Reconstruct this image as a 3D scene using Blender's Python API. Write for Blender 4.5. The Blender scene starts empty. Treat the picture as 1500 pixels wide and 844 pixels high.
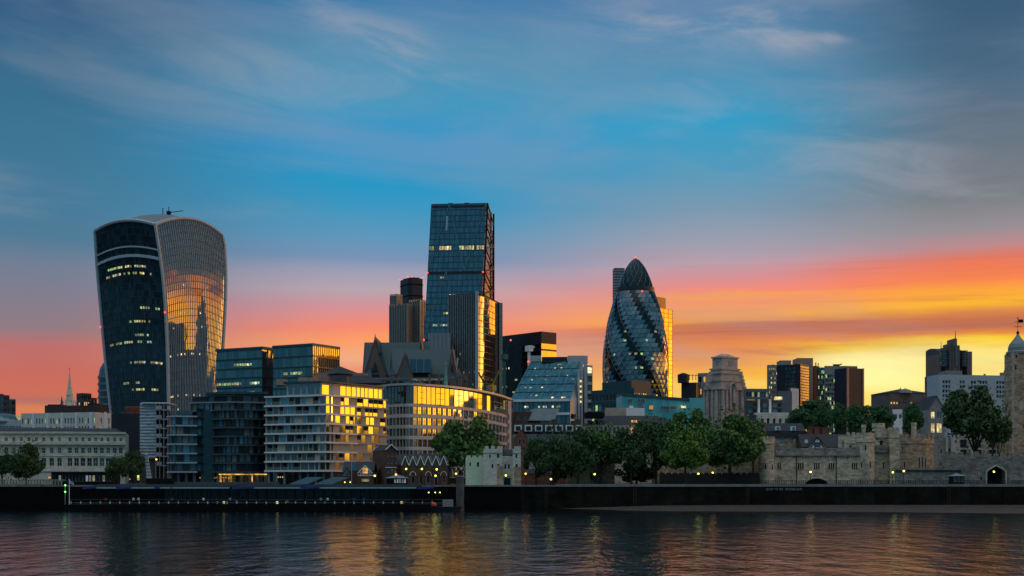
import bpy, math, random
from mathutils import Vector
R = random.Random(11)
F, EYE, HY = 1900.0, 7.1, 700.0      # focal length (photo pixels), eye height above the water, horizon row
SC = bpy.context.scene; COL = SC.collection
def X(px, Y): return (px-750)/F*Y
def Z(py, Y): return EYE+(HY-py)/F*Y
def P(px, Y): return Vector((X(px, Y), Y))
def srgb(r, g, b):
    f = lambda c: (c/255)/12.92 if c/255 <= .04045 else (((c/255)+.055)/1.055)**2.4
    return (f(r), f(g), f(b), 1)
# ---------------------------------------------------------------- camera
cam = bpy.data.cameras.new("camera"); co = bpy.data.objects.new("camera", cam); COL.objects.link(co)
cam.sensor_width = 36; cam.lens = F/1500*36; cam.shift_y = (HY-422)/1500
cam.clip_start = .5; cam.clip_end = 20000
co.location = (0, 0, EYE); co.rotation_euler = (math.radians(90), 0, 0)
SC.camera = co
SC.view_settings.view_transform = 'Standard'; SC.view_settings.look = 'None'
SC.view_settings.exposure = 0; SC.view_settings.gamma = 1; SC.view_settings.use_curve_mapping = False
SC.cycles.max_bounces = 6; SC.cycles.diffuse_bounces = 2; SC.cycles.glossy_bounces = 3
SC.cycles.sample_clamp_indirect = 4
# ---------------------------------------------------------------- sky
SUN_AZ, SUN_EL = 50, 3             # degrees to the right of the view, degrees up
W = bpy.data.worlds.new("World"); SC.world = W; W.use_nodes = True
nt = W.node_tree; nt.nodes.clear(); N = nt.nodes; L = nt.links
def node(t, **k):
    n = N.new(t)
    for a, v in k.items(): setattr(n, a, v)
    return n
def put(sock, v):
    if isinstance(v, bpy.types.NodeSocket): L.new(v, sock)
    elif v is not None: sock.default_value = v
def M(op, a, b=None, c=None, clamp=False):
    n = node('ShaderNodeMath', operation=op, use_clamp=clamp)
    for s, v in zip(n.inputs, (a, b, c)): put(s, v)
    return n.outputs[0]
def MR(v, a, b, c=0, d=1, smooth=True):
    n = node('ShaderNodeMapRange', interpolation_type='SMOOTHSTEP' if smooth else 'LINEAR')
    put(n.inputs[0], v)
    for s, w in zip(n.inputs[1:5], (a, b, c, d)): s.default_value = w
    return n.outputs[0]
def MIX(f, a, b, mode='MIX'):
    n = node('ShaderNodeMix', data_type='RGBA', blend_type=mode); n.clamp_result = False; n.clamp_factor = True
    put(n.inputs[0], f); put(n.inputs[6], a); put(n.inputs[7], b); return n.outputs[2]
tc = node('ShaderNodeTexCoord'); sp = node('ShaderNodeSeparateXYZ'); L.new(tc.outputs['Generated'], sp.inputs[0])
dx, dy, dz = sp.outputs
az = M('MULTIPLY', M('ARCTAN2', dx, dy), 57.29578)
el = M('MULTIPLY', M('ARCSINE', dz), 57.29578)
def noise(sa, se, scale, detail=4, rough=.55, skew=0, seed=0, dist=0):
    c = node('ShaderNodeCombineXYZ'); put(c.inputs[0], M('MULTIPLY_ADD', el, skew, M('MULTIPLY', az, sa)))
    put(c.inputs[1], M('MULTIPLY', el, se)); c.inputs[2].default_value = seed
    n = node('ShaderNodeTexNoise'); L.new(c.outputs[0], n.inputs['Vector'])
    n.inputs['Scale'].default_value = scale; n.inputs['Detail'].default_value = detail
    n.inputs['Roughness'].default_value = rough; n.inputs['Distortion'].default_value = dist
    return n.outputs[0]
# soft irregular shift of elevation so that the bands of colour wander
wob = M('MULTIPLY', M('SUBTRACT', noise(.05, .16, 1, 3), .5), 1.1)
ele = M('ADD', el, wob)
EMAX = 30.0
def ramp(azd, stops):
    r = node('ShaderNodeValToRGB'); cr = r.color_ramp; cr.interpolation = 'LINEAR'
    pts = sorted((math.degrees(math.atan((HY-y)/F*math.cos(math.radians(azd)))), c) for y, c in stops)
    pts.append((27, (38, 88, 128)))
    assert len(pts) < 32
    while len(cr.elements) < len(pts): cr.elements.new(.5)
    for e, (p, c) in zip(cr.elements, pts): e.position = max(0, p/EMAX); e.color = srgb(*c)
    L.new(M('DIVIDE', ele, EMAX), r.inputs[0]); return r.outputs[0]
rA = ramp(-20, [(0,(34,88,128)),(100,(54,108,142)),(200,(62,118,150)),(300,(72,124,154)),(350,(80,124,152)),(395,(116,128,150)),(440,(132,126,142)),(480,(146,124,132)),(502,(190,112,110)),(545,(204,108,94)),(572,(206,112,90)),(582,(178,112,104)),(594,(220,130,88)),(690,(190,100,70))])
rB = ramp(-6, [(0,(48,122,172)),(80,(86,146,180)),(150,(64,152,192)),(215,(24,150,206)),(260,(32,152,200)),(305,(62,152,194)),(350,(96,152,188)),(380,(122,148,182)),(398,(160,160,182)),(425,(186,166,176)),(445,(208,150,158)),(465,(230,144,138)),(482,(250,140,112)),(500,(255,158,104)),(530,(246,176,130)),(545,(242,150,110)),(600,(236,134,74)),(690,(190,100,70))])
rC = ramp(8, [(0,(90,132,172)),(90,(86,144,180)),(180,(52,158,200)),(260,(84,154,188)),(310,(122,154,178)),(355,(158,160,176)),(385,(186,162,176)),(405,(212,148,154)),(425,(250,140,122)),(445,(255,156,96)),(470,(255,172,68)),(488,(214,128,92)),(505,(238,142,70)),(535,(248,160,60)),(560,(255,206,90)),(600,(255,214,100)),(690,(210,130,60))])
rD = ramp(20, [(0,(60,94,124)),(110,(74,106,132)),(220,(108,120,132)),(290,(122,128,134)),(340,(152,144,148)),(362,(190,136,138)),(385,(240,120,88)),(412,(250,134,80)),(432,(255,172,58)),(447,(255,186,50)),(462,(228,138,74)),(476,(188,114,86)),(490,(236,140,58)),(498,(255,204,34)),(515,(255,238,130)),(545,(255,226,124)),(570,(255,206,70)),(600,(250,180,50)),(690,(220,130,40))])
sky = MIX(MR(az, -20, -6), rA, rB); sky = MIX(MR(az, -4, 9), sky, rC); sky = MIX(MR(az, 9, 20), sky, rD)
# long thin sunset cloud streaks low in the right half
st = noise(.045, .8, 1, 5, .6, .05, 3, .4)
low = M('MULTIPLY', MR(ele, 3.2, 4.6), MR(ele, 10.5, 6.5))
sky = MIX(M('MULTIPLY', M('MULTIPLY', M('MULTIPLY', MR(st, .5, .66), low), MR(az, -2, 9)), .8), sky, srgb(200, 104, 74))
sky = MIX(M('MULTIPLY', M('MULTIPLY', M('MULTIPLY', MR(st, .47, .36), low), MR(az, 1, 11)), .6), sky, srgb(255, 178, 40))
# bright yellow clearing above the horizon on the right
e2 = M('ADD', el, M('MULTIPLY', M('SUBTRACT', noise(.09, .7, 1, 5, .6, 0, 8), .5), 1.5))
clr = M('MULTIPLY', M('MULTIPLY', MR(e2, 5.9, 5.55), MR(e2, 1.5, 3.6)), MR(M('ADD', az, M('MULTIPLY', e2, .8)), 15.5, 18.5))
sky = MIX(M('MULTIPLY', clr, .8), sky, MIX(MR(e2, 5.7, 5.2), (1.0, .66, .03, 1), (1.05, .86, .24, 1)))
clr2 = M('MULTIPLY', M('MULTIPLY', MR(e2, 5.5, 4.9), MR(e2, 3.4, 4.2)), M('MULTIPLY', MR(az, 12, 14.5), MR(az, 20, 16)))
sky = MIX(M('MULTIPLY', clr2, .8), sky, (1.15, 1.0, .42, 1))
# grey bar of cloud crossing the glow
bar = M('MULTIPLY', M('MULTIPLY', MR(e2, 5.9, 6.2), MR(e2, 7.3, 6.7)), MR(az, 3, 11))
sky = MIX(M('MULTIPLY', bar, .4), sky, srgb(186, 104, 80))
# soft high clouds
def gauss(a0, e0, sa, se, tilt=0):
    a = M('DIVIDE', M('SUBTRACT', az, a0), sa); e = M('DIVIDE', M('SUBTRACT', M('MULTIPLY_ADD', M('SUBTRACT', az, a0), tilt, el), e0), se)
    return M('EXPONENT', M('MULTIPLY', M('ADD', M('MULTIPLY', a, a), M('MULTIPLY', e, e)), -1))
wn = noise(.16, .5, 1, 6, .6, .25, 5, .6)
wi = MR(wn, .38, .72)
for a0, e0, sa, se, tl, amt in ((9, 19.2, 4.2, .8, .03, .85), (12, 18.2, 1.8, .5, 0, .6), (13.5, 20.3, 5, .5, 0, .6), (14, 18.4, .6, .3, 0, .7), (-5.2, 18.2, 1.8, .9, .15, .65), (-7.5, 19.4, 2.6, .8, .35, .35), (-9, 17, 9, 2.0, 0, .25), (14, 14, 9, 2.4, .35, .4)):
    sky = MIX(M('MULTIPLY', M('MULTIPLY', gauss(a0, e0, sa, se, tl), wi), amt), sky, srgb(178, 176, 186))
sky = MIX(M('MULTIPLY', MR(noise(.05, .22, 1, 5, .6, .12, 12, .5), .46, .74), .36), sky, srgb(142, 152, 170))
# past the right edge of the picture the sunset itself, brighter and broken by cloud
gaz = M('MULTIPLY', MR(az, 21.6, 28), MR(az, 128, 108))
gn = noise(.05, .42, 1, 5, .6, .2, 21, .8)
gel = M('MULTIPLY', MR(el, 1.6, 2.6), MR(M('ADD', el, M('MULTIPLY', gn, 8)), 14.8, 11.5))
glow = M('MULTIPLY', gaz, gel)
gcol = MIX(MR(M('ADD', el, M('MULTIPLY', gn, 7)), 5.5, 13), (6.0, 2.8, .08, 1), (4.2, 1.15, .12, 1))
# behind the viewer: plain blue-green dusk
rb = node('ShaderNodeValToRGB')
for e, (p, c) in zip([rb.color_ramp.elements[0], rb.color_ramp.elements[1], rb.color_ramp.elements.new(.3), rb.color_ramp.elements.new(.7)],
    [(0, (50, 84, 100)), (1, (44, 104, 148)), (.3, (78, 136, 164)), (.7, (58, 124, 164))]): e.position = p; e.color = srgb(*c)
L.new(M('DIVIDE', el, 50), rb.inputs[0])
side = M('MAXIMUM', MR(az, -26, -60), MR(az, 60, 100))
sky = MIX(side, sky, rb.outputs[0])
sky = MIX(glow, sky, gcol)
sky = MIX(MR(el, -.2, -1.2), sky, (.01, .014, .018, 1))
nish = node('ShaderNodeTexSky', sky_type='NISHITA', sun_disc=False)
nish.sun_elevation = math.radians(SUN_EL); nish.sun_rotation = math.radians(SUN_AZ)
b1 = node('ShaderNodeBackground'); L.new(sky, b1.inputs[0]); b1.inputs[1].default_value = .98
b2 = node('ShaderNodeBackground'); L.new(nish.outputs[0], b2.inputs[0]); b2.inputs[1].default_value = .0008
ad = node('ShaderNodeAddShader'); L.new(b1.outputs[0], ad.inputs[0]); L.new(b2.outputs[0], ad.inputs[1])
wo = node('ShaderNodeOutputWorld'); L.new(ad.outputs[0], wo.inputs[0])
sl = bpy.data.lights.new("sun", 'SUN'); sl.energy = .4; sl.angle = math.radians(20); sl.color = (1, .46, .14)
so = bpy.data.objects.new("sun", sl); COL.objects.link(so)
a_, e_ = math.radians(SUN_AZ), math.radians(SUN_EL)
so.rotation_euler = Vector((math.sin(a_)*math.cos(e_), math.cos(a_)*math.cos(e_), math.sin(e_))).to_track_quat('Z', 'Y').to_euler()
# ---------------------------------------------------------------- mesh helpers
ORG = {}
class MB:
    def __init__(s): s.v = []; s.f = []; s.m = []; s.uv = []
    def face(s, pts, m=0, uv=None):
        i = len(s.v); s.v += [tuple(p) for p in pts]; s.f.append(tuple(range(i, i+len(pts)))); s.m.append(m)
        s.uv.append(uv or [(0.5, 0.5)]*len(pts))
    def hexa(s, b, t, m=0):            # bottom loop, top loop of the same length
        n = len(b)
        for i in range(n):
            j = (i+1) % n; s.face([b[i], b[j], t[j], t[i]], m)
        s.face(list(reversed(b)), m); s.face(t, m)
    def prism(s, poly, z0, z1, m=0):
        s.hexa([(p[0], p[1], z0) for p in poly], [(p[0], p[1], z1) for p in poly], m)
    def box(s, c, d, size, m=0):       # centre bottom, horizontal direction, (along, across, up)
        c = Vector(c); d = Vector((d[0], d[1], 0)).normalized(); n = Vector((-d.y, d.x, 0)); a, w, h = size
        lo = [c+d*(sx*a/2)+n*(sy*w/2) for sx, sy in ((-1, -1), (1, -1), (1, 1), (-1, 1))]
        s.hexa(lo, [p+Vector((0, 0, h)) for p in lo], m)
    def tube(s, a, b, r, r2=None, n=8, m=0):
        a = Vector(a); b = Vector(b); r2 = r if r2 is None else r2; d = (b-a).normalized()
        u = d.orthogonal().normalized(); w = d.cross(u)
        ring = lambda c, q: [c+(u*math.cos(k*2*math.pi/n)+w*math.sin(k*2*math.pi/n))*q for k in range(n)]
        s.hexa(ring(a, r), ring(b, max(r2, .001)), m)
    def lathe(s, c, prof, n=24, m=0, ph=0):  # prof: list of (r, z)
        for (r0, z0), (r1, z1) in zip(prof, prof[1:]):
            for k in range(n):
                a0, a1 = ph+k*2*math.pi/n, ph+(k+1)*2*math.pi/n
                q = [(c[0]+r0*math.cos(a0), c[1]+r0*math.sin(a0), z0), (c[0]+r0*math.cos(a1), c[1]+r0*math.sin(a1), z0),
                     (c[0]+r1*math.cos(a1), c[1]+r1*math.sin(a1), z1), (c[0]+r1*math.cos(a0), c[1]+r1*math.sin(a0), z1)]
                if r1 < 1e-4: q = q[:3]
                elif r0 < 1e-4: q = [q[0], q[2], q[3]]
                s.face(q, m)
    def strip(s, pts, nrm, side, w, d, m=0):
        rows = []
        for p, n, t in zip(pts, nrm, side):
            a = p-t*(w/2)-n*.04; e = p+t*(w/2)-n*.04
            rows.append((a, a+n*(d+.04), e+n*(d+.04), e))
        for r, q in zip(rows, rows[1:]):
            for k in range(3): s.face([r[k], r[k+1], q[k+1], q[k]], m)
        s.face(list(rows[0]), m); s.face(list(reversed(rows[-1])), m)
    def build(s, name, mats, parent=None, smooth=False):
        o0 = ORG.get(parent.name, Vector((0, 0, 0))) if parent else Vector((0, 0, 0))
        me = bpy.data.meshes.new(name)
        me.from_pydata([(x-o0[0], y-o0[1], z-o0[2]) for x, y, z in s.v], [], s.f)
        if not isinstance(mats, (list, tuple)): mats = [mats]
        for q in mats: me.materials.append(q)
        me.polygons.foreach_set('material_index', s.m)
        uvl = me.uv_layers.new(name='UVMap'); uvl.data.foreach_set('uv', [c for f in s.uv for u in f for c in u])
        if smooth: me.polygons.foreach_set('use_smooth', [True]*len(s.f))
        me.update()
        o = bpy.data.objects.new(name, me); COL.objects.link(o)
        if parent: o.parent = parent
        ORG[o.name] = o0
        return o
def tag(o, label=None, cat=None, group=None, kind=None):
    if label: o['label'] = label
    if cat: o['category'] = cat
    if group: o['group'] = group
    if kind: o['kind'] = kind
    return o
def thing(name, label, cat, loc, group=None):
    o = bpy.data.objects.new(name, None); COL.objects.link(o); loc = Vector(loc) if len(loc) == 3 else Vector((loc[0], loc[1], GZ))
    o.location = loc; o.empty_display_size = .5; ORG[o.name] = loc
    return tag(o, label, cat, group)
def copy_tree(o, parent=None):
    c = o.copy(); COL.objects.link(c); c.parent = parent
    for ch in o.children: copy_tree(ch, c)
    return c
GZ = 5.2                              # level of the streets and quays
# ---------------------------------------------------------------- materials
MATS = {}
PRE = {'soft lit ceiling': ((.3, .3, .2), dict(emit=(1, .68, .3), es=.5)), 'bronze mullion': ((.3, .2, .08), dict(rough=.4, metal=.5)), 'bronze floor edge': ((.08, .06, .04), dict(rough=.4, metal=.6)), 'red life ring': ((.4, .04, .02), {}), 'teal steel': ((.07, .2, .23), dict(rough=.5)), 'teal floor edge': ((.015, .05, .06), dict(rough=.5))}
def mat(name, col, rough=.8, var=.25, scale=.5, metal=0, emit=None, es=0, ior=1.45, bump=0, bricks=None, spec=None):
    if name in MATS: return MATS[name]
    if not len(col): col = PRE[name][0]; kw = PRE[name][1]; return mat(name, col, **kw)
    m = bpy.data.materials.new(name); m.use_nodes = True; t = m.node_tree; bs = t.nodes['Principled BSDF']; MATS[name] = m
    bs.inputs['Roughness'].default_value = rough; bs.inputs['Metallic'].default_value = metal; bs.inputs['IOR'].default_value = ior
    if emit: bs.inputs['Emission Color'].default_value = (*emit, 1); bs.inputs['Emission Strength'].default_value = es
    tx = t.nodes.new('ShaderNodeTexCoord'); n = t.nodes.new('ShaderNodeTexNoise'); n.inputs['Scale'].default_value = scale
    n.inputs['Detail'].default_value = 6; n.inputs['Roughness'].default_value = .7; t.links.new(tx.outputs['Object'], n.inputs['Vector'])
    r = t.nodes.new('ShaderNodeValToRGB'); r.color_ramp.elements[0].position = .3; r.color_ramp.elements[1].position = .7
    r.color_ramp.elements[0].color = (*[c*(1-var) for c in col], 1); r.color_ramp.elements[1].color = (*[min(1, c*(1+var)) for c in col], 1)
    t.links.new(n.outputs[0], r.inputs[0]); out = r.outputs[0]
    if bricks:
        mp = t.nodes.new('ShaderNodeMapping'); mp.inputs['Rotation'].default_value = (math.pi/2, 0, 0); t.links.new(tx.outputs['Object'], mp.inputs[0])
        b = t.nodes.new('ShaderNodeTexBrick'); t.links.new(mp.outputs[0], b.inputs['Vector']); b.inputs['Scale'].default_value = 1
        b.inputs['Brick Width'].default_value = bricks[0]; b.inputs['Row Height'].default_value = bricks[1]; b.inputs['Mortar Size'].default_value = .03
        b.inputs['Color1'].default_value = (*[bricks[2] if len(bricks) > 2 else .84]*3, 1); b.inputs['Color2'].default_value = (1.16, 1.15, 1.13, 1); b.inputs['Mortar'].default_value = (.88, .88, .88, 1)
        x = t.nodes.new('ShaderNodeMix'); x.data_type = 'RGBA'; x.blend_type = 'MULTIPLY'; x.inputs[0].default_value = 1
        t.links.new(out, x.inputs[6]); t.links.new(b.outputs[0], x.inputs[7]); out = x.outputs[2]
    t.links.new(out, bs.inputs['Base Color'])
    if spec is not None: bs.inputs['Specular IOR Level'].default_value = spec
    if emit and es < 1.6:
        n2 = t.nodes.new('ShaderNodeTexNoise'); n2.inputs['Scale'].default_value = .9; n2.inputs['Detail'].default_value = 3; t.links.new(tx.outputs['Object'], n2.inputs['Vector'])
        m2 = t.nodes.new('ShaderNodeMapRange'); t.links.new(n2.outputs[0], m2.inputs[0])
        for s_, v_ in zip(m2.inputs[1:5], (.38, .62, es*.3, es*1.35)): s_.default_value = v_
        t.links.new(m2.outputs[0], bs.inputs['Emission Strength'])
    if bump:
        b = t.nodes.new('ShaderNodeBump'); b.inputs['Strength'].default_value = bump; b.inputs['Distance'].default_value = .3
        t.links.new(n.outputs[0], b.inputs['Height']); t.links.new(b.outputs[0], bs.inputs['Normal'])
    return m
def glass(name, lo, hi, rough=.05, ior=1.75, metal=0, p=(.35, .75), wav=.0):
    if name in MATS: return MATS[name]
    m = bpy.data.materials.new(name); m.use_nodes = True; t = m.node_tree; bs = t.nodes['Principled BSDF']; MATS[name] = m
    uv = t.nodes.new('ShaderNodeTexCoord'); fl = t.nodes.new('ShaderNodeVectorMath'); fl.operation = 'FLOOR'; t.links.new(uv.outputs['UV'], fl.inputs[0])
    wn_ = t.nodes.new('ShaderNodeTexWhiteNoise'); wn_.noise_dimensions = '2D'; t.links.new(fl.outputs[0], wn_.inputs['Vector'])
    r = t.nodes.new('ShaderNodeValToRGB'); r.color_ramp.elements[0].position = p[0]; r.color_ramp.elements[1].position = p[1]
    r.color_ramp.elements[0].color = (*lo, 1); r.color_ramp.elements[1].color = (*hi, 1); t.links.new(wn_.outputs['Value'], r.inputs[0])
    t.links.new(r.outputs[0], bs.inputs['Base Color'])
    bs.inputs['Roughness'].default_value = rough; bs.inputs['IOR'].default_value = ior; bs.inputs['Metallic'].default_value = metal
    if wav:
        n = t.nodes.new('ShaderNodeTexNoise'); n.inputs['Scale'].default_value = .12; t.links.new(uv.outputs['Object'], n.inputs['Vector']); n.inputs['Detail'].default_value = 2
        b = t.nodes.new('ShaderNodeBump'); b.inputs['Strength'].default_value = wav; b.inputs['Distance'].default_value = 1
        t.links.new(n.outputs[0], b.inputs['Height']); t.links.new(b.outputs[0], bs.inputs['Normal'])
    return m
g_navy = glass('navy glass', (.008, .032, .05), (.022, .07, .1), ior=1.8)
g_teal = glass('teal glass', (.025, .12, .15), (.06, .2, .24), ior=1.9, p=(.2, .9))
g_mid = glass('blue grey glass', (.012, .045, .06), (.05, .12, .14), ior=1.8)
g_pale = glass('pale lattice glass', (.04, .14, .19), (.13, .28, .34), ior=1.8)
g_fin = glass('mirror glass between fins', (.03, .08, .11), (.05, .12, .16), ior=2.5, rough=.04, wav=.0)
g_gold = glass('coated mirror glass', (.03, .03, .03), (.05, .05, .045), ior=3.1, rough=.06)
g_black = glass('black glass', (.004, .006, .008), (.012, .014, .016), ior=1.45)
g_aqua = glass('turquoise glass panels', (.08, .42, .46), (.12, .5, .54), ior=1.5, rough=.3)
w_dark = mat('dark window glass', (.012, .022, .026), .06, .3, ior=1.6)
w_mid = mat('curtained window glass', (.05, .1, .12), .08, .5, 1.2, ior=2.0)
w_blue = mat('sky blue window glass', (.06, .24, .34), .08, .3, ior=2.3)
w_coat = mat('coated window glass', (.035, .04, .035), .05, .3, ior=3.6)
lit_y = mat('lit office ceiling', (.3, .3, .2), .5, emit=(1, .78, .3), es=.85)
lit_w = mat('bright lit window', (.3, .3, .2), .5, emit=(1, .85, .45), es=1.3)
lit_o = mat('warm lit window', (.3, .2, .1), .5, emit=(1, .5, .12), es=.8)
lit_d = mat('dim lit window', (.2, .2, .12), .5, emit=(.85, .72, .3), es=.3)
lit_g = mat('green tinted lit window', (.2, .3, .2), .5, emit=(.55, .85, .3), es=.6)
LITS = [lit_y, lit_w, lit_d, mat('cool lit ceiling', (.3, .3, .3), .5, emit=(.8, .9, .8), es=.55), mat('soft lit ceiling', (.3, .3, .2), .5, emit=(1, .68, .3), es=.5), mat('faint lit ceiling', (.2, .2, .15), .5, emit=(.8, .75, .4), es=.18), lit_g]
red_l = mat('red aviation light', (.4, .02, .02), .5, emit=(1, .06, .04), es=3)
white = mat('white painted metal', (.8, .82, .82), .5, .08)
silver = mat('silver fin metal', (.34, .42, .48), .6, .1)
frame_w = mat('pale frame panels', (.42, .48, .52), .5, .12, metal=.1)
stone = mat('pale ashlar stone', (.64, .6, .48), .85, .13, .35, bricks=(1.2, .45))
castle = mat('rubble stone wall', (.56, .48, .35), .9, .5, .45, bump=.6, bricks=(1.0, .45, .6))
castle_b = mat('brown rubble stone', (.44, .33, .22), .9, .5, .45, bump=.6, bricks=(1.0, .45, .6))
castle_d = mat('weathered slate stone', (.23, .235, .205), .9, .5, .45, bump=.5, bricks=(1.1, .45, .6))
quoin = mat('dressed quoin stone', (.45, .43, .38), .8, .2, .8)
brick = mat('red brick', (.2, .075, .05), .9, .3, .6, bricks=(.6, .2))
brick_d = mat('dark brown brick', (.1, .055, .04), .9, .35, .6, bricks=(.6, .2))
beige = mat('beige stone panels', (.46, .38, .3), .75, .15, .6)
gran = mat('pinkish granite', (.17, .115, .1), .7, .2, .5)
slate = mat('dark slate roof', (.035, .04, .045), .7, .3, 1.0)
roof_t = mat('teal grey metal roof', (.035, .085, .105), .5, .15, .3)
lead = mat('grey lead roof', (.2, .25, .27), .5, .2, .4)
conc = mat('grey concrete', (.25, .26, .26), .85, .2, .4)
conc_d = mat('dark concrete', (.08, .085, .09), .85, .25, .4)
blackm = mat('black painted steel', (.006, .007, .008), .7, .2, spec=.2)
dark_p = mat('dark cladding panels', (.02, .024, .032), .45, .25, .2)
navy_p = mat('navy cladding panels', (.018, .022, .04), .45, .2, .2)
rust = mat('rust coloured cladding', (.22, .07, .03), .8, .2, .4)
copper = mat('green copper', (.12, .38, .34), .7, .2, 1)
blue_p = mat('blue painted panel', (.02, .05, .25), .5, .2)
lblue = mat('pale blue canopy sheet', (.25, .45, .52), .4, .15)
# ---------------------------------------------------------------- building helpers
def nrm2(A, B): d = (B-A).normalized(); return Vector((d.y, -d.x))
def wall(mb, A, B, z0, z1, rects=(), m=0):
    """wall sheet A->B (left to right seen from outside) with real recesses; rects (u0,u1,za,zb,depth[,tag])"""
    A = Vector(A[:2]); B = Vector(B[:2]); Ln = (B-A).length; d = (B-A)/Ln; n = Vector((d.y, -d.x))
    pt = lambda u, z, dep=0: (A.x+d.x*u-n.x*dep, A.y+d.y*u-n.y*dep, z)
    out = []
    rects = [r for r in rects if r[0] < r[1] and r[2] < r[3]]
    zs = sorted({z0, z1, *[r[2] for r in rects], *[r[3] for r in rects]})
    for a, b in zip(zs, zs[1:]):
        if b-a < 1e-4: continue
        row = sorted((r[0], r[1]) for r in rects if r[2] <= a+1e-5 and r[3] >= b-1e-5)
        u = 0
        for r0, r1 in row+[(Ln, Ln)]:
            if r0-u > 1e-4: mb.face([pt(u, a), pt(r0, a), pt(r0, b), pt(u, b)], m, [(u, a), (r0, a), (r0, b), (u, b)])
            u = max(u, r1)
    for r in rects:
        u0, u1, a, b, dep = r[:5]
        mb.face([pt(u0, a), pt(u0, a, dep), pt(u0, b, dep), pt(u0, b)], m); mb.face([pt(u1, a, dep), pt(u1, a), pt(u1, b), pt(u1, b, dep)], m)
        mb.face([pt(u0, a), pt(u1, a), pt(u1, a, dep), pt(u0, a, dep)], m); mb.face([pt(u0, b, dep), pt(u1, b, dep), pt(u1, b), pt(u0, b)], m)
        out.append((Vector(pt(u0, a, dep)), Vector(pt(u1, a, dep)), a, b, n, r[5] if len(r) > 5 else None))
    return out
def pane(mb, p, bars=1, g=0, fr=1, tilt=.02, cross=False):
    a, b, z0, z1, n, _ = p; n3 = Vector((n.x, n.y, 0)); up = Vector((0, 0, z1-z0))
    j = [n3*R.uniform(-tilt, tilt) for _ in range(3)]; j.append(j[0]+j[2]-j[1])
    mb.face([a+j[0]+n3*.03, b+j[1]+n3*.03, b+up+j[2]+n3*.03, a+up+j[3]+n3*.03], g, [(.5, .5)]*4)
    d = (b-a).normalized(); w = (b-a).length; ft = min(.09, w*.08)
    for k in range(bars+2):
        c = a+d*(ft/2+(w-ft)*k/(bars+1)); mb.strip([c, c+up], [n3]*2, [d]*2, ft, .08, fr)
    for q in ([0, 1] + ([.5] if cross else [])):
        z = Vector((0, 0, ft/2+(z1-z0-ft)*q)); mb.strip([a+z, b+z], [n3]*2, [Vector((0, 0, 1))]*2, ft, .07, fr)
def windows(root, panes, pick, fmat=None, name='window', bars=0, cap=100, cross=False):
    panes = sorted(panes, key=lambda p: p[0].y)
    rest = MB(); rm = []
    for i, p in enumerate(panes):
        mt = pick(p) if callable(pick) else R.choice(pick)
        if i < cap:
            if panes[0][0].y < 480:
                mb, fm = MB(), MB(); pane(mb, p, bars, cross=cross)
                for q_ in range(1, len(mb.f)): fm.face([mb.v[k] for k in mb.f[q_]])
                mb.v = mb.v[:4]; mb.f = mb.f[:1]; mb.m = mb.m[:1]; mb.uv = mb.uv[:1]
                w_ = mb.build(name, mt, root); fo_ = fm.build('window_frame', fmat or frame_w, w_); continue
            mb = MB(); pane(mb, p, bars, cross=cross); mb.build(name, [mt, fmat or frame_w], root)
        else:
            if mt not in rm: rm.append(mt)
            pane(rest, p, bars, g=rm.index(mt)+1, fr=0, cross=cross)
    if rest.f: tag(rest.build(name, [fmat or frame_w]+rm, root), kind='stuff')
def grid(Ln, z0, z1, n, f, w=(.2, .8), h=(.2, .8), d=.25, skip=None):
    out = []
    for j in range(f):
        for i in range(n):
            if skip and skip(i, j): continue
            fw, fh = Ln/n, (z1-z0)/f
            out.append(((i+w[0])*fw, (i+w[1])*fw, z0+(j+h[0])*fh, z0+(j+h[1])*fh, d))
    return out
def along(C, d, px):
    k = (px-750)/F; return C+d*((k*C.y-C.x)/(d.x-k*d.y))
def corner(pl, pc, pr, Y, al):
    """box plan with its near corner at column pc; right face turned al degrees to the right"""
    a = math.radians(al); C = P(pc, Y)
    Lp = along(C, Vector((-math.sin(a), math.cos(a))), pl); Rp = along(C, Vector((math.cos(a), math.sin(a))), pr)
    return [Lp, C, Rp, Lp+Rp-C]       # edges: 0 left face, 1 right face, 2 back, 3 back
def front(pl, pr, Y, depth, turn=0):
    a = math.radians(turn); C = P(pl, Y); B = along(C, Vector((math.cos(a), math.sin(a))), pr); n = Vector((-math.sin(a), math.cos(a)))*depth
    return [C, B, B+n, C+n]           # edges: 0 front, 1 right side, 2 back, 3 left side
def clutter(root, poly, z, n=5, m=None):
    c = sum(poly, Vector((0, 0)))/len(poly)
    for k in range(n):
        p = c+(R.choice(poly)-c)*R.uniform(.1, .6); mb = MB(); q = R.random()
        if q < .6: mb.box((*p, z), (1, R.uniform(-.2, .2)), (R.uniform(1.5, 4), R.uniform(1.5, 3), R.uniform(.7, 1.8))); mb.build('roof_plant', m or conc_d, root)
        elif q < .85: mb.tube((*p, z), (*p, z+R.uniform(2, 4)), .09, n=4); mb.tube((p.x-.5, p.y, z+1.8), (p.x+.5, p.y, z+1.8), .06, n=4); mb.build('aerial', blackm, root)
        else: mb.lathe(p, [(.4, z), (.4, z+1.2), (.6, z+1.3), (0, z+1.6)], 8); mb.build('roof_vent', silver, root)
def shrink(poly, t):
    c = sum(poly, Vector((0, 0)))/len(poly); return [p+(c-p).normalized()*t for p in poly]
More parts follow.
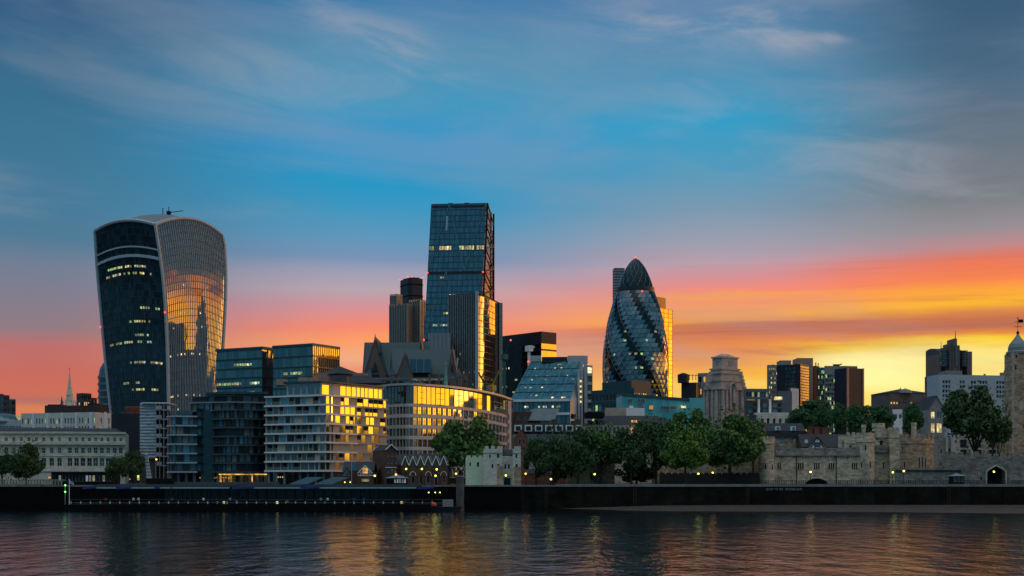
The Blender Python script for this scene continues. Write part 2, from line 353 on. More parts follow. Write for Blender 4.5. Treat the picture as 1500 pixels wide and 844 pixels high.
def block(root, poly, z0, z1, wm, specs=None, rm=None, par=.6, pname='wall', pick=None, fmat=None, bars=0, cap=100, cross=False, pt=.35):
    """walls with recessed windows, flat roof slab and parapet"""
    mb = MB(); panes = []; specs = specs or {}
    for i in range(len(poly)):
        A, B = poly[i], poly[(i+1) % len(poly)]; rc = []
        if i in specs:
            s = dict(specs[i]); lo, hi = s.pop('z', (z0, z1)); Ln = (B-A).length; m = s.pop('mar', 0)
            rc = [(r[0]+m, r[1]+m, *r[2:]) for r in grid(Ln-2*m, lo, hi, **s)]
        panes += wall(mb, A, B, z0, z1+par, rc)
    if par:
        ins = shrink(poly, pt*1.4)
        for i in range(len(poly)):
            j = (i+1) % len(poly); A, B, a, b = poly[i], poly[j], ins[i], ins[j]; z = z1+par
            mb.face([(*A, z), (*B, z), (*b, z), (*a, z)]); mb.face([(*b, z), (*a, z), (*a, z1), (*b, z1)])
    mb.build(pname, wm, root)
    rb_ = MB(); rb_.face([(*p, z1+.01) for p in poly] if not par else [(*p, z1+.01) for p in shrink(poly, pt)]); rb_.build('roof', rm or slate, root)
    if panes: windows(root, panes, pick or [w_dark, w_dark, w_mid], fmat, bars=bars, cap=cap, cross=cross)
    return panes
def bil(A, B, z0, z1, lean=None):
    A = Vector((A[0], A[1], 0)); B = Vector((B[0], B[1], 0)); l = Vector(lean) if lean else Vector((0, 0, 0))
    return lambda u, v: A.lerp(B, u)+l*v+Vector((0, 0, z0+(z1-z0)*v))
def frame_at(S, u, v):
    e = .004; a, b = S(max(0, u-e), v), S(min(1, u+e), v); c, d = S(u, max(0, v-e)), S(u, min(1, v+e))
    t = (b-a).normalized(); w = (d-c).normalized(); return t, w, t.cross(w).normalized()
def curtain(root, S, nu, nv, gm, fin=None, slab=None, lit=(), lm=None, jit=.02, name='glass_facade', single=False, cw=.8, litname='lit_window'):
    """glazed skin over surface S(u,v); fin/slab = (material, every, width, depth[, name])"""
    mb = MB(); G = [[S(i/nu, j/nv)+frame_at(S, i/nu, j/nv)[2]*R.uniform(-jit, jit) for i in range(nu+1)] for j in range(nv+1)]
    o = R.randrange(1, 40)*50
    for j in range(nv):
        for i in range(nu):
            mb.face([G[j][i], G[j][i+1], G[j+1][i+1], G[j+1][i]], 0, [(i+o+.3, j+.3), (i+o+.7, j+.3), (i+o+.7, j+.7), (i+o+.3, j+.7)])
    g = mb.build(name, gm, root)
    def lines(spec, vertical, n_, m_, dn):
        mt, ev, w, d = spec[:4]; nm = spec[4] if len(spec) > 4 else dn; acc = MB()
        for k in range(0, n_+1, ev):
            x = MB() if single else acc; pts = []; nn = []; ss = []
            for q in range(0, m_+1):
                u, v = (k/n_, q/m_) if vertical else (q/m_, k/n_)
                t, w_, n = frame_at(S, u, v); pts.append(S(u, v)); nn.append(n); ss.append(t if vertical else w_)
            x.strip(pts, nn, ss, w, d)
            if single: x.build(nm, mt, root)
        if not single: acc.build(nm, mt, root)
    sg_ = single; single = True
    if fin: lines(fin, True, nu, 12 if sg_ else 4, 'mullion')
    if slab: lines(slab[:4], False, nv, 8 if nu > 12 else 4, slab[4].rstrip('s') if len(slab) > 4 else 'floor_band')
    for n_, c in enumerate(lit):
        i, j = c[:2]
        if not (0 <= i < nu and 0 <= j < nv): continue
        x = MB(); u = (i+.5)/nu; q = c[3] if len(c) > 3 else (.2, .75)
        p0, p1 = S(u, (j+q[0])/nv), S(u, (j+q[1])/nv); t, w_, n = frame_at(S, u, (j+.5)/nv)
        wd = (S((i+1)/nu, (j+.5)/nv)-S(i/nu, (j+.5)/nv)).length*cw
        x.strip([p0, p1], [n, n], [t, t], wd, .05); m_ = c[2] if len(c) > 2 and c[2] else (lm or lit_y); x.build(litname, R.choice(LITS) if m_ in (lit_y, lit_d) and R.random() < .6 else m_, root)
    return g
def runs(nu, rows, ms, prob=.75, hq=(.3, .7)):
    """lit cells: rows = (floor, first, last)"""
    return [(i, j, R.choice(ms), hq) for j, a, b in rows for i in range(a, min(b, nu)) if R.random() < prob]
def cap(root, pts3, m, name='roof'):
    mb = MB(); mb.face(pts3); return mb.build(name, m, root)
def hip(root, poly, z0, h, m, over=.4, name='roof', top=.0):
    c = sum(poly, Vector((0, 0)))/len(poly); q = [p+(p-c).normalized()*over for p in poly]; mb = MB()
    e1 = (q[1]-q[0]).length; e2 = (q[2]-q[1]).length
    if len(q) == 4 and abs(e1-e2) > .2*max(e1, e2):
        if e1 > e2: a = (q[0]+q[3])/2; b = (q[1]+q[2])/2; d = (b-a).normalized(); a += d*e2/2; b -= d*e2/2; fs = [(0, 1, b, a), (1, 2, b, b), (2, 3, a, b), (3, 0, a, a)]
        else: a = (q[0]+q[1])/2; b = (q[3]+q[2])/2; d = (b-a).normalized(); a += d*e1/2; b -= d*e1/2; fs = [(0, 1, a, a), (1, 2, b, a), (2, 3, b, b), (3, 0, a, b)]
        for i, j, k, l in fs:
            f = [(*q[i], z0), (*q[j], z0), (*k, z0+h)]+([] if (k-l).length < 1e-5 else [(*l, z0+h)]); mb.face(f)
    else:
        for i in range(len(q)): mb.face([(*q[i], z0), (*q[(i+1) % len(q)], z0), (*c, z0+h)])
    mb.face([(*p, z0) for p in reversed(q)]); return mb.build(name, m, root)
def gable(root, poly, z0, ze, zr, wm, rm, axis=0, over=.3, rects=None, names=('wall', 'roof'), pick=None, fmat=None, barge=None, bars=0, flare=0, cross=False):
    """gabled house; axis 0: ridge parallel to edge 0 (gables on edges 1,3); axis 1: gables on edges 0,2"""
    mb = MB(); ps = []
    for i in range(4):
        A, B = poly[i], poly[(i+1) % 4]; ps += wall(mb, A, B, z0, ze, (rects or {}).get(i, []))
        if i % 2 == 1-axis: c = (A+B)/2; mb.face([(*A, ze), (*B, ze), (*c, zr)])
    mb.build(names[0], wm, root)
    a, b, c, d = poly if axis == 0 else (poly[1], poly[2], poly[3], poly[0])
    r0, r1 = (a+d)/2, (b+c)/2; u = (b-a).normalized()*over; r0 = r0-u; r1 = r1+u; a, b, c, d = a-u, b+u, c+u, d-u
    rf = MB(); s = Vector((0, 0, .18))
    for e0, e1 in ((a, b), (d, c)):
        k = 5; prev = None
        for q in range(k+1):
            t = q/k; z = ze-.1+(zr-ze+.1)*(t-flare*math.sin(math.pi*t)*.5)
            row = (Vector((*e0.lerp(r0, t), z)), Vector((*e1.lerp(r1, t), z)))
            if prev: rf.hexa([prev[0], prev[1], row[1], row[0]], [prev[0]+s, prev[1]+s, row[1]+s, row[0]+s])
            prev = row
    rf.build(names[1], rm, root)
    if barge:
        for e, r in ((a, r0), (d, r0), (b, r1), (c, r1)):
            bb = MB()
            o_ = (r0-r1).normalized() if r is r0 else (r1-r0).normalized()
            p, q = Vector((*(e+o_*.08), ze+.1)), Vector((*(r+o_*.08), zr+.2)); bb.tube(p, q, barge[1], n=4); bb.build('bargeboard', barge[0], root)
    if ps: windows(root, ps, pick or [w_dark], fmat, bars=bars, cross=cross)
def crenel(mb, A, B, z, mw=1.0, gap=.7, h=.9, th=.6, m=0):
    A = Vector(A[:2]); B = Vector(B[:2]); Ln = (B-A).length; d = (B-A)/Ln; n = Vector((d.y, -d.x)); k = max(1, round(Ln/(mw+gap)))
    for i in range(k):
        c = A+d*(Ln*(i+.5)/k)-n*th/2; mb.box((*c, z), d, (mw*Ln/k/(mw+gap), th, h*R.uniform(.92, 1.05)), m)
# ================================================================ ground and water
def sheet(name, x0, x1, y0, y1, z, m, z2=None):
    mb = MB(); z2 = z if z2 is None else z2; mb.face([(x0, y0, z), (x1, y0, z), (x1, y1, z2), (x0, y1, z2)]); return tag(mb.build(name, m), kind='structure')
grd = mat('street ground', (.06, .06, .06), .9, .2, .05)
sheet('ground', -9000, 9000, 301.2, 14000, GZ, grd)
WM = bpy.data.materials.new('river water'); WM.use_nodes = True; t = WM.node_tree; bs = t.nodes['Principled BSDF']
bs.inputs['Base Color'].default_value = (.001, .003, .004, 1); bs.inputs['Roughness'].default_value = .1; bs.inputs['IOR'].default_value = 1.26
tx = t.nodes.new('ShaderNodeTexCoord'); hs = None
def wave(sx, sy, sc, detail, amt):
    global hs
    mp = t.nodes.new('ShaderNodeMapping'); mp.inputs['Scale'].default_value = (sx, sy, 1); t.links.new(tx.outputs['Object'], mp.inputs[0])
    n = t.nodes.new('ShaderNodeTexNoise'); n.inputs['Scale'].default_value = sc; n.inputs['Detail'].default_value = detail; n.inputs['Roughness'].default_value = .6
    t.links.new(mp.outputs[0], n.inputs['Vector']); k = t.nodes.new('ShaderNodeMath'); k.operation = 'MULTIPLY'; k.inputs[1].default_value = amt
    t.links.new(n.outputs[0], k.inputs[0])
    if hs is None: hs = k.outputs[0]
    else:
        ad_ = t.nodes.new('ShaderNodeMath'); t.links.new(hs, ad_.inputs[0]); t.links.new(k.outputs[0], ad_.inputs[1]); hs = ad_.outputs[0]
wave(.8, 1.0, 1.3, 3, .05); wave(.5, .6, 1, 3, .14); wave(.28, .11, 1, 4, .75)
b = t.nodes.new('ShaderNodeBump'); b.inputs['Strength'].default_value = 1; b.inputs['Distance'].default_value = .4; t.links.new(hs, b.inputs['Height']); t.links.new(b.outputs[0], bs.inputs['Normal'])
tag_w = sheet('river', -1500, 1500, 6, 300.5, 0, WM)
mud = mat('wet mud and shingle', (.055, .043, .035), .9, .6, .5, bump=.8)
mb = MB(); pr = [(770, 300, 297), (800, 300, 285), (860, 300, 277), (960, 300, 272), (1100, 300, 268), (1250, 300, 262), (1380, 300, 250), (1520, 300, 238), (1750, 300, 225)]
for (p0, a0, b0), (p1, a1, b1) in zip(pr, pr[1:]):
    x0, x1 = X(p0, 300), X(p1, 300); n = 6
    for k in range(n):
        h = lambda t: -.25+t*1.0+.12*math.sin(7*t)
        y = lambda a, b, t: b+(a-b)*t
        s0, s1 = min(1, (p0-770)/220), min(1, (p1-770)/220); H = lambda t, s: -.25+(h(t)+.25)*s
        mb.face([(x0, y(a0, b0, k/n), H(k/n, s0)), (x1, y(a1, b1, k/n), H(k/n, s1)), (x1, y(a1, b1, (k+1)/n), H((k+1)/n, s1)), (x0, y(a0, b0, (k+1)/n), H((k+1)/n, s0))])
tag(mb.build('foreshore', mud), kind='structure')
sheet('quay', -60, 60, -60, 5, 5.4, grd)
# ================================================================ towers far behind
def tower_base(al, pl, pc, pr, Y): return corner(pl, pc, pr, Y, al)

# ---- flaring tower with arched top, left of the picture
Y0 = 850; r_ = thing('flared_tower', 'flaring glass skyscraper with an arched top and white fins on its right side', 'skyscraper', (X(245, 880), 880, GZ))
al = math.radians(62); dR = Vector((math.cos(al), math.sin(al))); dL = Vector((-math.sin(al), math.cos(al)))
def interp(tab, v):
    for (a, x), (b, y) in zip(tab, tab[1:]):
        if v <= b: s = (v-a)/(b-a); s = max(0, s); return x+(y-x)*s
    return tab[-1][1]
def sm(tab, v): return (interp(tab, v-.05)+interp(tab, v)+interp(tab, v+.05))/3 if .05 < v < .95 else interp(tab, v)
zt = 171.0
vz = lambda py: (Z(py, 855)-GZ)/(zt-GZ)
pC = [(vz(y), p) for y, p in ((706, 248), (590, 247), (500, 245), (430, 241), (380, 235), (333, 227))]
pL = [(vz(y), p) for y, p in ((706, 172), (608, 163), (560, 158), (500, 152), (440, 147), (400, 143), (333, 139))]
pR = [(vz(y), p) for y, p in ((706, 314), (588, 320), (540, 324), (480, 328), (420, 331), (380, 331), (350, 329), (333, 325))]
def wt(v):
    C = P(sm(pC, v), Y0-10*v*v); return along(C, dL, sm(pL, v)), C, along(C, dR, sm(pR, v))
def archR(u): return 3.5*u+7.5*4*u*(1-u)
def archL(u): return .5*(1-u)+6.0*4*u*(1-u)*.75
def wallk(face):
    def S(u, v):
        Lp, C, Rp = wt(v)
        p = C.lerp(Rp, u) if face else Lp.lerp(C, u); n = (dL*-1 if face else dR*-1)
        p = p+n*(2.0*4*u*(1-u) if not face else 1.5*4*u*(1-u))
        return Vector((*p, GZ+(zt+(archR(u) if face else archL(u))-GZ)*v))
    return S
SL, SR = wallk(0), wallk(1)
lr = [(31, 5, 22), (30, 4, 24)] + [(25, 18, 26), (23, 12, 22), (21, 15, 21), (20, 3, 14), (20, 16, 22), (17, 12, 26), (14, 8, 18), (13, 12, 24), (8, 13, 23)]
lt = runs(28, lr, [lit_y, lit_d, lit_d, lit_g], .72, (.3, .62)) + runs(28, [(3, 2, 17), (2, 1, 18)], [lit_w, lit_y], .8, (.3, .65))
curtain(r_, SL, 28, 38, g_navy, fin=(dark_p, 1, .15, .12), slab=(mat('dark floor edge', (.03, .045, .05), .5), 1, .5, .2, 'floor_bands'), lit=lt[:100])
curtain(r_, SR, 34, 38, g_fin, fin=(silver, 1, .3, .3, 'vertical_fin'), slab=(dark_p, 1, .4, .15, 'floor_bands'), single=True, jit=.008,
        lit=[(R.randrange(1, 30), R.choice([10, 12, 18, 22, 24, 28]), lit_y, (.35, .6)) for _ in range(36)], cw=.55)
for v, h in ((.868, 1.9), (.902, 1.0)):
    mb = MB(); pts = [SL(q/12, v) for q in range(13)]; nn = [Vector((-dR.x*0-dL.x*0, -1, 0))*0+frame_at(SL, q/12, v)[2] for q in range(13)]
    mb.strip(pts, nn, [Vector((0, 0, 1))]*13, h, .6); mb.build('terrace_band', frame_w, r_)
for S, u, nm in ((SL, 0, 'corner_frame'), (SL, 1, 'corner_frame'), (SR, 1, 'corner_frame')):
    mb = MB(); q = 24
    for k in range(q): mb.tube(S(u, k/q), S(u, (k+1)/q), 1.25, n=6)
    mb.build(nm, frame_w, r_)
for S in (SL, SR):
    mb = MB(); q = 24
    for k in range(q): mb.tube(S(k/q, 1), S((k+1)/q, 1), 1.2, n=6)
    mb.build('roof_edge', frame_w, r_)
Lp, C, Rp = wt(1); Bp = Lp+Rp-C; mb = MB(); n = 14
def rf(u, w):
    p = C+(Rp-C)*u+(Lp-C)*w; z = zt+archR(u)*(1-w)+archL(1-w)*(1-u)+3.5*w*u+(4*16*u*(1-u)*w*(1-w))+(3*4*u*(1-u)*w)
    return (*p, z)
for i in range(n):
    for j in range(n): mb.face([rf(i/n, j/n), rf((i+1)/n, j/n), rf((i+1)/n, (j+1)/n), rf(i/n, (j+1)/n)], 1 if 3 < i < 10 and j > 4 else 0)
mb.build('roof', [lead, dark_p], r_)
mb = MB(); l0, c0, r0 = wt(0); b0 = l0+r0-c0
for k in range(12):
    la, ca, ra = wt(k/12); lb, cb, rbb = wt((k+1)/12); ba, bb_ = la+ra-ca, lb+rbb-cb; za, zb = GZ+(zt-GZ)*k/12, GZ+(zt-GZ)*(k+1)/12
    mb.face([(*ra, za), (*ba, za), (*bb_, zb), (*rbb, zb)]); mb.face([(*ba, za), (*la, za), (*lb, zb), (*bb_, zb)])
mb.build('rear_wall', dark_p, r_)
mb = MB(); c = Vector(rf(.5, .35)); mb.box(c, (1, 0), (2.6, 2, 3)); mb.tube(c, c+Vector((0, 0, 6)), .25); mb.tube(c+Vector((0, 0, 2)), c+Vector((9, 3, 4)), .25); mb.tube(c+Vector((-4, 0, 0)), c+Vector((-4, 0, 5)), .3)
mb.build('maintenance_cradle', blackm, r_)
def red(root, p, r=.7):
    mb = MB(); mb.lathe(p, [(0, p[2]-r), (r, p[2]), (0, p[2]+r)], 8); mb.build('aviation_light', red_l, root)
p = SL(0, .62); red(r_, (p.x-1.2, p.y-1.2, p.z)); p = SR(0, .66); red(r_, (p.x, p.y-2.2, p.z))

# ---- wedge tower in the centre
r_ = thing('wedge_tower', 'tallest tower, a dark teal glass wedge with bracing on its right edge', 'skyscraper', (X(665, 1040), 1040, GZ))
Yb, Yt = 1000, 1036; zt = Z(298, Yt)
bl = Vector((X(610, Yb+6), Yb+6, GZ)); br = Vector((X(694, Yb), Yb, GZ)); tl = Vector((X(632, Yt+4), Yt+4, zt)); tr = Vector((X(712, Yt), Yt, zt))
S = lambda u, v: (bl.lerp(br, u)).lerp(tl.lerp(tr, u), v)
lt = [(i, 38, R.choice([lit_d, mat('soft lit ceiling', ()), lit_y]), (.15, .8)) for i in (0, 1, 4, 5, 6, 7, 8, 12, 13, 14, 15, 16, 17, 19, 20, 21)] + runs(22, [(30, 8, 15), (27, 7, 14), (27, 15, 20), (33, 5, 8), (25, 3, 9), (24, 15, 20), (18, 4, 8), (19, 14, 19), (15, 1, 4), (13, 4, 6)], [lit_d, lit_y, lit_d], .7, (.3, .6))
curtain(r_, S, 22, 46, glass('deep teal glass', (.012, .075, .115), (.035, .15, .21), ior=2.0, p=(.1, .95)), fin=(dark_p, 2, .3, .15), slab=(mat('teal floor edge', (.015, .05, .06), .5), 1, .6, .15, 'floor_bands'), lit=lt)
for k in range(4):      # great bracing triangles behind the glass line
    v0, v1 = k*.25, (k+1)*.25
    for a, b in (((0, v0), (.33, v1)), ((.66, v0), (.33, v1)), ((.66, v0), (1, v1))):
        mb = MB(); p, q = S(*a), S(*b); o_ = Vector((0, -.35, 0)); mb.tube(p+o_, q+o_, .42, n=4); mb.build('diagonal_brace', mat('teal steel', (.07, .2, .23), .5), r_)
mb = MB()
for v in (.745, .5, .99): mb.strip([S(0, v), S(1, v)], [frame_at(S, .5, .5)[2]]*2, [Vector((0, 0, 1))]*2, 1.6, .4)
mb.build('refuge_band', dark_p, r_)
Rb = Vector((X(721, 1078), 1078)); k0 = Vector((br.x+3, br.y+3, GZ)); mb = MB()
S2 = lambda u, v: br.lerp(tr, v).lerp(Vector((Rb.x, Rb.y, GZ+(zt-GZ)*v)), u)
curtain(r_, S2, 6, 46, g_fin, slab=(dark_p, 1, .5, .2), name='side_glass')
for v0 in range(12):
    mb = MB(); a, b, c = S2(.02, v0/12), S2(.98, (v0+.5)/12), S2(.02, (v0+1)/12); n = Vector((1.2, -.4, 0)); mb.tube(a+n, b+n, .6, n=5); mb.tube(b+n, c+n, .6, n=5); mb.build('side_brace', mat('dark brown steel', (.05, .035, .03), .5), r_)
for u in (0, 1):
    mb = MB(); mb.tube(S2(u, 0)+n, S2(u, 1)+n, .8, n=5); mb.build('corner_column', blackm, r_)
core = front(717, 722.5, 1082, 14); mb = MB(); mb.prism(core, GZ, Z(338, 1082)); mb.build('lift_core', mat('core cladding', (.16, .1, .09), .6), r_)
mb = MB(); L2 = Vector((bl.x, 1082)); mb.face([bl, tl, (tl.x, 1082, zt), (*L2, GZ)]); mb.face([(*L2, GZ), (tl.x, 1082, zt), (Rb.x, Rb.y, zt), (Rb.x, Rb.y, GZ)]); mb.face([tl, tr, (Rb.x, Rb.y, zt), (tl.x, 1082, zt)]); mb.build('rear_wall', dark_p, r_)
for u, v in ((0, .745), (1, .745), (0, .5), (1, .5), (0, .27)): q = S(u, v); red(r_, (q.x, q.y-1.2, q.z), .8)
mb = MB()
for k in range(5): mb.box((*(S(.2+.15*k, 1).xy+Vector((0, 3))), zt), (1, 0), (4, 3, .6+.5*(k % 2)))
mb.build('roof_plant', dark_p, r_)
mb = MB(); q = S(.3, .95); mb.strip([S(.3, .9), S(.3, .955)], [frame_at(S, .3, .9)[2]]*2, [Vector((1, 0, 0))]*2, 1.5, .3); mb.build('lift_shaft_glass', lblue, r_)

# ---- older ribbed tower left of the wedge
r_ = thing('ribbed_tower', 'dark older tower of stepped ribbed shafts just left of the tallest tower', 'skyscraper', (X(597, 1170), 1170, GZ))
rib = mat('steel ribs', (.3, .29, .28), .45, metal=.4)
a = corner(583, 600, 622.5, 1180, 30); ch = lambda q, t: [q[0]+(q[1]-q[0])*t, q[0].lerp(q[1], 1-t), q[1].lerp(q[2], t), q[1].lerp(q[2], 1-t), q[2].lerp(q[3], t), q[2].lerp(q[3], 1-t), q[3].lerp(q[0], t), q[3].lerp(q[0], 1-t)]
oc = [a[0].lerp(a[1], .2), a[0].lerp(a[1], .85), a[1].lerp(a[2], .15), a[1].lerp(a[2], .85), a[2].lerp(a[3], .2), a[3].lerp(a[0], .2)]
zc = Z(407, 1180); mb = MB(); mb.prism(oc, GZ, zc); mb.build('core', navy_p, r_)
mb = MB()
for k in (0, .35, .7): mb.prism(shrink(oc, -.35), zc-6-k*30, zc-4.8-k*30)
mb.prism(shrink(oc, 3), zc, zc+1.2); mb.build('core_bands', blackm, r_)
for k in range(4): q = oc[k]; red(r_, (q.x, q.y-1, zc+.8), .7)
for (pl, pc, pr, Y, al_, top, n1, n2) in ((571, 596, 611, 1150, 62, 447, 10, 9), (600, 615, 624, 1156, 60, 441, 6, 4), (572, 581, 588, 1165, 55, 433, 5, 4)):
    q = corner(pl, pc, pr, Y, al_); z1 = Z(top, Y); mb = MB(); mb.prism(q, GZ, z1); mb.build('shaft', g_gold, r_)
    for e, n_ in ((0, n1), (1, n2)):
        A, B = q[e], q[e+1]; nn = nrm2(A, B); n3 = Vector((*nn, 0)); t3 = Vector((*((B-A).normalized()), 0))
        for k in range(n_+1):
            mb = MB(); c = A.lerp(B, k/n_); mb.strip([Vector((*c, GZ)), Vector((*c, z1+1.5))], [n3]*2, [t3]*2, (B-A).length/n_*.42, .7); mb.build('rib', rib, r_)
    if pl == 571:
        for k in (4, 5, 6, 7):
            A, B = q[0], q[1]; c = A.lerp(B, (k+.5)/n1); mb = MB(); mb.strip([Vector((*c, Z(517, Y))), Vector((*c, Z(514, Y)))], [Vector((*nrm2(A, B), 0))]*2, [Vector((*((B-A).normalized()), 0))]*2, 1.6, .1); mb.build('lit_window', lit_g, r_)

# ---- curved dark tower in front of the wedge
r_ = thing('curved_tower', 'dark ribbed tower with a curved corner glowing gold, in front of the tallest tower', 'skyscraper', (X(697, 870), 870, GZ))
Yw = 850; zt = Z(430.5, Yw)
P0, P1 = P(657.5, Yw+8), P(697, Yw)
S = bil(P0, P1, GZ, zt)
curtain(r_, S, 15, 30, g_black, fin=(mat('grey blue pier', (.2, .24, .26), .5), 1, .55, .8, 'vertical_pier'), slab=(dark_p, 1, .9, .3), single=True,
        lit=runs(15, [(17, 1, 15), (15, 0, 14), (14, 2, 15), (12, 1, 14), (11, 3, 13), (20, 6, 9), (9, 3, 12)], [lit_y, lit_d, lit_d], .5, (.3, .6)), cw=.35)
mb = MB(); pc = P(698.5, Yw-1); mb.box((*pc, GZ), (1, 0), (2.2, 3, zt-GZ+1.5)); mb.build('corner_column', silver, r_)
cv = [P(700, Yw), P(706, Yw+4), P(713, Yw+12), P(721, Yw+24), P(730, Yw+40)]
def Sc(u, v):
    k = min(3, int(u*4)); f = u*4-k; q = [cv[max(0, k-1)], cv[k], cv[k+1], cv[min(4, k+2)]]
    p = .5*((2*q[1])+(q[2]-q[0])*f+(2*q[0]-5*q[1]+4*q[2]-q[3])*f*f+(3*q[1]-q[0]-3*q[2]+q[3])*f**3)
    return Vector((*p, GZ+(zt-1.0-GZ)*v))
curtain(r_, Sc, 16, 30, g_gold, fin=(dark_p, 2, .2, .1), slab=(mat('bronze floor edge', (.08, .06, .04), .4, metal=.6), 1, .45, .15), jit=.03)
mb = MB(); mb.box((*P(732.5, Yw+43), GZ), (1, .2), (2.4, 6, zt-GZ-.5)); mb.build('corner_column', mat('grey blue pier', ()), r_)
mb = MB(); bk = P(660, Yw+55); pts = [P0, P1]+cv+[P(733.5, Yw+45), P(733.5, Yw+66), bk]; mb.face([(*p, zt) for p in pts]); mb.face([(*pts[-1], GZ), (*P0, GZ), (*P0, zt), (*pts[-1], zt)])
mb.face([(*pts[-2], GZ), (*pts[-1], GZ), (*pts[-1], zt), (*pts[-2], zt)]); mb.face([(*pts[-3], GZ), (*pts[-2], GZ), (*pts[-2], zt), (*pts[-3], zt)]); mb.build('rear_wall', dark_p, r_)
mb = MB(); q = S(.28, .62); mb.strip([S(.27, .55), S(.33, .66)], [Vector((0, -1, 0))]*2, [Vector((1, 0, 0))]*2, 1.1, 1.0); mb.build('cleaning_cradle', white, r_)
r_ = thing('annex_block', 'lower block of close vertical fins joined to the left of the curved dark tower', 'office block', P(640, 845))
q = front(628, 659, 838, 20, 3); zt = Z(488, 838); S = bil(q[0], q[1], GZ, zt)
curtain(r_, S, 16, 12, g_black, fin=(silver, 1, .5, .6, 'vertical_fin'), single=True)
mb = MB(); mb.prism([q[0]+Vector((0, .3)), q[1]+Vector((0, .3)), q[2], q[3]], GZ, zt); mb.build('core', dark_p, r_)

# ---- black office block with brown side, cranes in front
r_ = thing('black_block', 'black flat topped office block with rows of lit windows and bronze right side', 'office block', P(775, 900))
q = corner(728, 793, 815, 900, 42); zt = Z(485.5, 900); zl = Z(503, 900)
mb = MB(); mb.prism(q, zl, zt); mb.build('top_storeys', navy_p, r_)
S = bil(q[0], q[1], GZ, zl); curtain(r_, S, 34, 22, g_black, slab=(dark_p, 1, .8, .25), jit=.02,
    lit=runs(34, [(18, 4, 14), (16, 14, 33), (15, 4, 10), (14, 12, 30), (13, 2, 28), (12, 4, 24), (11, 10, 22), (10, 4, 28), (9, 3, 20)], [lit_y, lit_d, lit_y], .55, (.35, .62))[:100], cw=.7)
S = bil(q[1], q[2], GZ, zl); curtain(r_, S, 8, 22, g_gold, slab=(mat('bronze floor edge', ()), 3, 1.2, .25), jit=.02, name='side_glass')
mb = MB(); mb.prism([q[0]+Vector((.3, .3)), q[1]+Vector((0, .5)), q[2]+Vector((-.3, .3)), q[3]], GZ, zl-.1); mb.build('core', dark_p, r_)
def crane(root, base, jib0, jib1, m, mast_r=.8):
    mb = MB(); mb.box(base, (1, 0), (mast_r*2, mast_r*2, jib0[2]-base[2])); mb.build('mast', m, root)
    mb = MB(); a, b = Vector(jib0), Vector(jib1); n_ = 10; up = Vector((0, 0, 1.6))
    mb.tube(a, b, .25, n=4); mb.tube(a+up, b+up*.3, .22, n=4)
    for k in range(n_): mb.tube(a.lerp(b, k/n_), a.lerp(b, (k+.5)/n_)+up*(1-.07*k), .14, n=4); mb.tube(a.lerp(b, (k+.5)/n_)+up*(1-.07*k), a.lerp(b, (k+1)/n_), .14, n=4)
    mb.build('jib', m, root)
    mb = MB(); mb.box(a-Vector((0, 0, 1)), (b-a).xy, (3.5, 2.5, 2.8)); mb.build('cab', m, root)
gm_ = mat('dark green crane steel', (.03, .12, .1), .5)
def p3(px, py, Y): return Vector((X(px, Y), Y, Z(py, Y)))
t_ = thing('tower_crane', 'dark green luffing crane with red tip light against the black office block', 'crane', P(738, 700), 'cranes over the roofs')
crane(t_, (*P(739, 700), GZ), p3(739, 524, 700), p3(747, 500, 695), gm_); red(t_, p3(748, 498.5, 694), .6)
t_ = thing('tower_crane', 'small green crane leaning left at the foot of the curved dark tower', 'crane', P(716, 560), 'cranes over the roofs')
crane(t_, (*P(714, 560), GZ), p3(714, 572, 560), p3(701, 547, 556), gm_, .6)
t_ = thing('tower_crane', 'yellow lit crane jib leaning right below the gold curved corner', 'crane', P(722, 575), 'cranes over the roofs')
crane(t_, (*P(720, 575), GZ), p3(720, 570, 575), p3(733, 540, 571), mat('yellow crane paint', (.5, .35, .05), .5), .5)
t_ = thing('tower_crane', 'pale lattice mast with lamps standing over the sloped glass building', 'crane', P(774, 640), 'cranes over the roofs')
crane(t_, (*P(775, 640), GZ), p3(775, 512, 640), p3(783, 509, 636), white, .7); red(t_, p3(774, 530, 635), .6)

# ---- bullet shaped lattice tower
r_ = thing('bullet_tower', 'bullet shaped glass tower wrapped in a diamond lattice with dark spiral bands', 'skyscraper', (X(931, 1000), 1000, GZ))
cx, cy = X(931, 1000), 1000.0
prof = [(378, 0), (380.5, 4.2), (386, 9.2), (393, 14), (404, 19.5), (416, 23.8), (427, 27), (445, 33.5), (470, 40.5), (495, 45), (520, 47.6), (545, 48.2), (575, 47), (620, 44.5), (703, 40)]
zs_ = [(Z(y, 1000), r*1000/F) for y, r in prof][::-1]
rad = lambda z: interp(zs_, z)
ztop = zs_[-1][0]; zsh = Z(427, 1000); NR, NC = 42, 36
rows = [GZ+(zsh-GZ)*k/NR for k in range(NR+1)]
def gp(i, j, z, dr=0):
    a = 2*math.pi*(i+.5*(j % 2)+ (j//2)*1.0*0)/NC; r = rad(z)+dr; return Vector((cx+r*math.sin(a), cy-r*math.cos(a), z))
mbL = MB(); mbD = MB(); zg = g_pale
for j in range(NR):
    for i in range(NC):
        # two triangles per half cell; spiral index turns one cell per two rows
        o0 = j % 2
        A, B = gp(i, j, rows[j]), gp(i+1, j, rows[j]); T = gp(i+(0 if o0 == 0 else 1), j+1, rows[j+1]); T2 = gp(i+(1 if o0 == 0 else 2), j+1, rows[j+1])
        for q, off in (((A, B, T), 0), ((B, T2, T), .5)):
            s = (i+off*1.0+ (.5 if o0 else 0) + j*.5) % 6
            dark = s < 1.9
            (mbD if dark else mbL).face(list(q), 0, [(i+j*40+off+.1, j+.5)]*3)
mbL.build('pale_glass', g_pale, r_); mbD.build('spiral_glass', glass('spiral dark glass', (.003, .012, .018), (.006, .02, .028), ior=1.4), r_)
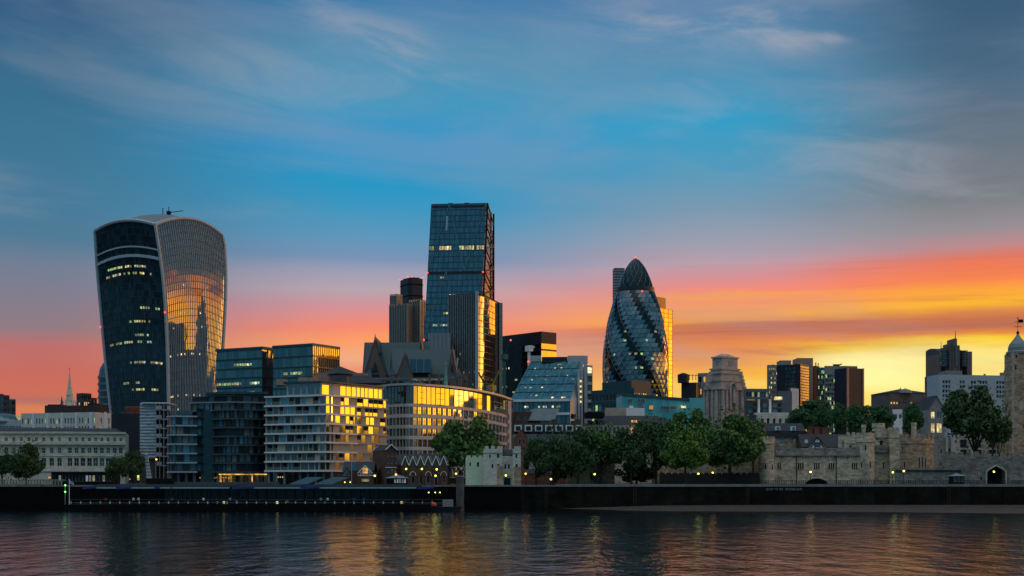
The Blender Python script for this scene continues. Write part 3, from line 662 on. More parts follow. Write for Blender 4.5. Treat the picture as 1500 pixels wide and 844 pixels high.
lat = mat('lattice steel', (.3, .36, .4), .45)
mb = MB()
for j in range(NR):
    for i in range(NC):
        a = gp(i, j, rows[j], .15); o0 = j % 2
        if (i+(.5 if o0 else 0)+j*.5) % 6 < 1.6: continue
        for T in (gp(i+(0 if o0 == 0 else 1), j+1, rows[j+1], .15), gp(i-(1 if o0 == 0 else 0), j+1, rows[j+1], .15)):
            mb.tube(a, T, .13, n=3)
mb.build('lattice', lat, r_)
mb = MB()
for j in range(1, NR, 1):
    z = rows[j]
    for i in range(72):
        a0, a1 = 2*math.pi*i/72, 2*math.pi*(i+1)/72; r = rad(z)+.08
        mb.tube((cx+r*math.sin(a0), cy-r*math.cos(a0), z), (cx+r*math.sin(a1), cy-r*math.cos(a1), z), .11, n=3)
mb.build('floor_rings', dark_p, r_)
for n_ in range(34):
    j = R.choice([12, 14, 15, 15, 18, 20, 21, 24, 24, 25, 26, 26, 27, 30, 32]); i = R.choice([R.randrange(-9, 9), R.randrange(-3, 4)]); a = 2*math.pi*(i+.5)/NC; z0 = rows[j]+.8; z1 = z0+1.5; mb = MB()
    r0 = rad(z0)+.1; r1 = rad(z1)+.1; tt = Vector((math.cos(a), math.sin(a), 0)); nn = Vector((math.sin(a), -math.cos(a), 0))
    mb.strip([Vector((cx, cy, z0))+nn*r0, Vector((cx, cy, z1))+nn*r1], [nn]*2, [tt]*2, R.uniform(1.2, 2.6), .06); mb.build('lit_window', R.choice([lit_g, lit_y, lit_d]), r_)
mb = MB(); mb.lathe((cx, cy), [(rad(zsh)+.3, zsh-2), (rad(zsh)+.5, zsh), (rad(zsh)+.3, zsh+2.5)], 48); mb.build('collar', dark_p, r_)
dome = [(rad(zsh+2.5+(ztop-zsh-2.5)*k/14), zsh+2.5+(ztop-zsh-2.5)*k/14) for k in range(15)]
mb = MB(); mb.lathe((cx, cy), dome, 36); mb.build('dome_glass', glass('dome glass', (.002, .018, .026), (.006, .03, .042), ior=1.22, rough=.15), r_)
mb = MB()
for sgn in (1, -1):
    for i in range(16):
        pv = None
        for k in range(15):
            r, z = dome[k]; a = 2*math.pi*(i+sgn*k*.17)/16; p = Vector((cx+(r+.1)*math.sin(a), cy-(r+.1)*math.cos(a), z))
            if pv is not None and r > .8: mb.tube(pv, p, .11, n=3)
            pv = p
mb.build('dome_ribs', mat('dark lattice steel', (.2, .32, .38), .45), r_)
red(r_, (cx, cy, ztop+.5), .8); red(r_, (cx-rad(zsh)*.62, cy-rad(zsh)*.82, Z(433, 1000)), .8); red(r_, (cx+rad(zsh)*.25, cy-rad(zsh)-1, Z(431, 1000)), .8)

r_ = thing('golden_tower', 'tall tower behind the bullet shaped tower, its golden stepped right side showing', 'skyscraper', (X(940, 1250), 1250, GZ))
q = corner(897, 960, 985, 1250, 50); z1, z2 = Z(450, 1250), Z(434, 1250)
S = bil(q[1], q[2], GZ, z1); curtain(r_, S, 8, 40, glass('bronze mirror', (.5, .34, .14), (.6, .42, .18), ior=2.5, metal=.8), fin=(mat('bronze mullion', (.3, .2, .08), .4, metal=.5), 2, .5, .2), slab=(mat('bronze mullion', ()), 1, .4, .2), jit=.03)
mb = MB(); mb.prism([q[0], q[1]+Vector((0, .4)), q[2]+Vector((0, .4)), q[3]], GZ, z1); mb.build('core', dark_p, r_)
q2 = [q[1].lerp(q[0], .15), q[1].lerp(q[2], .05), q[1].lerp(q[2], .6), q[3].lerp(q[2], .4)]; mb = MB(); mb.prism(q2, z1, z2); mb.build('plant_storey', mat('bronze mullion', ()), r_)
l = corner(897.5, 900, 915, 1245, 5); z3 = Z(392.5, 1245); mb = MB(); mb.prism(l, z1, z3); mb.build('lift_core', mat('blue grey panels', (.1, .14, .17), .5), r_)
mb = MB()
for k in range(14): mb.prism(shrink(l, -.3), z1+(z3-z1)*k/14, z1+(z3-z1)*k/14+.7)
mb.build('core_bands', silver, r_)

# ---- pair of green glass offices
r_ = thing('glass_office', 'green glass office block right of the flaring tower with a pale roof line', 'office block', P(355, 620), 'pair of green glass offices')
q = corner(317, 384, 403, 620, 62); zt = Z(511, 620)
for e, g_ in ((0, g_teal), (1, g_gold)):
    curtain(r_, bil(q[e], q[e+1], GZ, zt), (18, 8)[e], 14, g_, slab=(mat('teal floor edge', ()), 1, .7, .2), lit=runs(18, [(12, 7, 14), (10, 0, 18), (9, 2, 15), (7, 0, 17)], [lit_d, lit_g], .8, (.3, .55))[:70] if e == 0 else [])
mb = MB(); mb.prism([q[0]+Vector((.2, .5)), q[1]+Vector((0, .5)), q[2]+Vector((-.2, .5)), q[3]], GZ, zt-.1); mb.build('core', dark_p, r_)
mb = MB(); mb.prism(shrink(q, -.5), zt, zt+1.1); mb.build('roof', roof_t, r_)
r_ = thing('glass_office', 'green glass office block with gilded right side and pale roof line', 'office block', P(450, 600), 'pair of green glass offices')
q = corner(400, 458, 497, 600, 60); zt = Z(506, 600)
for e, g_ in ((0, g_teal), (1, g_gold)):
    curtain(r_, bil(q[e], q[e+1], GZ, zt), (16, 14)[e], 13, g_, fin=(mat('bronze mullion', ()), 1, .3, .15) if e else None, slab=(mat('bronze mullion', ()) if e else mat('teal floor edge', ()), 1, .6, .2), lit=runs(16, [(10, 3, 12), (8, 6, 15)], [lit_d], .6, (.3, .55)) if e == 0 else [])
mb = MB(); mb.prism([q[0]+Vector((.2, .5)), q[1]+Vector((0, .5)), q[2]+Vector((-.2, .5)), q[3]], GZ, zt-.1); mb.build('core', dark_p, r_)
mb = MB(); mb.prism(shrink(q, -.5), zt, zt+1); mb.build('roof', roof_t, r_)

# ---- sloping glass building
r_ = thing('sloped_glass_building', 'office with one great sloping teal glass roof and white end piers', 'office block', P(800, 600))
Ys = 590; A, B = P(748, Ys+6), P(835, Ys); zb = Z(586, Ys); up = (P(853, Ys+34)); C_ = P(778, Ys+40); ztp = Z(529, Ys+34)
S = lambda u, v: Vector((*A, zb)).lerp(Vector((*B, zb)), u).lerp(Vector((*C_, ztp)).lerp(Vector((*up, ztp)), u), v)
curtain(r_, S, 24, 10, g_teal, fin=(mat('teal steel', ()), 4, .35, .2), slab=(mat('teal floor edge', ()), 2, .35, .25),
        lit=[(R.randrange(1, 23), j, lit_d if R.random() < .7 else lit_y, (.1, .35)) for j in (1, 3, 5, 6, 8, 9) for _ in range(3)] + [(16, 0, lit_y, (.5, .8)), (20, 0, lit_w, (.5, .8)), (21, 0, lit_y, (.5, .8))], name='sloping_glass')
S3 = bil(A, B, GZ, zb); curtain(r_, S3, 26, 6, g_teal, slab=(white, 1, 1.1, .5, 'white_band'), fin=(dark_p, 2, .2, .1), lit=runs(26, [(5, 4, 22)], [lit_d], .4, (.45, .6)))
Q = [B, P(850, Ys+12), up+Vector((9, 4))]; mb = MB(); E2 = P(861, Ys+22)
wl = wall(mb, B, P(846, Ys+9), GZ, zb, [(1, 8, GZ+3.2*k, GZ+3.2*k+2.3, 1.5) for k in range(10) if GZ+3.2*k+2.3 < zb]); mb.face([(*B, zb), (*P(846, Ys+9), zb), (*up, ztp), (*up, ztp-1)])
mb.build('end_wall', frame_w, r_); windows(r_, wl, [w_dark])
for (pl, pr, tp, dy) in ((846.5, 850, 540, 8), (851, 854, 521, 10), (856, 860, 521, 16), (832, 861, 521, 34), (777, 793, 521, 42)):
    mb = MB(); pb = front(pl, pr, Ys+dy, 6); mb.prism(pb, GZ if pr-pl < 6 else ztp-1, Z(tp, Ys+dy)); mb.build('pier' if pr-pl < 6 else 'roof_box', frame_w, r_)
q = front(860.5, 868, Ys+20, 16, 10); block(r_, q, GZ, Z(537, Ys+20), frame_w, {0: dict(n=1, f=13, w=(.05, .95), h=(.25, .95), d=.8)}, pick=lambda p: lit_w if p[2] > Z(545, Ys) and p[2] < Z(538, Ys) else w_mid, pname='stair_tower')
for y in (560, 568, 575, 583, 590): mb = MB(); p = p3(850.7, y, Ys+7); mb.box(p, (1, 0), (.8, .4, 1)); mb.build('stair_light', lit_y, r_)
mb = MB(); mb.face([(*A, GZ), (*A, zb), (*C_, ztp), (*C_, GZ)]); mb.face([(*C_, GZ), (*C_, ztp), (*up, ztp), (*up, GZ)]); mb.build('rear_wall', conc_d, r_)
mb = MB(); mb.prism(front(794, 831, Ys+36, 5), ztp-.5, ztp+2.2); mb.build('roof_plant', dark_p, r_)

# ---- gothic offices with steep roofs
r_ = thing('gothic_offices', 'pinkish granite offices with steep teal grey roofs and pointed gables', 'office block', P(605, 640))
def wing(pl, pr, Y, dep, ye, yr, axis, turn=0, fl=.14, rects=None):
    q = front(pl, pr, Y, dep, turn); gable(r_, q, GZ, Z(ye, Y), Z(yr, Y), gran, roof_t, axis, .3, rects, flare=fl, pick=[w_blue, w_dark], fmat=gran, bars=1)
    return q
wing(531, 625, 665, 22, 553, 499, 0)
q = wing(533, 566, 652, 30, 548, 493, 1, rects={0: [(4.0, 7.8, Z(566, 652), Z(549, 652), .8)]})
for px, py, Y, w, h, r0_ in ((549.5, 538, 651.8, 3.4, 4.5, 0), (557, 519, 651.8, 0, 0, 1.5), (593, 545, 631.8, 3, 7, 0), (662.5, 538, 627.8, 1.3, 4, 0)):
    c = p3(px, py, Y); mb = MB()
    if r0_: mb.tube(c, c+Vector((0, -.15, 0)), r0_*.6, n=12)
    else: mb.hexa([(c.x-w/2, Y-.2, c.z-h/2), (c.x+w/2, Y-.2, c.z-h/2), (c.x+w/2, Y, c.z-h/2), (c.x-w/2, Y, c.z-h/2)], [(c.x-.2, Y-.2, c.z+h/2), (c.x+.2, Y-.2, c.z+h/2), (c.x+.2, Y, c.z+h/2), (c.x-.2, Y, c.z+h/2)])
    mb.build('gable_window', w_dark if Y > 640 or Y < 630 else g_mid, r_)
q = wing(575, 668, 640, 20, 548, 509, 0, 8)
q = wing(612, 621, 655, 26, 535, 496, 1)
q = wing(580, 606, 632, 24, 553, 517, 1, rects={0: [(1.5, 7, Z(566, 632), Z(554, 632), .5)]})
q = wing(656, 669, 628, 24, 545, 509, 1, rects={0: [(1.2, 3.2, Z(562, 628), Z(549, 628), .4)]})
q = wing(540, 668, 622, 16, 556, 552, 0, 0, rects={0: [(2+3.1*k, 4.2+3.1*k, Z(566, 622), Z(558, 622), .3) for k in range(12)]})
q = front(668, 686, 630, 18, 12); block(r_, q, GZ, Z(549, 630), gran, {0: dict(n=5, f=1, z=(Z(563, 630), Z(556, 630)), w=(.25, .75), h=(.2, .9))}, pick=[lit_o, w_dark])
for k in range(26):
    px = 604+k*2.2
    if px > 650: break
    mb = MB(); p = p3(px, 557+R.uniform(-1, 1), 621.4); mb.box(p, (1, 0), (R.uniform(.3, .6), .2, .4)); mb.build('lit_window', lit_d, r_)
for px, Y in ((600, 621), (629, 621), (643, 621), (655, 619)): mb = MB(); p = P(px, Y); mb.box((*p, GZ), (1, 0), (.8, 1, Z(548, Y)-GZ)); mb.build('buttress', gran, r_)
for k in range(3):      # dark glazed dormers on the lower roof
    a, b = 599.5+k*10.6, 609.6+k*10.6; Yd = 637.5; mb = MB(); c = front(a, b, Yd, 7); mb.hexa([(*p, Z(546, Yd)) for p in c], [(*(p+Vector((0, 1.2))), Z(526, Yd)) for p in c]); mb.build('glazed_dormer', g_navy, r_)
    mb = MB(); mb.tube((*c[0], Z(546, Yd)), (c[0].x, c[0].y+1.2, Z(526, Yd)), .22, n=4); mb.build('dormer_rib', lead, r_)
for px, py, Y in ((549.5, 493, 650), (593, 517, 630), (616.5, 496, 653), (662.5, 509, 626)):
    mb = MB(); p = p3(px, py+1, Y); mb.lathe((p.x, p.y), [(.35, p.z-1.5), (.3, p.z), (.03, p.z+2.0)], 6); mb.build('pinnacle', gran, r_)
for a, b, y, Y in ((668, 676, 552, 624), (536, 545, 552, 648), (570, 578, 550, 628)):
    q = front(a, b, Y, 6); mb = MB(); mb.prism(q, GZ, Z(y, Y)); mb.build('stair_turret', gran, r_); hip(r_, q, Z(y, Y), 4.5, roof_t, .2, 'turret_roof')
r_ = thing('church_spire', 'thin green copper spire rising in front of the gothic offices', 'spire', P(653, 520))
mb = MB(); c = P(653, 520); mb.lathe(c, [(1.3, GZ), (1.2, Z(572, 520)), (.9, Z(566, 520)), (.08, Z(536, 520))], 8); mb.build('spire', copper, r_)
mb = MB(); mb.tube((*c, Z(536, 520)), (*c, Z(531, 520)), .1); mb.box((c.x, c.y, Z(534, 520)), (1, 0), (1.8, .15, .3)); mb.build('weather_vane', mat('gilded vane', (.4, .3, .1), .4, metal=.6), r_)

# ---- classical monument tower
r_ = thing('monument_tower', 'stepped classical pale stone tower with columns and an arched statue niche above the trees', 'tower', P(1060, 600))
pk = mat('portland stone', (.46, .39, .35), .8, .12, .5, bricks=(1.3, .6)); Ym = 600
def tier(pl, pc, pr, y0, y1, Y=Ym, al_=38, nm='tier', cor=True, specs=None):
    q = corner(pl, pc, pr, Y, al_)
    if specs: block(r_, q, Z(y0, Y), Z(y1, Y), pk, specs, pk, par=0, pname=nm, pick=[w_dark], fmat=pk)
    else: mb = MB(); mb.prism(q, Z(y0, Y), Z(y1, Y)); mb.build(nm, pk, r_)
    if cor: mb = MB(); mb.prism(shrink(q, -.7), Z(y1, Y), Z(y1, Y)+.7); mb.build('cornice', pk, r_)
    return q
q = tier(1032, 1054.5, 1092, 706, 570, 596, specs=None)
for e, us in ((0, (.1, .3, .62, .85)), (1, (.06, .2, .8, .94))):
    for u in us: mb = MB(); c = q[e].lerp(q[e+1], u)+nrm2(q[e], q[e+1])*.9; mb.lathe(c, [(.9, GZ), (.85, Z(590, 596)), (.75, Z(572, 596)), (1.1, Z(570.5, 596))], 10); mb.build('column', pk, r_)
q = tier(1035.5, 1056, 1089, 570, 558, 598)
q = tier(1038, 1056, 1086, 558, 547, 599); q = tier(1041, 1057, 1083, 547, 541, 600)
q = tier(1043.5, 1057.5, 1080.5, 541, 524, 601, specs={0: dict(n=3, f=1, w=(.3, .75), h=(.25, .75), d=.5, mar=2), 1: dict(n=3, f=1, w=(.3, .75), h=(.25, .75), d=.5, mar=4)})
hip(r_, q, Z(523.3, 601), (523.3-517)/F*601, pk, .6, 'pyramid_roof')
for k in range(5):
    t1 = 546+k*5.5
    for px in (1041-k*1.7, 1085+k*1.4): mb = MB(); p = P(px, 600); mb.box((*p, Z(t1+3.5, 600)), (1, .5), (1.3, 1.3, 1.6)); mb.build('scroll_block', pk, r_)
nq = corner(1032, 1054.5, 1092, 595.2, 38); A, B = nq[1].lerp(nq[2], .28), nq[1].lerp(nq[2], .70); n = nrm2(A, B); mb = MB(); c = A.lerp(B, .5); hw = (B-A).length/2
d = (B-A).normalized(); pan = lambda u, z, o_: (*(c+d*u+n*o_), z); zq0, zq1 = Z(600, 596), Z(566, 596)
seg = [(hw*.42*math.cos(math.pi*k/10), zq1+hw*.42*math.sin(math.pi*k/10)) for k in range(11)]
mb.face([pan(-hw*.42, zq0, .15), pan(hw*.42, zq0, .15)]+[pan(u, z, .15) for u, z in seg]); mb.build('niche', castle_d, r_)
mb = MB()
for (u0, z0), (u1, z1) in zip(seg, seg[1:]): mb.tube(pan(u0*1.15, zq1+(z0-zq1)*1.15, .3), pan(u1*1.15, zq1+(z1-zq1)*1.15, .3), .5, n=5)
for s_ in (-1, 1): mb.tube(pan(s_*hw*.5, zq0, .4), pan(s_*hw*.5, zq1, .4), .6, n=8)
mb.build('niche_surround', pk, r_)
sk = [((0, 0), .75), ((0, 2.2), .95), ((.1, 4.2), .8), ((.05, 5.6), .55), ((0, 6.2), .28), ((0, 6.9), .42)]; mb = MB(); z0 = Z(590, 596)
for ((u0, h0), a0), ((u1, h1), a1) in zip(sk, sk[1:]): mb.tube(pan(u0, z0+h0, .9), pan(u1, z0+h1, .9), a0, a1, n=8)
mb.tube(pan(.1, z0+5.4, .9), pan(1.3, z0+4.2, 1.2), .3, .2); mb.tube(pan(1.3, z0+4.2, 1.2), pan(1.1, z0+6.4, 1.2), .2, .12); mb.build('statue', pk, r_)

def simple(name, label, cat, pl, pc, pr, Y, al_, top, wm, specs=None, pick=None, rm=None, group=None, par=.6, base=None, fmat=None, bars=0, **k):
    q = corner(pl, pc, pr, Y, al_); r = thing(name, label, cat, (q[1].x, q[1].y, base if base else GZ), group)
    block(r, q, base if base else GZ, Z(top, Y), wm, specs, rm, par, pick=pick, fmat=fmat, bars=bars, **k)
    if (q[2]-q[0]).length > 12: clutter(r, q, Z(top, Y), 4)
    return r, q
# ---- teal block and turquoise extension in front of the bullet tower
r_, q = simple('teal_office', 'dark teal office block with a stepped top below the bullet shaped tower', 'office block', 866, 929, 948, 560, 40, 570, mat('dark teal cladding', (.02, .07, .085), .4), {0: dict(n=12, f=8, w=(.12, .88), h=(.2, .85), z=(Z(690, 560), Z(573, 560))), 1: dict(n=6, f=8, w=(.1, .9), h=(.2, .85), z=(Z(690, 560), Z(573, 560)))}, pick=[w_dark, w_dark, w_blue, lit_g, w_dark, w_mid])
mb = MB(); mb.prism(corner(882, 925, 953, 566, 40), GZ, Z(557, 566)); mb.build('upper_storey', mat('dark teal cladding', ()), r_)
r_ = thing('turquoise_office', 'long low turquoise glass pavilion with a falling roof line above the trees', 'office block', P(970, 480))
q = front(911, 1010, 480, 14, 4); A, B = q[0], q[1]; z0, za, zb_ = GZ, Z(579.5, 480), Z(588, 484)
mb = MB(); mb.face([(*A, z0), (*B, z0), (*B, zb_), (*A, za)], 0, [(0, 0), (20, 0), (20, 6), (0, 6)]); mb.face([(*A, za), (*B, zb_), (*q[2], zb_), (*q[3], za)]); mb.face([(*B, z0), (*q[2], z0), (*q[2], zb_), (*B, zb_)]); mb.face([(*q[3], z0), (*A, z0), (*A, za), (*q[3], za)]); mb.build('glass_wall', mat('turquoise glass panels', (.03, .33, .36), .3, .1, .1, ior=1.6), r_)
mb = MB(); o_ = Vector((0, -.4)); mb.hexa([(*(A+o_), za), (*(B+o_), zb_), (*q[2], zb_), (*q[3], za)], [(*(A+o_), za+.9), (*(B+o_), zb_+.9), (*q[2], zb_+.9), (*q[3], za+.9)]); mb.build('roof', roof_t, r_)
for a_p, b_p, yt, yb, m in ((919, 929, 584, 590, w_mid), (934, 945, 584, 591, w_mid), (922, 930, 594, 599, lit_d), (934, 943, 595, 599, w_mid), (951, 957, 594, 600, w_mid), (968, 980, 595, 600, w_mid), (981, 990, 595, 600, w_mid), (997, 1005, 594, 598, lit_w)):
    mb = MB(); pa = wall(MB(), P(a_p, 481), P(b_p, 481.6), 0, 1); a = P(a_p, 479.6); b2 = P(b_p, 480.6); w = (b2-a).length
    pane(mb, (Vector((*a, Z(yb, 480))), Vector((*b2, Z(yb, 480))), Z(yb, 480), Z(yt, 480), Vector((0, -1)), None), 2); mb.build('window', [m, frame_w], r_)
mb = MB(); mb.prism(front(1010, 1032, 484, 14, 4), GZ, Z(583, 484)); mb.build('end_bay', mat('turquoise glass panels', ()), r_)
simple('rooftop_hut', 'pale rendered roof block beside a white one, in front of the turquoise pavilion', 'building', 886, 888, 919, 452, 5, 600, beige)
simple('white_roof_block', 'white rendered block on the roofs below the turquoise pavilion', 'building', 917, 918, 944, 450, 5, 600, white)
r_ = thing('long_roofs_block', 'long dark mansard block with a black rounded roof hood behind the row of trees', 'building', P(900, 440))
q = front(858, 1000, 440, 16, 3); block(r_, q, GZ, Z(622, 440), beige, {0: dict(n=22, f=2, w=(.2, .8), h=(.15, .85), d=.3, z=(Z(650, 440), Z(624, 440)))}, pick=[w_dark, w_mid, lit_o, w_dark, w_dark], par=0)
hip(r_, q, Z(622, 440), 3.4, slate, .3, 'mansard')
mb = MB(); c = front(857, 885, 436, 8); mb.prism(c, Z(612, 436), Z(604, 436)); mb.build('roof_hood', blackm, r_)
for px in (926, 929, 932, 938): mb = MB(); mb.box((*P(px, 438.6), Z(619, 438)), (1, 0), (.5, .5, .8)); mb.build('lit_window', lit_o, r_)
# ---- small blocks between bullet tower and monument
r_, q = simple('dark_plant_block', 'dark block with a roof water tank left of the stepped stone tower', 'building', 998, 1020, 1026, 640, 60, 562, dark_p)
mb = MB(); mb.lathe(P(1001, 642), [(2.8, Z(561, 642)), (2.9, Z(549, 642)), (1.2, Z(547, 642)), (0, Z(546, 642))], 12); mb.build('water_tank', navy_p, r_)
mb = MB(); a = p3(1005, 557, 642)
for k in range(4): mb.tube(a+Vector((k*1.6, 0, 0)), a+Vector((k*1.6, 0, 3-k*.2)), .15); mb.tube(a+Vector((k*1.6, 0, 2.6)), a+Vector((k*1.6+2, 0, 2.2)), .12)
mb.build('roof_rails', blackm, r_)
simple('grey_slab_block', 'narrow grey concrete slab immediately left of the stepped stone tower', 'building', 1022, 1036, 1042, 645, 60, 548, conc, {0: dict(n=2, f=9, w=(.2, .8), h=(.3, .8))}, pick=[w_dark, w_mid, lit_o])

# ---- cluster behind, right of the monument
G3 = 'office cluster right of the stone tower'
r_, q = simple('pale_office', 'pale office block with many lit windows at the left end of the right hand cluster', 'office block', 1123.5, 1126, 1150, 1150, 8, 535.5, conc, {1: dict(n=9, f=15, w=(.15, .85), h=(.3, .75), z=(Z(640, 1150), Z(537, 1150)))}, pick=[w_mid, w_blue, lit_y, w_mid, lit_d], group=G3)
mb = MB(); mb.prism(front(1143, 1159, 1158, 16), Z(536, 1150), Z(528, 1158)); mb.build('roof_plant', conc, r_)
r_, q = simple('navy_office', 'navy and blue glass office with a copper gold right face', 'office block', 1138, 1172, 1184.5, 1100, 55, 534.5, navy_p, group=G3)
S = bil(q[0].lerp(q[1], .35)+nrm2(q[0], q[1])*.3, q[0].lerp(q[1], .82)+nrm2(q[0], q[1])*.3, Z(640, 1100), Z(536, 1100)); curtain(r_, S, 10, 18, g_mid, slab=(dark_p, 1, .8, .2), lit=[(4, 9, lit_w), (5, 9, lit_d), (8, 6, lit_d)])
S = bil(q[1]+nrm2(q[1], q[2])*.3, q[2]+nrm2(q[1], q[2])*.3, Z(640, 1100), Z(535, 1100)); curtain(r_, S, 6, 26, glass('copper mirror panels', (.16, .07, .03), (.2, .09, .03), rough=.35, ior=1.7, metal=.15), slab=(rust, 1, .6, .15), name='side_glass')
mb = MB(); mb.prism(front(1168, 1191, 1130, 20), GZ, Z(524.5, 1130)); mb.build('roof_plant', mat('warm concrete', (.36, .27, .22), .8), r_)
r_, q = simple('glass_link_office', 'teal glass office with a rust red column between the navy blocks', 'office block', 1183, 1186, 1208, 1140, 10, 539, g_mid, {1: dict(n=9, f=13, w=(.15, .85), h=(.2, .85), z=(Z(640, 1140), Z(541, 1140)))}, pick=[w_mid, w_blue, w_dark, w_dark, lit_g], group=G3)
mb = MB(); mb.prism(front(1192, 1196.5, 1136, 6), GZ, Z(536, 1136)); mb.build('red_shaft', rust, r_)
mb = MB(); mb.tube(p3(1195, 536, 1138), p3(1195, 531, 1138), .5); mb.tube(p3(1198, 536, 1138), p3(1199, 532, 1138), .4); mb.build('roof_masts', rust, r_)
r_, q = simple('dark_twin_office', 'near black office block with pale copper edge strips at the right end of the cluster', 'office block', 1222.5, 1241, 1264.5, 1080, 28, 540, navy_p, group=G3)
for pz, w in ((1241.5, 2.0), (1264, 1.4)):
    mb = MB(); c = along(q[1], (q[2]-q[1]).normalized(), pz); mb.box((*(c+nrm2(q[1], q[2])*.4), GZ), (q[2]-q[1]), (w, .8, Z(540, 1080)-GZ+.8)); mb.build('edge_strip', mat('copper pink strip', (.5, .24, .17), .5), r_)
r_, q = simple('teal_top_office', 'grey teal glass office half hidden behind the near black block', 'office block', 1207.5, 1209, 1256, 1115, 6, 537, conc, {1: dict(n=16, f=14, w=(.05, .95), h=(.2, .9), z=(Z(640, 1115), Z(548, 1115)))}, pick=[w_mid, w_dark, w_blue, w_mid, w_dark, lit_g], group=G3)
mb = MB(); mb.tube(p3(1226, 537, 1118), p3(1233, 533, 1118), .5); mb.box(p3(1225, 536.5, 1118), (1, 0), (5, 3, 1.6)); mb.build('roof_plant', dark_p, r_)
# foreground of the cluster
r_, q = simple('striped_annex', 'low annex of gold lit vertical stripes under the copper gold face', 'building', 1155, 1158, 1168, 700, 40, 569, conc_d, group=G3)
S = bil(q[1], q[2], GZ+30, Z(569, 700)); curtain(r_, [S, lambda u, v: S(u, v)+Vector((*nrm2(q[1], q[2])*.3, 0))][1], 6, 4, g_gold, fin=(white, 1, .5, .4))
simple('grey_wall_block', 'plain dark grey block in front of the navy office', 'building', 1138, 1143, 1160, 640, 15, 574.5, mat('blue grey panels', ()), {0: dict(n=2, f=2, z=(Z(590, 640), Z(578, 640)))})
r_, q = simple('canopy_office', 'modern grey office with an overhanging glazed top storey right of the stone tower', 'office block', 1091, 1095, 1146, 560, 8, 588, conc_d, {1: dict(n=7, f=2, w=(.1, .9), h=(.15, .85), z=(Z(606, 560), Z(589, 560)))}, pick=[w_blue, w_dark, w_mid, w_dark])
top = corner(1090, 1093, 1126, 552, 6); block(r_, top, Z(585, 552), Z(571.5, 552), mat('blue grey panels', ()), {1: dict(n=8, f=1, w=(.08, .92), h=(.25, .8), d=.5)}, pick=[w_mid, w_dark, lit_d, w_mid], pname='top_storey')
for px in (1111.5, 1128): mb = MB(); mb.tube((*P(px, 551), GZ), (*P(px, 551), Z(585, 551)), .5); mb.build('column', white, r_)
mb = MB(); mb.strip([p3(1134, 584, 555), p3(1143, 584, 555)], [Vector((0, -1, 0))]*2, [Vector((0, 0, 1))]*2, 1.2, 4); mb.build('lit_window', lit_y, r_)
mb = MB(); mb.prism(front(1108, 1155, 545, 6), Z(607, 545), Z(604.5, 545)); mb.build('terrace', white, r_)
simple('pale_stone_building', 'pale stone building with dark openings just right of the largest tree', 'building', 1108, 1112, 1156, 470, 6, 608, stone, {1: dict(n=5, f=2, w=(.3, .75), h=(.15, .8), d=.8, z=(Z(640, 470), Z(610, 470)))})

# ---- right hand group
r_ = thing('brown_hotel', 'brown stone high rise with rounded blue glass bays and a central spiked fin', 'high rise', P(1390, 640))
hb = mat('brown granite panels', (.17, .13, .115), .7, .15, .3)
q = corner(1354.5, 1376, 1426, 640, 12); block(r_, q, GZ, Z(551, 640), hb, {1: dict(n=14, f=2, w=(.25, .75), h=(.2, .8), z=(Z(562, 640), Z(552, 640))), 0: dict(n=5, f=8, w=(.3, .7), h=(.3, .7))}, pick=[w_dark, w_mid, lit_d])
a = corner(1356, 1378, 1422, 646, 12); mb = MB(); z0, z1 = Z(551, 646), Z(517, 646); mb.prism(a, z0, z1); mb.build('upper_wall', hb, r_)
mb = MB(); A, B = a[0], a[1]; nn = 10; w2 = Vector((a[2]-a[1])).normalized()*14
for k in range(nn):      # barrel roof at the left
    f0, f1 = k/nn, (k+1)/nn; h = lambda f: z1+3.0*math.sin(math.pi*min(1, f*.75+.25)); p, s_ = A.lerp(B, f0), A.lerp(B, f1)
    mb.hexa([(*p, z1-.2), (*s_, z1-.2), (*(s_+w2), z1-.2), (*(p+w2), z1-.2)], [(*p, h(f0)), (*s_, h(f1)), (*(s_+w2), h(f1)), (*(p+w2), h(f0))])
mb.build('barrel_roof', roof_t, r_)
for pl, pr, yt in ((1377, 1391, 515), (1406, 1417.5, 514.5)):
    c = (P(pl, 645)+P(pr, 645))/2; r = (P(pr, 645)-P(pl, 645)).length/2
    Sb = lambda u, v, c=c, r=r, yt=yt: Vector((c.x-r*math.cos(math.pi*u), c.y-r*math.sin(math.pi*u), Z(537, 645)+(Z(yt, 645)-Z(537, 645))*v))
    curtain(r_, Sb, 8, 9, g_fin, slab=(dark_p, 1, .4, .2), name='bay_glass'); cap(r_, [Sb(u/8, 1) for u in range(9)], roof_t, 'bay_roof')
for pl, pr, yt, Y in ((1397, 1402, 496, 640), (1402, 1406, 506, 641), (1391, 1397, 503, 642), (1386, 1392, 508, 644), (1417, 1424, 515, 643)): mb = MB(); mb.prism(front(pl, pr, Y, 10), Z(551, Y), Z(yt, Y)); mb.build('fin', hb, r_)
mb = MB(); mb.tube(p3(1399.5, 496, 641), p3(1399.5, 483, 641), .25, .05); mb.tube(p3(1378.5, 512, 643), p3(1378.5, 500, 643), .22, .05); mb.build('antenna', blackm, r_)
mb = MB(); mb.tube(p3(1400.6, 536, 639.4), p3(1400.6, 505, 639.4), .6, n=4); mb.build('glass_strip', g_gold, r_)
r_, q = simple('white_grid_building', 'long pale blue white building with square window grids behind the dark tree', 'building', 1358, 1376, 1484, 520, 10, 551, mat('pale blue white panels', (.38, .46, .5), .6, .06), {1: dict(n=26, f=4, w=(.1, .9), h=(.15, .85), z=(Z(583, 520), Z(556, 520)), skip=lambda i, j: (i % 13) in (0, 4, 5, 6, 9, 10) and i < 20)}, pick=[w_mid, w_dark], cap=90)
mb = MB(); mb.prism(front(1386, 1409.5, 522, 10), Z(551, 520), Z(543, 522)); mb.build('roof_box', conc, r_)
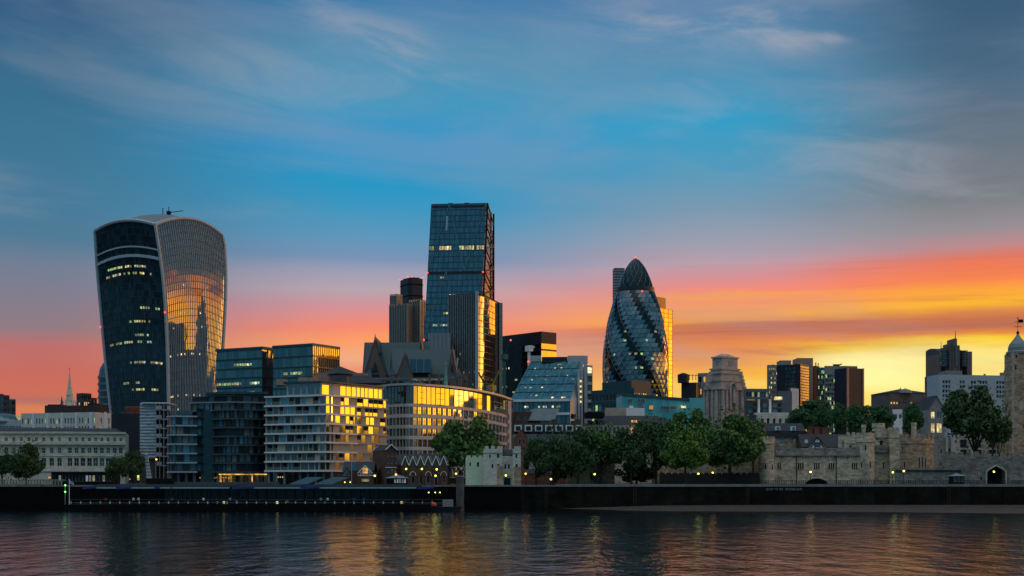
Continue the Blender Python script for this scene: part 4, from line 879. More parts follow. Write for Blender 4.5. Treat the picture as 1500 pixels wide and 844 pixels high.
r_, q = simple('low_dark_building', 'low dark building with a faint lit row left of the brown high rise', 'building', 1276, 1304, 1362, 560, 15, 577, mat('grey brown panels', (.12, .11, .11), .7), {1: dict(n=14, f=2, w=(.2, .8), h=(.3, .7), z=(Z(603, 560), Z(586, 560)))}, pick=[w_dark, w_dark, lit_o, w_mid])
hip(r_, q, Z(577, 560)+.6, 2.2, slate, .5, 'low_roof')
mb = MB(); mb.tube(p3(1319, 576, 562), p3(1319, 568, 562), .2); mb.lathe(P(1326, 562), [(3, Z(576, 562)), (2.6, Z(572, 562)), (.1, Z(569, 562))], 8); mb.build('roof_lantern', lead, r_)
simple('white_low_wall', 'small white block low between the round trees on the right', 'building', 1307, 1309, 1322, 500, 6, 602, white, {1: dict(n=2, f=1, z=(Z(615, 500), Z(605, 500)))})
r_ = thing('lit_house', 'narrow house with yellow lit windows and steep slate roof left of the big dark tree', 'house', P(1370, 460))
q = front(1359, 1384, 460, 12, 4); gable(r_, q, GZ, Z(600, 460), Z(580, 460), conc, slate, 1, rects={0: [(1.2, 2.6, Z(613, 460), Z(603, 460), .3), (3.3, 5.2, Z(613, 460), Z(603, 460), .3), (1.2, 2.6, Z(634, 460), Z(620, 460), .3), (3.3, 5.2, Z(634, 460), Z(620, 460), .3)]}, pick=lambda p: lit_y if R.random() < .6 else w_mid, fmat=white, bars=1)
t_ = thing('tower_crane', 'thin lattice crane jib leaning right beside the round castle turret', 'crane', P(1470, 700), 'cranes over the roofs')
crane(t_, (*P(1470, 700), GZ), p3(1470, 551, 700), p3(1481, 518, 698), mat('pale crane steel', (.35, .25, .18), .6), .5)

# ---- far left skyline
r_, q = simple('brutalist_block', 'dark stepped tower block at the far left edge of the skyline', 'tower block', -8, 5, 14, 900, 50, 580, conc_d, {1: dict(n=4, f=14, w=(.1, .9), h=(.3, .8)), 0: dict(n=3, f=14, w=(.1, .9), h=(.3, .8))}, group='dark tower blocks at the far left')
simple('brutalist_block', 'shorter dark tower block second from the left edge', 'tower block', 12, 17, 23, 930, 50, 586, conc_d, {1: dict(n=3, f=12, w=(.1, .9), h=(.3, .8))}, group='dark tower blocks at the far left')
r_, q = simple('brutalist_block', 'dark block with orange lit windows right of the church spire', 'tower block', 112, 120, 134, 950, 50, 577, conc_d, {1: dict(n=5, f=13, w=(.15, .85), h=(.25, .8)), 0: dict(n=3, f=12)}, pick=[w_dark, w_dark, lit_o], group='dark tower blocks at the far left')
simple('brutalist_block', 'low dark block between the lit block and the rounded tower', 'tower block', 130, 135, 142, 960, 50, 584, conc_d, {1: dict(n=3, f=10)}, group='dark tower blocks at the far left')
r_ = thing('church_steeple', 'slender pale stone church steeple with flying buttresses on the left skyline', 'steeple', P(102, 760))
c = P(102, 760); mb = MB(); mb.box((*c, GZ), (1, .4), (6.5, 6.5, Z(594, 760)-GZ)); mb.build('tower', stone, r_)
mb = MB(); mb.lathe(c, [(2.2, Z(594, 760)), (1.9, Z(580, 760)), (2.1, Z(579, 760)), (1.3, Z(570, 760)), (.1, Z(543, 760))], 8); mb.build('spire', stone, r_)
for s_ in ((-3, -2), (3, -2), (-3, 2), (3, 2)): mb = MB(); b_ = c+Vector(s_); mb.tube((*b_, Z(594, 760)), (*b_, Z(587, 760)), .5, .1); mb.tube((*b_, Z(591, 760)), (*(c+Vector(s_)*.3), Z(583, 760)), .3); mb.build('buttress', stone, r_)
mb = MB(); mb.tube((*c, Z(543, 760)), (*c, Z(539, 760)), .15); mb.build('finial', blackm, r_)
r_ = thing('small_spire', 'tiny thin spire left of the church steeple', 'spire', P(90.5, 800))
mb = MB(); mb.lathe(P(90.5, 800), [(1.6, GZ), (1.5, Z(596, 800)), (.9, Z(592, 800)), (.1, Z(580, 800))], 6); mb.build('spire', conc_d, r_)
r_ = thing('rounded_tower', 'rounded banded tower half hidden behind the flaring tower', 'tower', P(171, 985))
c = P(171, 985); rr = (171-145)/F*985; zt = Z(528, 985); mb = MB(); mb.lathe(c, [(rr, GZ), (rr, zt-13), (rr*.93, zt-7), (rr*.75, zt-2.5), (rr*.4, zt), (0, zt+.8)], 28); mb.build('glass_body', g_navy, r_)
for k in range(12): mb = MB(); z = zt-14-k*5.2; mb.lathe(c, [(rr, z), (rr+.5, z), (rr+.5, z+1.6), (rr, z+1.6)], 28); mb.build('floor_band', mat('grey green band', (.16, .2, .2), .6), r_)
r_ = thing('glass_dome_building', 'low building with two shallow glass domes at the left edge', 'building', P(12, 600))
q = front(-14, 31, 600, 20, 3); block(r_, q, GZ, Z(618, 600), frame_w, {0: dict(n=10, f=1, w=(.05, .95), h=(.2, .8), z=(Z(632, 600), Z(622, 600)))}, pick=[w_blue])
for px, rr, yt in ((6, 9, 606), (26, 4, 609)):
    c = P(px, 608); mb = MB(); hz = Z(yt, 608)-Z(619, 600); mb.lathe(c, [(rr*math.cos(a*.1745), Z(619, 600)+hz*math.sin(a*.1745)) for a in range(10)], 20); mb.build('dome', g_mid if rr > 5 else lit_d, r_)
# ================================================================ riverside buildings
def mixed(root, A, B, z0, z1, fl, wm, seed, pg=.4, pb=.3, wlo=1.3, whi=3.0, slab=white, gm=None, wallname='panel_wall', sd=.45, picks=None, balc=True, mar=.3):
    """apartment facade: random run of glass bays, recessed balconies and panels on each floor"""
    rr = random.Random(seed); A = Vector(A); B = Vector(B); Ln = (B-A).length; fh = (z1-z0)/fl; mb = MB(); pg_ = []; n = nrm2(A, B); d = (B-A).normalized(); rails = []
    for j in range(fl):
        a, b = z0+j*fh, z0+(j+1)*fh; u = mar; rc = []
        while u < Ln-mar-.8:
            w = min(rr.uniform(wlo, whi), Ln-mar-u); q = rr.random()
            if q < pg and w > .7: rc.append((u+.08, u+w-.08, a+.28, b-.15, .12, 'g'))
            elif q < pg+pb and w > .9: rc.append((u+.08, u+w-.08, a+.28, b-.15, 1.3 if balc else .3, 'b')); rails.append((u+.08, u+w-.08, a+.28))
            u += w
        pg_ += wall(mb, A, B, a, b, rc)
    mb.build(wallname, wm, root)
    for j in range(fl+1):
        s = MB(); z = z0+j*fh; s.strip([Vector((*(A-d*.15), z)), Vector((*(B+d*.15), z))], [Vector((*n, 0))]*2, [Vector((0, 0, 1))]*2, .42, sd); s.build('floor_slab', slab, root)
    if balc:
        for u0, u1, z in rails[:60]:
            s = MB(); a, b = A+d*u0-n*.1, A+d*u1-n*.1; s.hexa([(*a, z), (*b, z), (*(b-n*.06), z), (*(a-n*.06), z)], [(*a, z+.95), (*b, z+.95), (*(b-n*.06), z+.95), (*(a-n*.06), z+.95)]); s.build('balustrade', g_gold, root)
    return pg_
fh = mat('beige balcony lining', (.34, .26, .2), .8)
# ---- terraced glass apartments (left)
r_ = thing('glass_apartments', 'dark glass apartments with pale slab edges and stepped upper terraces beside the scaffolded block', 'apartment block', P(300, 392))
pk1 = lambda p: R.choice([w_dark, w_mid, w_blue, w_dark, w_mid, w_mid, mat('drawn curtain glass', (.2, .2, .18), .3)])
Ya = 384; tur = [P(247.5, Ya+4), P(251, Ya+.8), P(258, Ya), P(288, Ya+1.5)]; ps = []
zA, zB = Z(691.5, Ya), Z(610, Ya)
for k in range(3): ps += mixed(r_, tur[k], tur[k+1], zA, zB, 6, mat('dark teal cladding', ()), 31+k, .95, .0, 1.2, 2.2, sd=.7, mar=.1, balc=False, slab=frame_w)
seg = [tur[3], P(297, Ya+3.5), P(314, Ya+4)]
ps += mixed(r_, seg[0], seg[1], zA, Z(599, Ya), 7, mat('dark teal cladding', ()), 41, .8, 0, 1.2, 2, slab=dark_p, sd=.3, balc=False)
mb = MB(); wall(mb, seg[1], seg[2], zA-4, Z(599, Ya), []); mb.build('blank_bay', mat('dark teal cladding', ()), r_)
cu = [P(314, Ya+4), P(330, Ya+1), P(350, Ya), P(372, Ya+1.5), P(391, Ya+5)]
for k in range(4): ps += mixed(r_, cu[k], cu[k+1], zA, Z(600.5, Ya), 7, dark_p, 51+k, .85, .0, 1.0, 1.9, slab=conc_d, sd=.8, balc=False, mar=.1)
up = [P(280, Ya+7), P(312, Ya+4.5), P(345, Ya+3), P(391, Ya+6)]
for k in range(3): ps += mixed(r_, up[k], up[k+1], Z(600.5, Ya), Z(588.5, Ya), 1, dark_p, 61+k, .9, 0, 1.4, 2.6, slab=conc, sd=.9, balc=False)
up2 = [P(304, Ya+9), P(345, Ya+6), P(391, Ya+8)]
for k in range(2): ps += mixed(r_, up2[k], up2[k+1], Z(588.5, Ya), Z(577, Ya), 1, dark_p, 71+k, .95, 0, 1.6, 2.8, slab=conc, sd=.4, balc=False)
windows(r_, ps, pk1, dark_p, bars=0, cap=100)
mb = MB(); poly = [P(302, Ya+7.5), P(345, Ya+4.5), P(393, Ya+6), P(393, Ya+26), P(302, Ya+26)]; z = Z(577, Ya)+.3; mb.prism(poly, z, z+.7); mb.build('roof', roof_t, r_)
mb = MB(); mb.prism([P(280, Ya+6), P(304, Ya+5), P(304, Ya+25), P(280, Ya+25)], Z(589, Ya), Z(588, Ya)+.3); mb.prism([P(247, Ya+5), P(290, Ya+3), P(290, Ya+25), P(247, Ya+25)], Z(610.5, Ya), Z(610, Ya)+.3); mb.build('terrace_roof', roof_t, r_)
mb = MB(); mb.prism([P(258, Ya+4), P(282, Ya+4), P(282, Ya+20), P(258, Ya+20)], zB, Z(600, Ya)); mb.build('setback_storey', w_mid, r_)
mb = MB(); mb.prism([P(320, Ya+10), P(352, Ya+10), P(352, Ya+18), P(320, Ya+18)], Z(577, Ya), Z(572, Ya)); mb.build('penthouse', w_mid, r_)
bk = [P(248.2, Ya+5.6), P(391, Ya+7.5), P(391, Ya+26), P(250, Ya+26)]; mb = MB(); mb.prism(bk, GZ, Z(611, Ya)); mb.prism([P(282, Ya+11), P(390, Ya+11), P(390, Ya+25), P(282, Ya+25)], Z(611, Ya), Z(578, Ya)); mb.build('core', dark_p, r_)
for k in range(13):
    px = 250+k*11.6; mb = MB(); mb.box((*P(px, Ya+3.5 if k < 4 else Ya+5), GZ), (1, 0), (.8, .8, zA-GZ)); mb.build('column', conc, r_)
mb = MB(); mb.strip([p3(321, 695, Ya+2), p3(391, 695, Ya+4)], [Vector((0, -1, 0))]*2, [Vector((0, 0, 1))]*2, .35, .5); mb.build('soffit_light', mat('gold strip light', (.3, .2, .05), emit=(1, .62, .12), es=.8), r_)
for k in range(9): p = P(322+k*7.6, Ya+5.4); mb = MB(); mb.strip([Vector((*p, GZ+.3)), Vector((*p, GZ+2.6))], [Vector((0, -1, 0))]*2, [Vector((1, 0, 0))]*2, 1.1, .05); mb.build('restaurant_window', R.choice([lit_o, w_mid, mat('amber glow window', (.15, .08, .03), emit=(1, .5, .12), es=.22)]), r_)
for k in range(11): p = P(293+k*4.2+R.uniform(-1, 1), Ya+4.6); mb = MB(); z = Z(700+R.uniform(-.6, .6), Ya); mb.lathe(p, [(0, z-.18), (.22, z), (0, z+.18)], 8); mb.build('globe_lamp', lit_o, r_)
for k in range(3): p = P(407.5+k*3.2, 373); mb = MB(); z = Z(699, 373); mb.lathe(p, [(0, z-.2), (.24, z), (0, z+.2)], 8); mb.build('globe_lamp', lit_y, r_)

# ---- beige and glass apartments (centre left)
r_ = thing('corner_apartments', 'corner apartment block with white floor bands, blue glass left side and upper windows reflecting gold', 'apartment block', P(480, 376))
Yb = 366; K = P(484, Yb); al = math.radians(56); dr = Vector((math.cos(al), math.sin(al))); dl = Vector((-math.sin(al)*.35, math.cos(al)*.35)).normalized()
dl = (P(389, Yb+9)-P(466, Yb+1)).normalized()
L0, L1 = P(389, Yb+9), P(468, Yb+1.2); C0, C1, C2 = P(477, Yb+.6), P(485, Yb+1.8), P(490, Yb+3.6)
R0 = along(C2, dr, 567); ps = []; zA, zB = Z(690, Yb), Z(579, Yb); half = C2.lerp(R0, .40)
def bluer(p): return R.choice([w_blue, w_blue, w_mid, w_dark]) if p[5] == 'g' and p[2] > Z(650, Yb) else (R.choice([fh, w_dark, w_dark]) if p[5] == 'b' else R.choice([w_mid, w_dark, w_mid, mat('green reflecting glass', (.05, .12, .08), .1, ior=1.8)]))
pl_ = mixed(r_, L0, L1, zA, zB, 8, beige, 5, .62, .34, 1.4, 2.9, sd=.55); windows(r_, pl_, bluer, beige, cap=98)
pc = mixed(r_, L1, C0, zA, zB, 8, beige, 6, .9, .0, 1.6, 1.9, sd=.55, mar=.05)+mixed(r_, C0, C1, zA, zB, 8, beige, 7, .9, 0, 1.3, 1.7, sd=.55, mar=.05)+mixed(r_, C1, C2, zA, zB, 8, beige, 8, .9, 0, 1.2, 1.4, sd=.55, mar=.05)
pr1 = mixed(r_, C2, half, zA, zB, 8, beige, 9, .4, .34, 1.5, 2.8, sd=.5)
pr2 = mixed(r_, half, R0, zA, zB, 8, beige, 10, .3, .3, 1.5, 3.0, sd=.3, slab=beige)
rightw = pc+pr1+pr2; windows(r_, rightw, lambda p: w_coat if p[5] != 'b' else R.choice([w_dark, fh]), beige, cap=100, name='corner_window')
# set back top floor
S0 = [P(420, Yb+7), P(470, Yb+4), P(488, Yb+7)]; R1 = along(S0[2], dr, 561); ps = []
for a, b, sd_ in ((S0[0], S0[1], 21), (S0[1], S0[2], 22), (S0[2], R1, 23)): ps += mixed(r_, a, b, zB+.2, Z(563.5, Yb+7), 1, frame_w, sd_, .92, 0, 1.6, 2.8, slab=frame_w, sd=.35, balc=False)
windows(r_, ps, [w_coat], frame_w, name='penthouse_window')
back = Vector((-dr.y, dr.x))*16; poly = [L0, L1, C0, C1, C2, R0, R0+Vector((-12, 9)), L0+Vector((2, 24))]
mb = MB(); mb.face([(*p, zB+.15) for p in poly]); mb.prism([S0[0]+Vector((-1, -.8)), S0[1]+Vector((0, -.9)), S0[2]+Vector((1, -.6)), R1+Vector((1, 0)), R1+Vector((-12, 9)), S0[0]+Vector((0, 18))], Z(563, Yb+7)+.2, Z(561, Yb+7)+.3); mb.build('roof', roof_t, r_)
mb = MB(); mb.prism([p+(sum(poly, Vector((0, 0)))/8-p)*.16 for p in poly], GZ, zB); mb.build('core', dark_p, r_)
for k in range(9):
    mb = MB(); mb.tube((*P(394+k*11.5, Yb+9-k*.9), GZ), (*P(394+k*11.5, Yb+9-k*.9), zA), .35); mb.build('column', conc, r_)
for a, b, yt, nm, m in ((437, 460, 553, 'roof_plant', fh), (485, 508, 550, 'roof_plant', conc_d), (404, 416, 555, 'roof_plant', fh)): mb = MB(); mb.prism(front(a, b, Yb+16, 6), Z(562, Yb+10), Z(yt, Yb+16)); mb.build(nm, m, r_)
r_ = thing('pyramid_roof_building', 'slate pyramid roofs on pink rendered blocks just behind the corner apartments', 'building', P(500, 470))
q = front(462, 537, 470, 16, 4); mb = MB(); mb.prism(q, GZ, Z(546, 470)); mb.build('wall', mat('pink render', (.4, .22, .2), .8), r_); hip(r_, corner(463, 495, 531, 466, 45), Z(547, 466), 3.4, slate, .2, 'pyramid_roof')
q = front(495, 562, 455, 12, 4); hip(r_, q, Z(561, 455), 3.2, slate, 1, 'hipped_roof'); mb = MB(); mb.prism(q, GZ, Z(561, 455)); mb.build('lower_wall', conc_d, r_)

# ---- curved office with golden glass
r_ = thing('curved_office', 'curved office with an oversailing rounded roof and golden top floor glass behind the tree', 'office block', P(640, 425))
cp = [P(553, 412), P(570, 405), P(586, 401), P(601, 400), P(622, 403), P(645, 408.5), P(668, 416), P(692, 427), P(714, 442), P(731, 459), P(743, 476)]
def spl(cp, z0, z1, off=0):
    m = len(cp)-1
    def S(u, v):
        f = u*m; k = min(m-1, int(f)); f -= k; q = [cp[max(0, k-1)], cp[k], cp[k+1], cp[min(m, k+2)]]
        g = lambda f: .5*((2*q[1])+(q[2]-q[0])*f+(2*q[0]-5*q[1]+4*q[2]-q[3])*f*f+(3*q[1]-q[0]-3*q[2]+q[3])*f**3)
        p = g(f)
        if off: t = (g(min(1, f+.02))-g(max(0, f-.02))).normalized(); p = p+Vector((t.y, -t.x))*off
        return Vector((*p, z0+(z1-z0)*v))
    return S
zf = [Z(y, 400) for y in (700, 684, 668, 655, 639, 623, 607, 591, 587, 565.5)]
bz = mat('pinkish band panels', (.62, .56, .52), .7, .1)
S = spl(cp, zf[7], zf[9]); curtain(r_, S, 34, 3, g_gold, fin=(mat('bronze mullion', ()), 1, .12, .12), slab=(mat('bronze mullion', ()), 1, .14, .14), name='top_floor_glass', jit=.003)
N_ = 31; ps = []
for j in range(7):
    a, b = zf[j], zf[j+1]; mb = MB()
    for i in range(N_):
        A, B = S(i/N_, 0).xy, S((i+1)/N_, 0).xy; w = (B-A).length; m = w*.07
        ps += wall(mb, A, B, a, b, [(m, w-m, a+.1, b-.95, .35)])
    mb.build('band_wall', bz, r_)
windows(r_, ps, lambda p: w_coat if p[2] > Z(655, 400) else R.choice([w_mid, w_dark, w_coat]), mat('bronze mullion', ()), cap=100, cross=True, bars=1)
mb = MB(); So = spl(cp, 0, 0, 1.8); cen_ = P(655, 465); Si = lambda u, v: S(u, 0).lerp(Vector((*cen_, 0)), .22); z = zf[9]; pts = [So(i/40, 0).xy for i in range(41)]; bkp = [P(744, 492), P(620, 470), P(556, 440)]
for i in range(40):
    a, b, c, d = pts[i], pts[i+1], Si((i+1)/40, 0).xy, Si(i/40, 0).xy
    mb.hexa([(*a, z+.1), (*b, z+.1), (*c, z-.2), (*d, z-.2)], [(*a, z+.75), (*b, z+.75), (*c, z+1.5), (*d, z+1.5)])
mb.face([(*Si(i/40, 0).xy, z+1.5) for i in range(41)]+[(*p, z+1.5) for p in [P(735, 484), P(640, 476), P(572, 430)]]); mb.build('roof', mat('pale roof edge', (.45, .46, .46), .45, metal=.2), r_)
mb = MB()
for i in range(40): a, b = Si(i/40, 0).xy, Si((i+1)/40, 0).xy; mb.face([(*a, GZ), (*b, GZ), (*b, z), (*a, z)])
mb.build('core', dark_p, r_)
mb = MB(); e = [P(744, 476), P(749, 478), P(749, 500), P(744, 500)]; wl = wall(mb, e[0], e[1], GZ, Z(588, 478), [(.25, 1.0, Z(616+k*14, 478), Z(607+k*14, 478), .3) for k in range(5)]); mb.face([(*e[1], GZ), (*e[2], GZ), (*e[2], Z(588, 478)), (*e[1], Z(588, 478))]); mb.build('end_wall', bz, r_); windows(r_, wl, [w_dark])
simple('brown_cube_house', 'small brown cube shaped block with three windows beyond the curved office', 'building', 741, 743, 752, 520, 20, 588, mat('brown granite panels', ()), {1: dict(n=3, f=1, z=(Z(601, 520), Z(590, 520)))})

clutter(r_, [P(600, 430), P(700, 450), P(690, 465), P(590, 440)], z+1.5, 4)
# ---- custom house and neighbours (left)
r_ = thing('long_stone_house', 'long pale stone classical building with rows of sash windows behind the quay trees', 'building', P(95, 402))
q = corner(-40, 94.5, 183.5, 400, 14); q2 = [P(-42, 399), q[1], q[2], q[2]+Vector((-6, 24)), P(-42, 430)]; z1 = Z(633, 400)
specs_r = []; mb = MB(); ps = []
def rows(A, B, cols, rws):
    d = (B-A).normalized(); out = []
    for px in cols:
        c = (along(A, d, px)-A).length
        for (yt, yb, w, dep) in rws: out.append((c-w/2, c+w/2, Z(yb, 401), Z(yt, 401), dep))
    return out
RW = ((641, 646.5, .9, .25), (656, 664, 1.15, .3), (671, 683, 1.4, .4))
ps += wall(mb, q2[0], q2[1], GZ, z1, rows(q2[0], q2[1], [-13, -2, 9, 20, 31, 42, 53, 64, 75.5, 87], RW))
ps += wall(mb, q2[1], q2[2], GZ, z1, rows(q2[1], q2[2], [102.4, 112, 121.5, 131, 140, 149.3, 158.5, 168, 177], RW)); wall(mb, q2[2], q2[3], GZ, z1); wall(mb, q2[3], q2[4], GZ, z1)
mb.build('wall', stone, r_); windows(r_, ps, [w_dark, w_mid, w_dark], stone, bars=1, cross=True)
for yy, h, dd in ((649.6, .8, .8), (690, .4, .3), (634, .6, .5), (668, .25, .2)):
    for A, B in ((q2[0], q2[1]), (q2[1], q2[2])):
        mb = MB(); n = nrm2(A, B); d = (B-A).normalized()*.3; mb.strip([Vector((*(A-d), Z(yy, 401))), Vector((*(B+d), Z(yy, 401)))], [Vector((*n, 0))]*2, [Vector((0, 0, 1))]*2, h, dd); mb.build('cornice', stone, r_)
mb = MB(); c = [q2[0]+Vector((0, .5)), q2[1]+Vector((-.2, .8)), q2[2]+Vector((-1, 1)), q2[3]+Vector((-1, -1)), q2[4]]; mb.hexa([(*p, z1) for p in c], [(*(p+Vector((0 if k in (0, 4) else -4, 5 if k < 3 else -5))), z1+1.5) for k, p in enumerate(c)]); mb.build('roof', slate, r_)
r_, q = simple('white_ribbed_building', 'white building with vertical ribs and two rows of paired windows, dark block on its roof', 'building', 31, 140, 168, 520, 72, 606, mat('white panels', (.62, .62, .57), .6, .08), {0: dict(n=26, f=2, w=(.28, .74), h=(.12, .78), d=.5, z=(Z(634, 520), Z(609, 520)), skip=lambda i, j: i % 5 == 4), 1: dict(n=5, f=2, w=(.3, .65), h=(.12, .78), d=.5, z=(Z(634, 520), Z(609, 520)), skip=lambda i, j: i % 2 == 0)}, pick=lambda p: R.choice([w_dark]*9+[lit_g]), base=GZ)
for k in range(6): mb = MB(); A, B = q[0], q[1]; c = A.lerp(B, (k*5+4.5)/26); mb.strip([Vector((*c, GZ)), Vector((*c, Z(606, 520)+.6))], [Vector((*nrm2(A, B), 0))]*2, [Vector((*(B-A).normalized(), 0))]*2, .7, .6); mb.build('rib', white, r_)
mb = MB(); mb.prism(front(65.5, 144, 535, 16, 2), Z(606, 520), Z(594, 535)); mb.build('roof_block', mat('dark brown panels', (.06, .035, .03), .7), r_)
for pl, pr, yt in ((128, 144, 591), (70, 90, 592.5)): mb = MB(); mb.prism(front(pl, pr, 540, 6), Z(595, 535), Z(yt, 540)); mb.build('roof_plant', dark_p, r_)
r_ = thing('brick_drum', 'dark red brick drum beneath the flaring tower', 'building', P(196, 560))
mb = MB(); mb.lathe(P(195, 570), [(3.5, GZ), (3.5, Z(596, 560)), (3.2, Z(594, 560)), (0, Z(594, 560))], 20); mb.build('drum', mat('deep red brick', (.16, .045, .03), .9, bricks=(.6, .2)), r_)
r_, q = simple('dark_office_low', 'dark low office with faint glazed strips between the stone house and the scaffolding', 'office block', 163, 172, 212, 470, 8, 611, dark_p, {1: dict(n=12, f=6, w=(.25, .75), h=(.3, .75), z=(Z(680, 470), Z(614, 470)))}, pick=[w_dark, w_mid, w_dark])
r_ = thing('scaffolded_block', 'building wrapped in pale blue scaffold sheeting with open decks on its right', 'building', P(216, 430))
q = front(207.5, 228, 430, 12, 3); mb = MB(); mb.prism([p for p in q], GZ, Z(593, 430)); mb.build('core', conc_d, r_)
sh = mat('scaffold sheeting', (.36, .45, .5), .8, .2, .4); n_ = 26
for k in range(18):      # sheeting in sagging lengths
    mb = MB(); z0 = Z(672, 430)+k*(Z(591, 430)-Z(672, 430))/18; z1_ = z0+(Z(591, 430)-Z(672, 430))/18; A, B = q[0]+Vector((-.3, -.8)), q[1]+Vector((.3, -.8)); pv = None
    for i in range(9):
        p = A.lerp(B, i/8); o_ = R.uniform(-.12, .12); r = ((p.x, p.y+o_, z0), (p.x, p.y+o_-.22, (z0+z1_)/2), (p.x, p.y+o_, z1_))
        if pv: mb.face([pv[0], r[0], r[1], pv[1]]); mb.face([pv[1], r[1], r[2], pv[2]])
        pv = r
    mb.build('sheeting', sh, r_)
q = front(228, 247, 432, 14, 12); mb = MB(); mb.prism([q[0], q[1], q[2], q[3]], GZ, Z(600, 432)); mb.build('side_wall', mat('dark brown panels', ()), r_)
for k in range(7):
    z = Z(683-k*13.6, 430); mb = MB(); mb.prism(front(228, 246 if k % 2 else 243, 428.5, 3.4, 10), z, z+.35); mb.build('deck', frame_w, r_)
    mb = MB(); mb.strip([p3(229, 0, 427.8).xy.to_3d()+Vector((0, 0, z+.9)), P(237, 428.4).to_3d()+Vector((0, 0, z+.9))], [Vector((0, -1, 0))]*2, [Vector((0, 0, 1))]*2, 1.1, .1); mb.build('deck_sheet', sh, r_)
for px in (228.3, 234, 240, 246): mb = MB(); mb.tube((*P(px, 428), GZ), (*P(px, 428), Z(591, 428)), .1, n=5); mb.build('scaffold_pole', silver, r_)
mb = MB(); mb.prism(front(207, 246, 428, 14, 3), Z(591.5, 430), Z(590, 430)); mb.build('roof_sheet', white, r_)

# ---- small houses behind the white gate tower and among trees
r_, q = simple('brick_roof_block', 'dark red brick block with stepped lead roofs below the sloped glass building', 'building', 748, 752, 792, 500, 10, 606, brick_d, {1: dict(n=8, f=2, z=(Z(625, 500), Z(608, 500)))})
mb = MB(); q2 = front(776, 812, 496, 14, 8); mb.hexa([(*p, Z(616, 496)) for p in q2], [(*(p+Vector((2, 2))), Z(598, 496)) for p in q2]); mb.build('lead_roof', lead, r_)
r_ = thing('mansard_terrace', 'white terrace with a slate mansard roof and white dormers above the trees', 'terrace', P(800, 450))
q = front(752, 848, 450, 14, 3); block(r_, q, GZ, Z(636, 450), mat('cream stucco', (.42, .43, .4), .8), {0: dict(n=17, f=3, w=(.25, .75), h=(.15, .8), z=(Z(678, 450), Z(638, 450)))}, pick=[w_dark, w_mid], par=0, fmat=white, bars=1)
c = sum(q, Vector((0, 0)))/4; mb = MB(); mb.hexa([(*p, Z(636, 450)) for p in q], [(*(p+(c-p)*.06), Z(620, 450)) for p in q]); mb.build('mansard_roof', slate, r_)
for k in range(7):
    px = 757+k*15; mb = MB(); p = P(px+2, 449.4); mb.box((*p, Z(632, 449)), (1, 0), (2.6, 2.4, 2.2)); dm = mb.build('dormer', white, r_); mb = MB(); mb.box((p.x, p.y-1.22, Z(631, 449)), (1, 0), (1.7, .12, 1.5)); mb.build('dormer_window', w_dark, dm)
for px in (768, 812, 846): mb = MB(); mb.box((*P(px, 452), Z(636, 450)), (1, 0), (2, 1.2, 5.2)); mb.build('chimney', brick_d, r_)
r_ = thing('gabled_brick_house', 'narrow red brick house with a shaped gable just right of the white gate tower', 'house', P(762, 400))
q = front(754, 773, 400, 12, 2); gable(r_, q, GZ, Z(642, 400), Z(630, 400), brick, slate, 1, .05, rects={0: [(1.2+k*1.3, 1.9+k*1.3, Z(y+7, 400), Z(y, 400), .25) for k in range(2) for y in (644, 656, 668)]}, fmat=white)

# ---- half timbered pub, brick tower house, six gabled hall
r_ = thing('half_timbered_pub', 'small dark pub with a white half timbered gable and lit windows by the pier', 'pub', P(522, 336))
timber = mat('black timber', (.015, .012, .01), .8); plaster = mat('white plaster', (.8, .82, .82), .8)
q = front(503, 546, 338, 9, 0); gable(r_, q, GZ, Z(690, 338), Z(677, 338), brick_d, slate, 0, .3)
for pl, pr, yr, Y in ((524, 546, 683.2, 336.5), (503, 511.5, 685.5, 336.6)):
    q = front(pl, pr, Y, 6, 0); gable(r_, q, GZ, Z(694, Y), Z(yr, Y), brick_d, slate, 1, .25, names=('bay_wall', 'bay_roof'), barge=(plaster, .14) if pl == 524 else None)
    A, B = q[0], q[1]; mb = MB(); w = (B-A).length; f = .07; y_ = A.y-.05; zz0, zz1, zr = Z(697.5, Y), Z(694, Y), Z(yr, Y)-.25
    mb.face([(A.x, y_, zz0), (B.x, y_, zz0), (B.x, y_, zz1), ((A.x+B.x)/2, y_, zr), (A.x, y_, zz1)]); mb.build('plaster_panel', plaster, r_)
    for k in range(5):
        x = A.x+w*(k+.5)/5; h = zz1+(zr-zz1)*(1-abs(2*(k+.5)/5-1)); mb = MB(); mb.tube((x, y_-.06, zz0), (x, y_-.06, h), f, n=4); mb.build('timber', timber, r_)
    mb = MB(); mb.tube((A.x, y_-.06, zz1), (B.x, y_-.06, zz1), f, n=4); mb.build('timber', timber, r_)
for px, y, w, h, m in ((535, 693.5, 1.3, 1.5, lit_o), (535, 705.5, 1.9, .7, lit_d), (508, 695, 1, 1, w_mid)): mb = MB(); mb.box(p3(px, y, 336.2), (1, 0), (w, .14, h)); mb.build('window', m, r_)
r_ = thing('brick_tower_house', 'dark brick tower house with white bargeboards left of the six gables', 'house', P(564, 340))
q = corner(546, 564, 581.5, 338, 18); C = q[1]; bm = mat('tower house brick', (.12, .06, .045), .9, .3, bricks=(.5, .2))
RR = {1: [(.5+k*1.05, 1.05+k*1.05, Z(y+5.5, 340), Z(y, 340), .25) for k in range(3) for y in (664, 674, 688)], 0: [(2.0+k*6, 2.7+k*6, Z(y+5, 340), Z(y, 340), .25) for k in range(2) for y in (673, 688)]}
gable(r_, q, GZ, Z(660, 340), Z(652.5, 340), bm, slate, 0, .35, rects=RR, barge=(plaster, .16), pick=[w_mid], fmat=plaster)
mb = MB(); mb.strip([Vector((*(C), Z(685, 340))), Vector((*q[2], Z(685, 340)))], [Vector((*nrm2(q[1], q[2]), 0))]*2, [Vector((0, 0, 1))]*2, .2, .12); mb.build('string_course', plaster, r_)
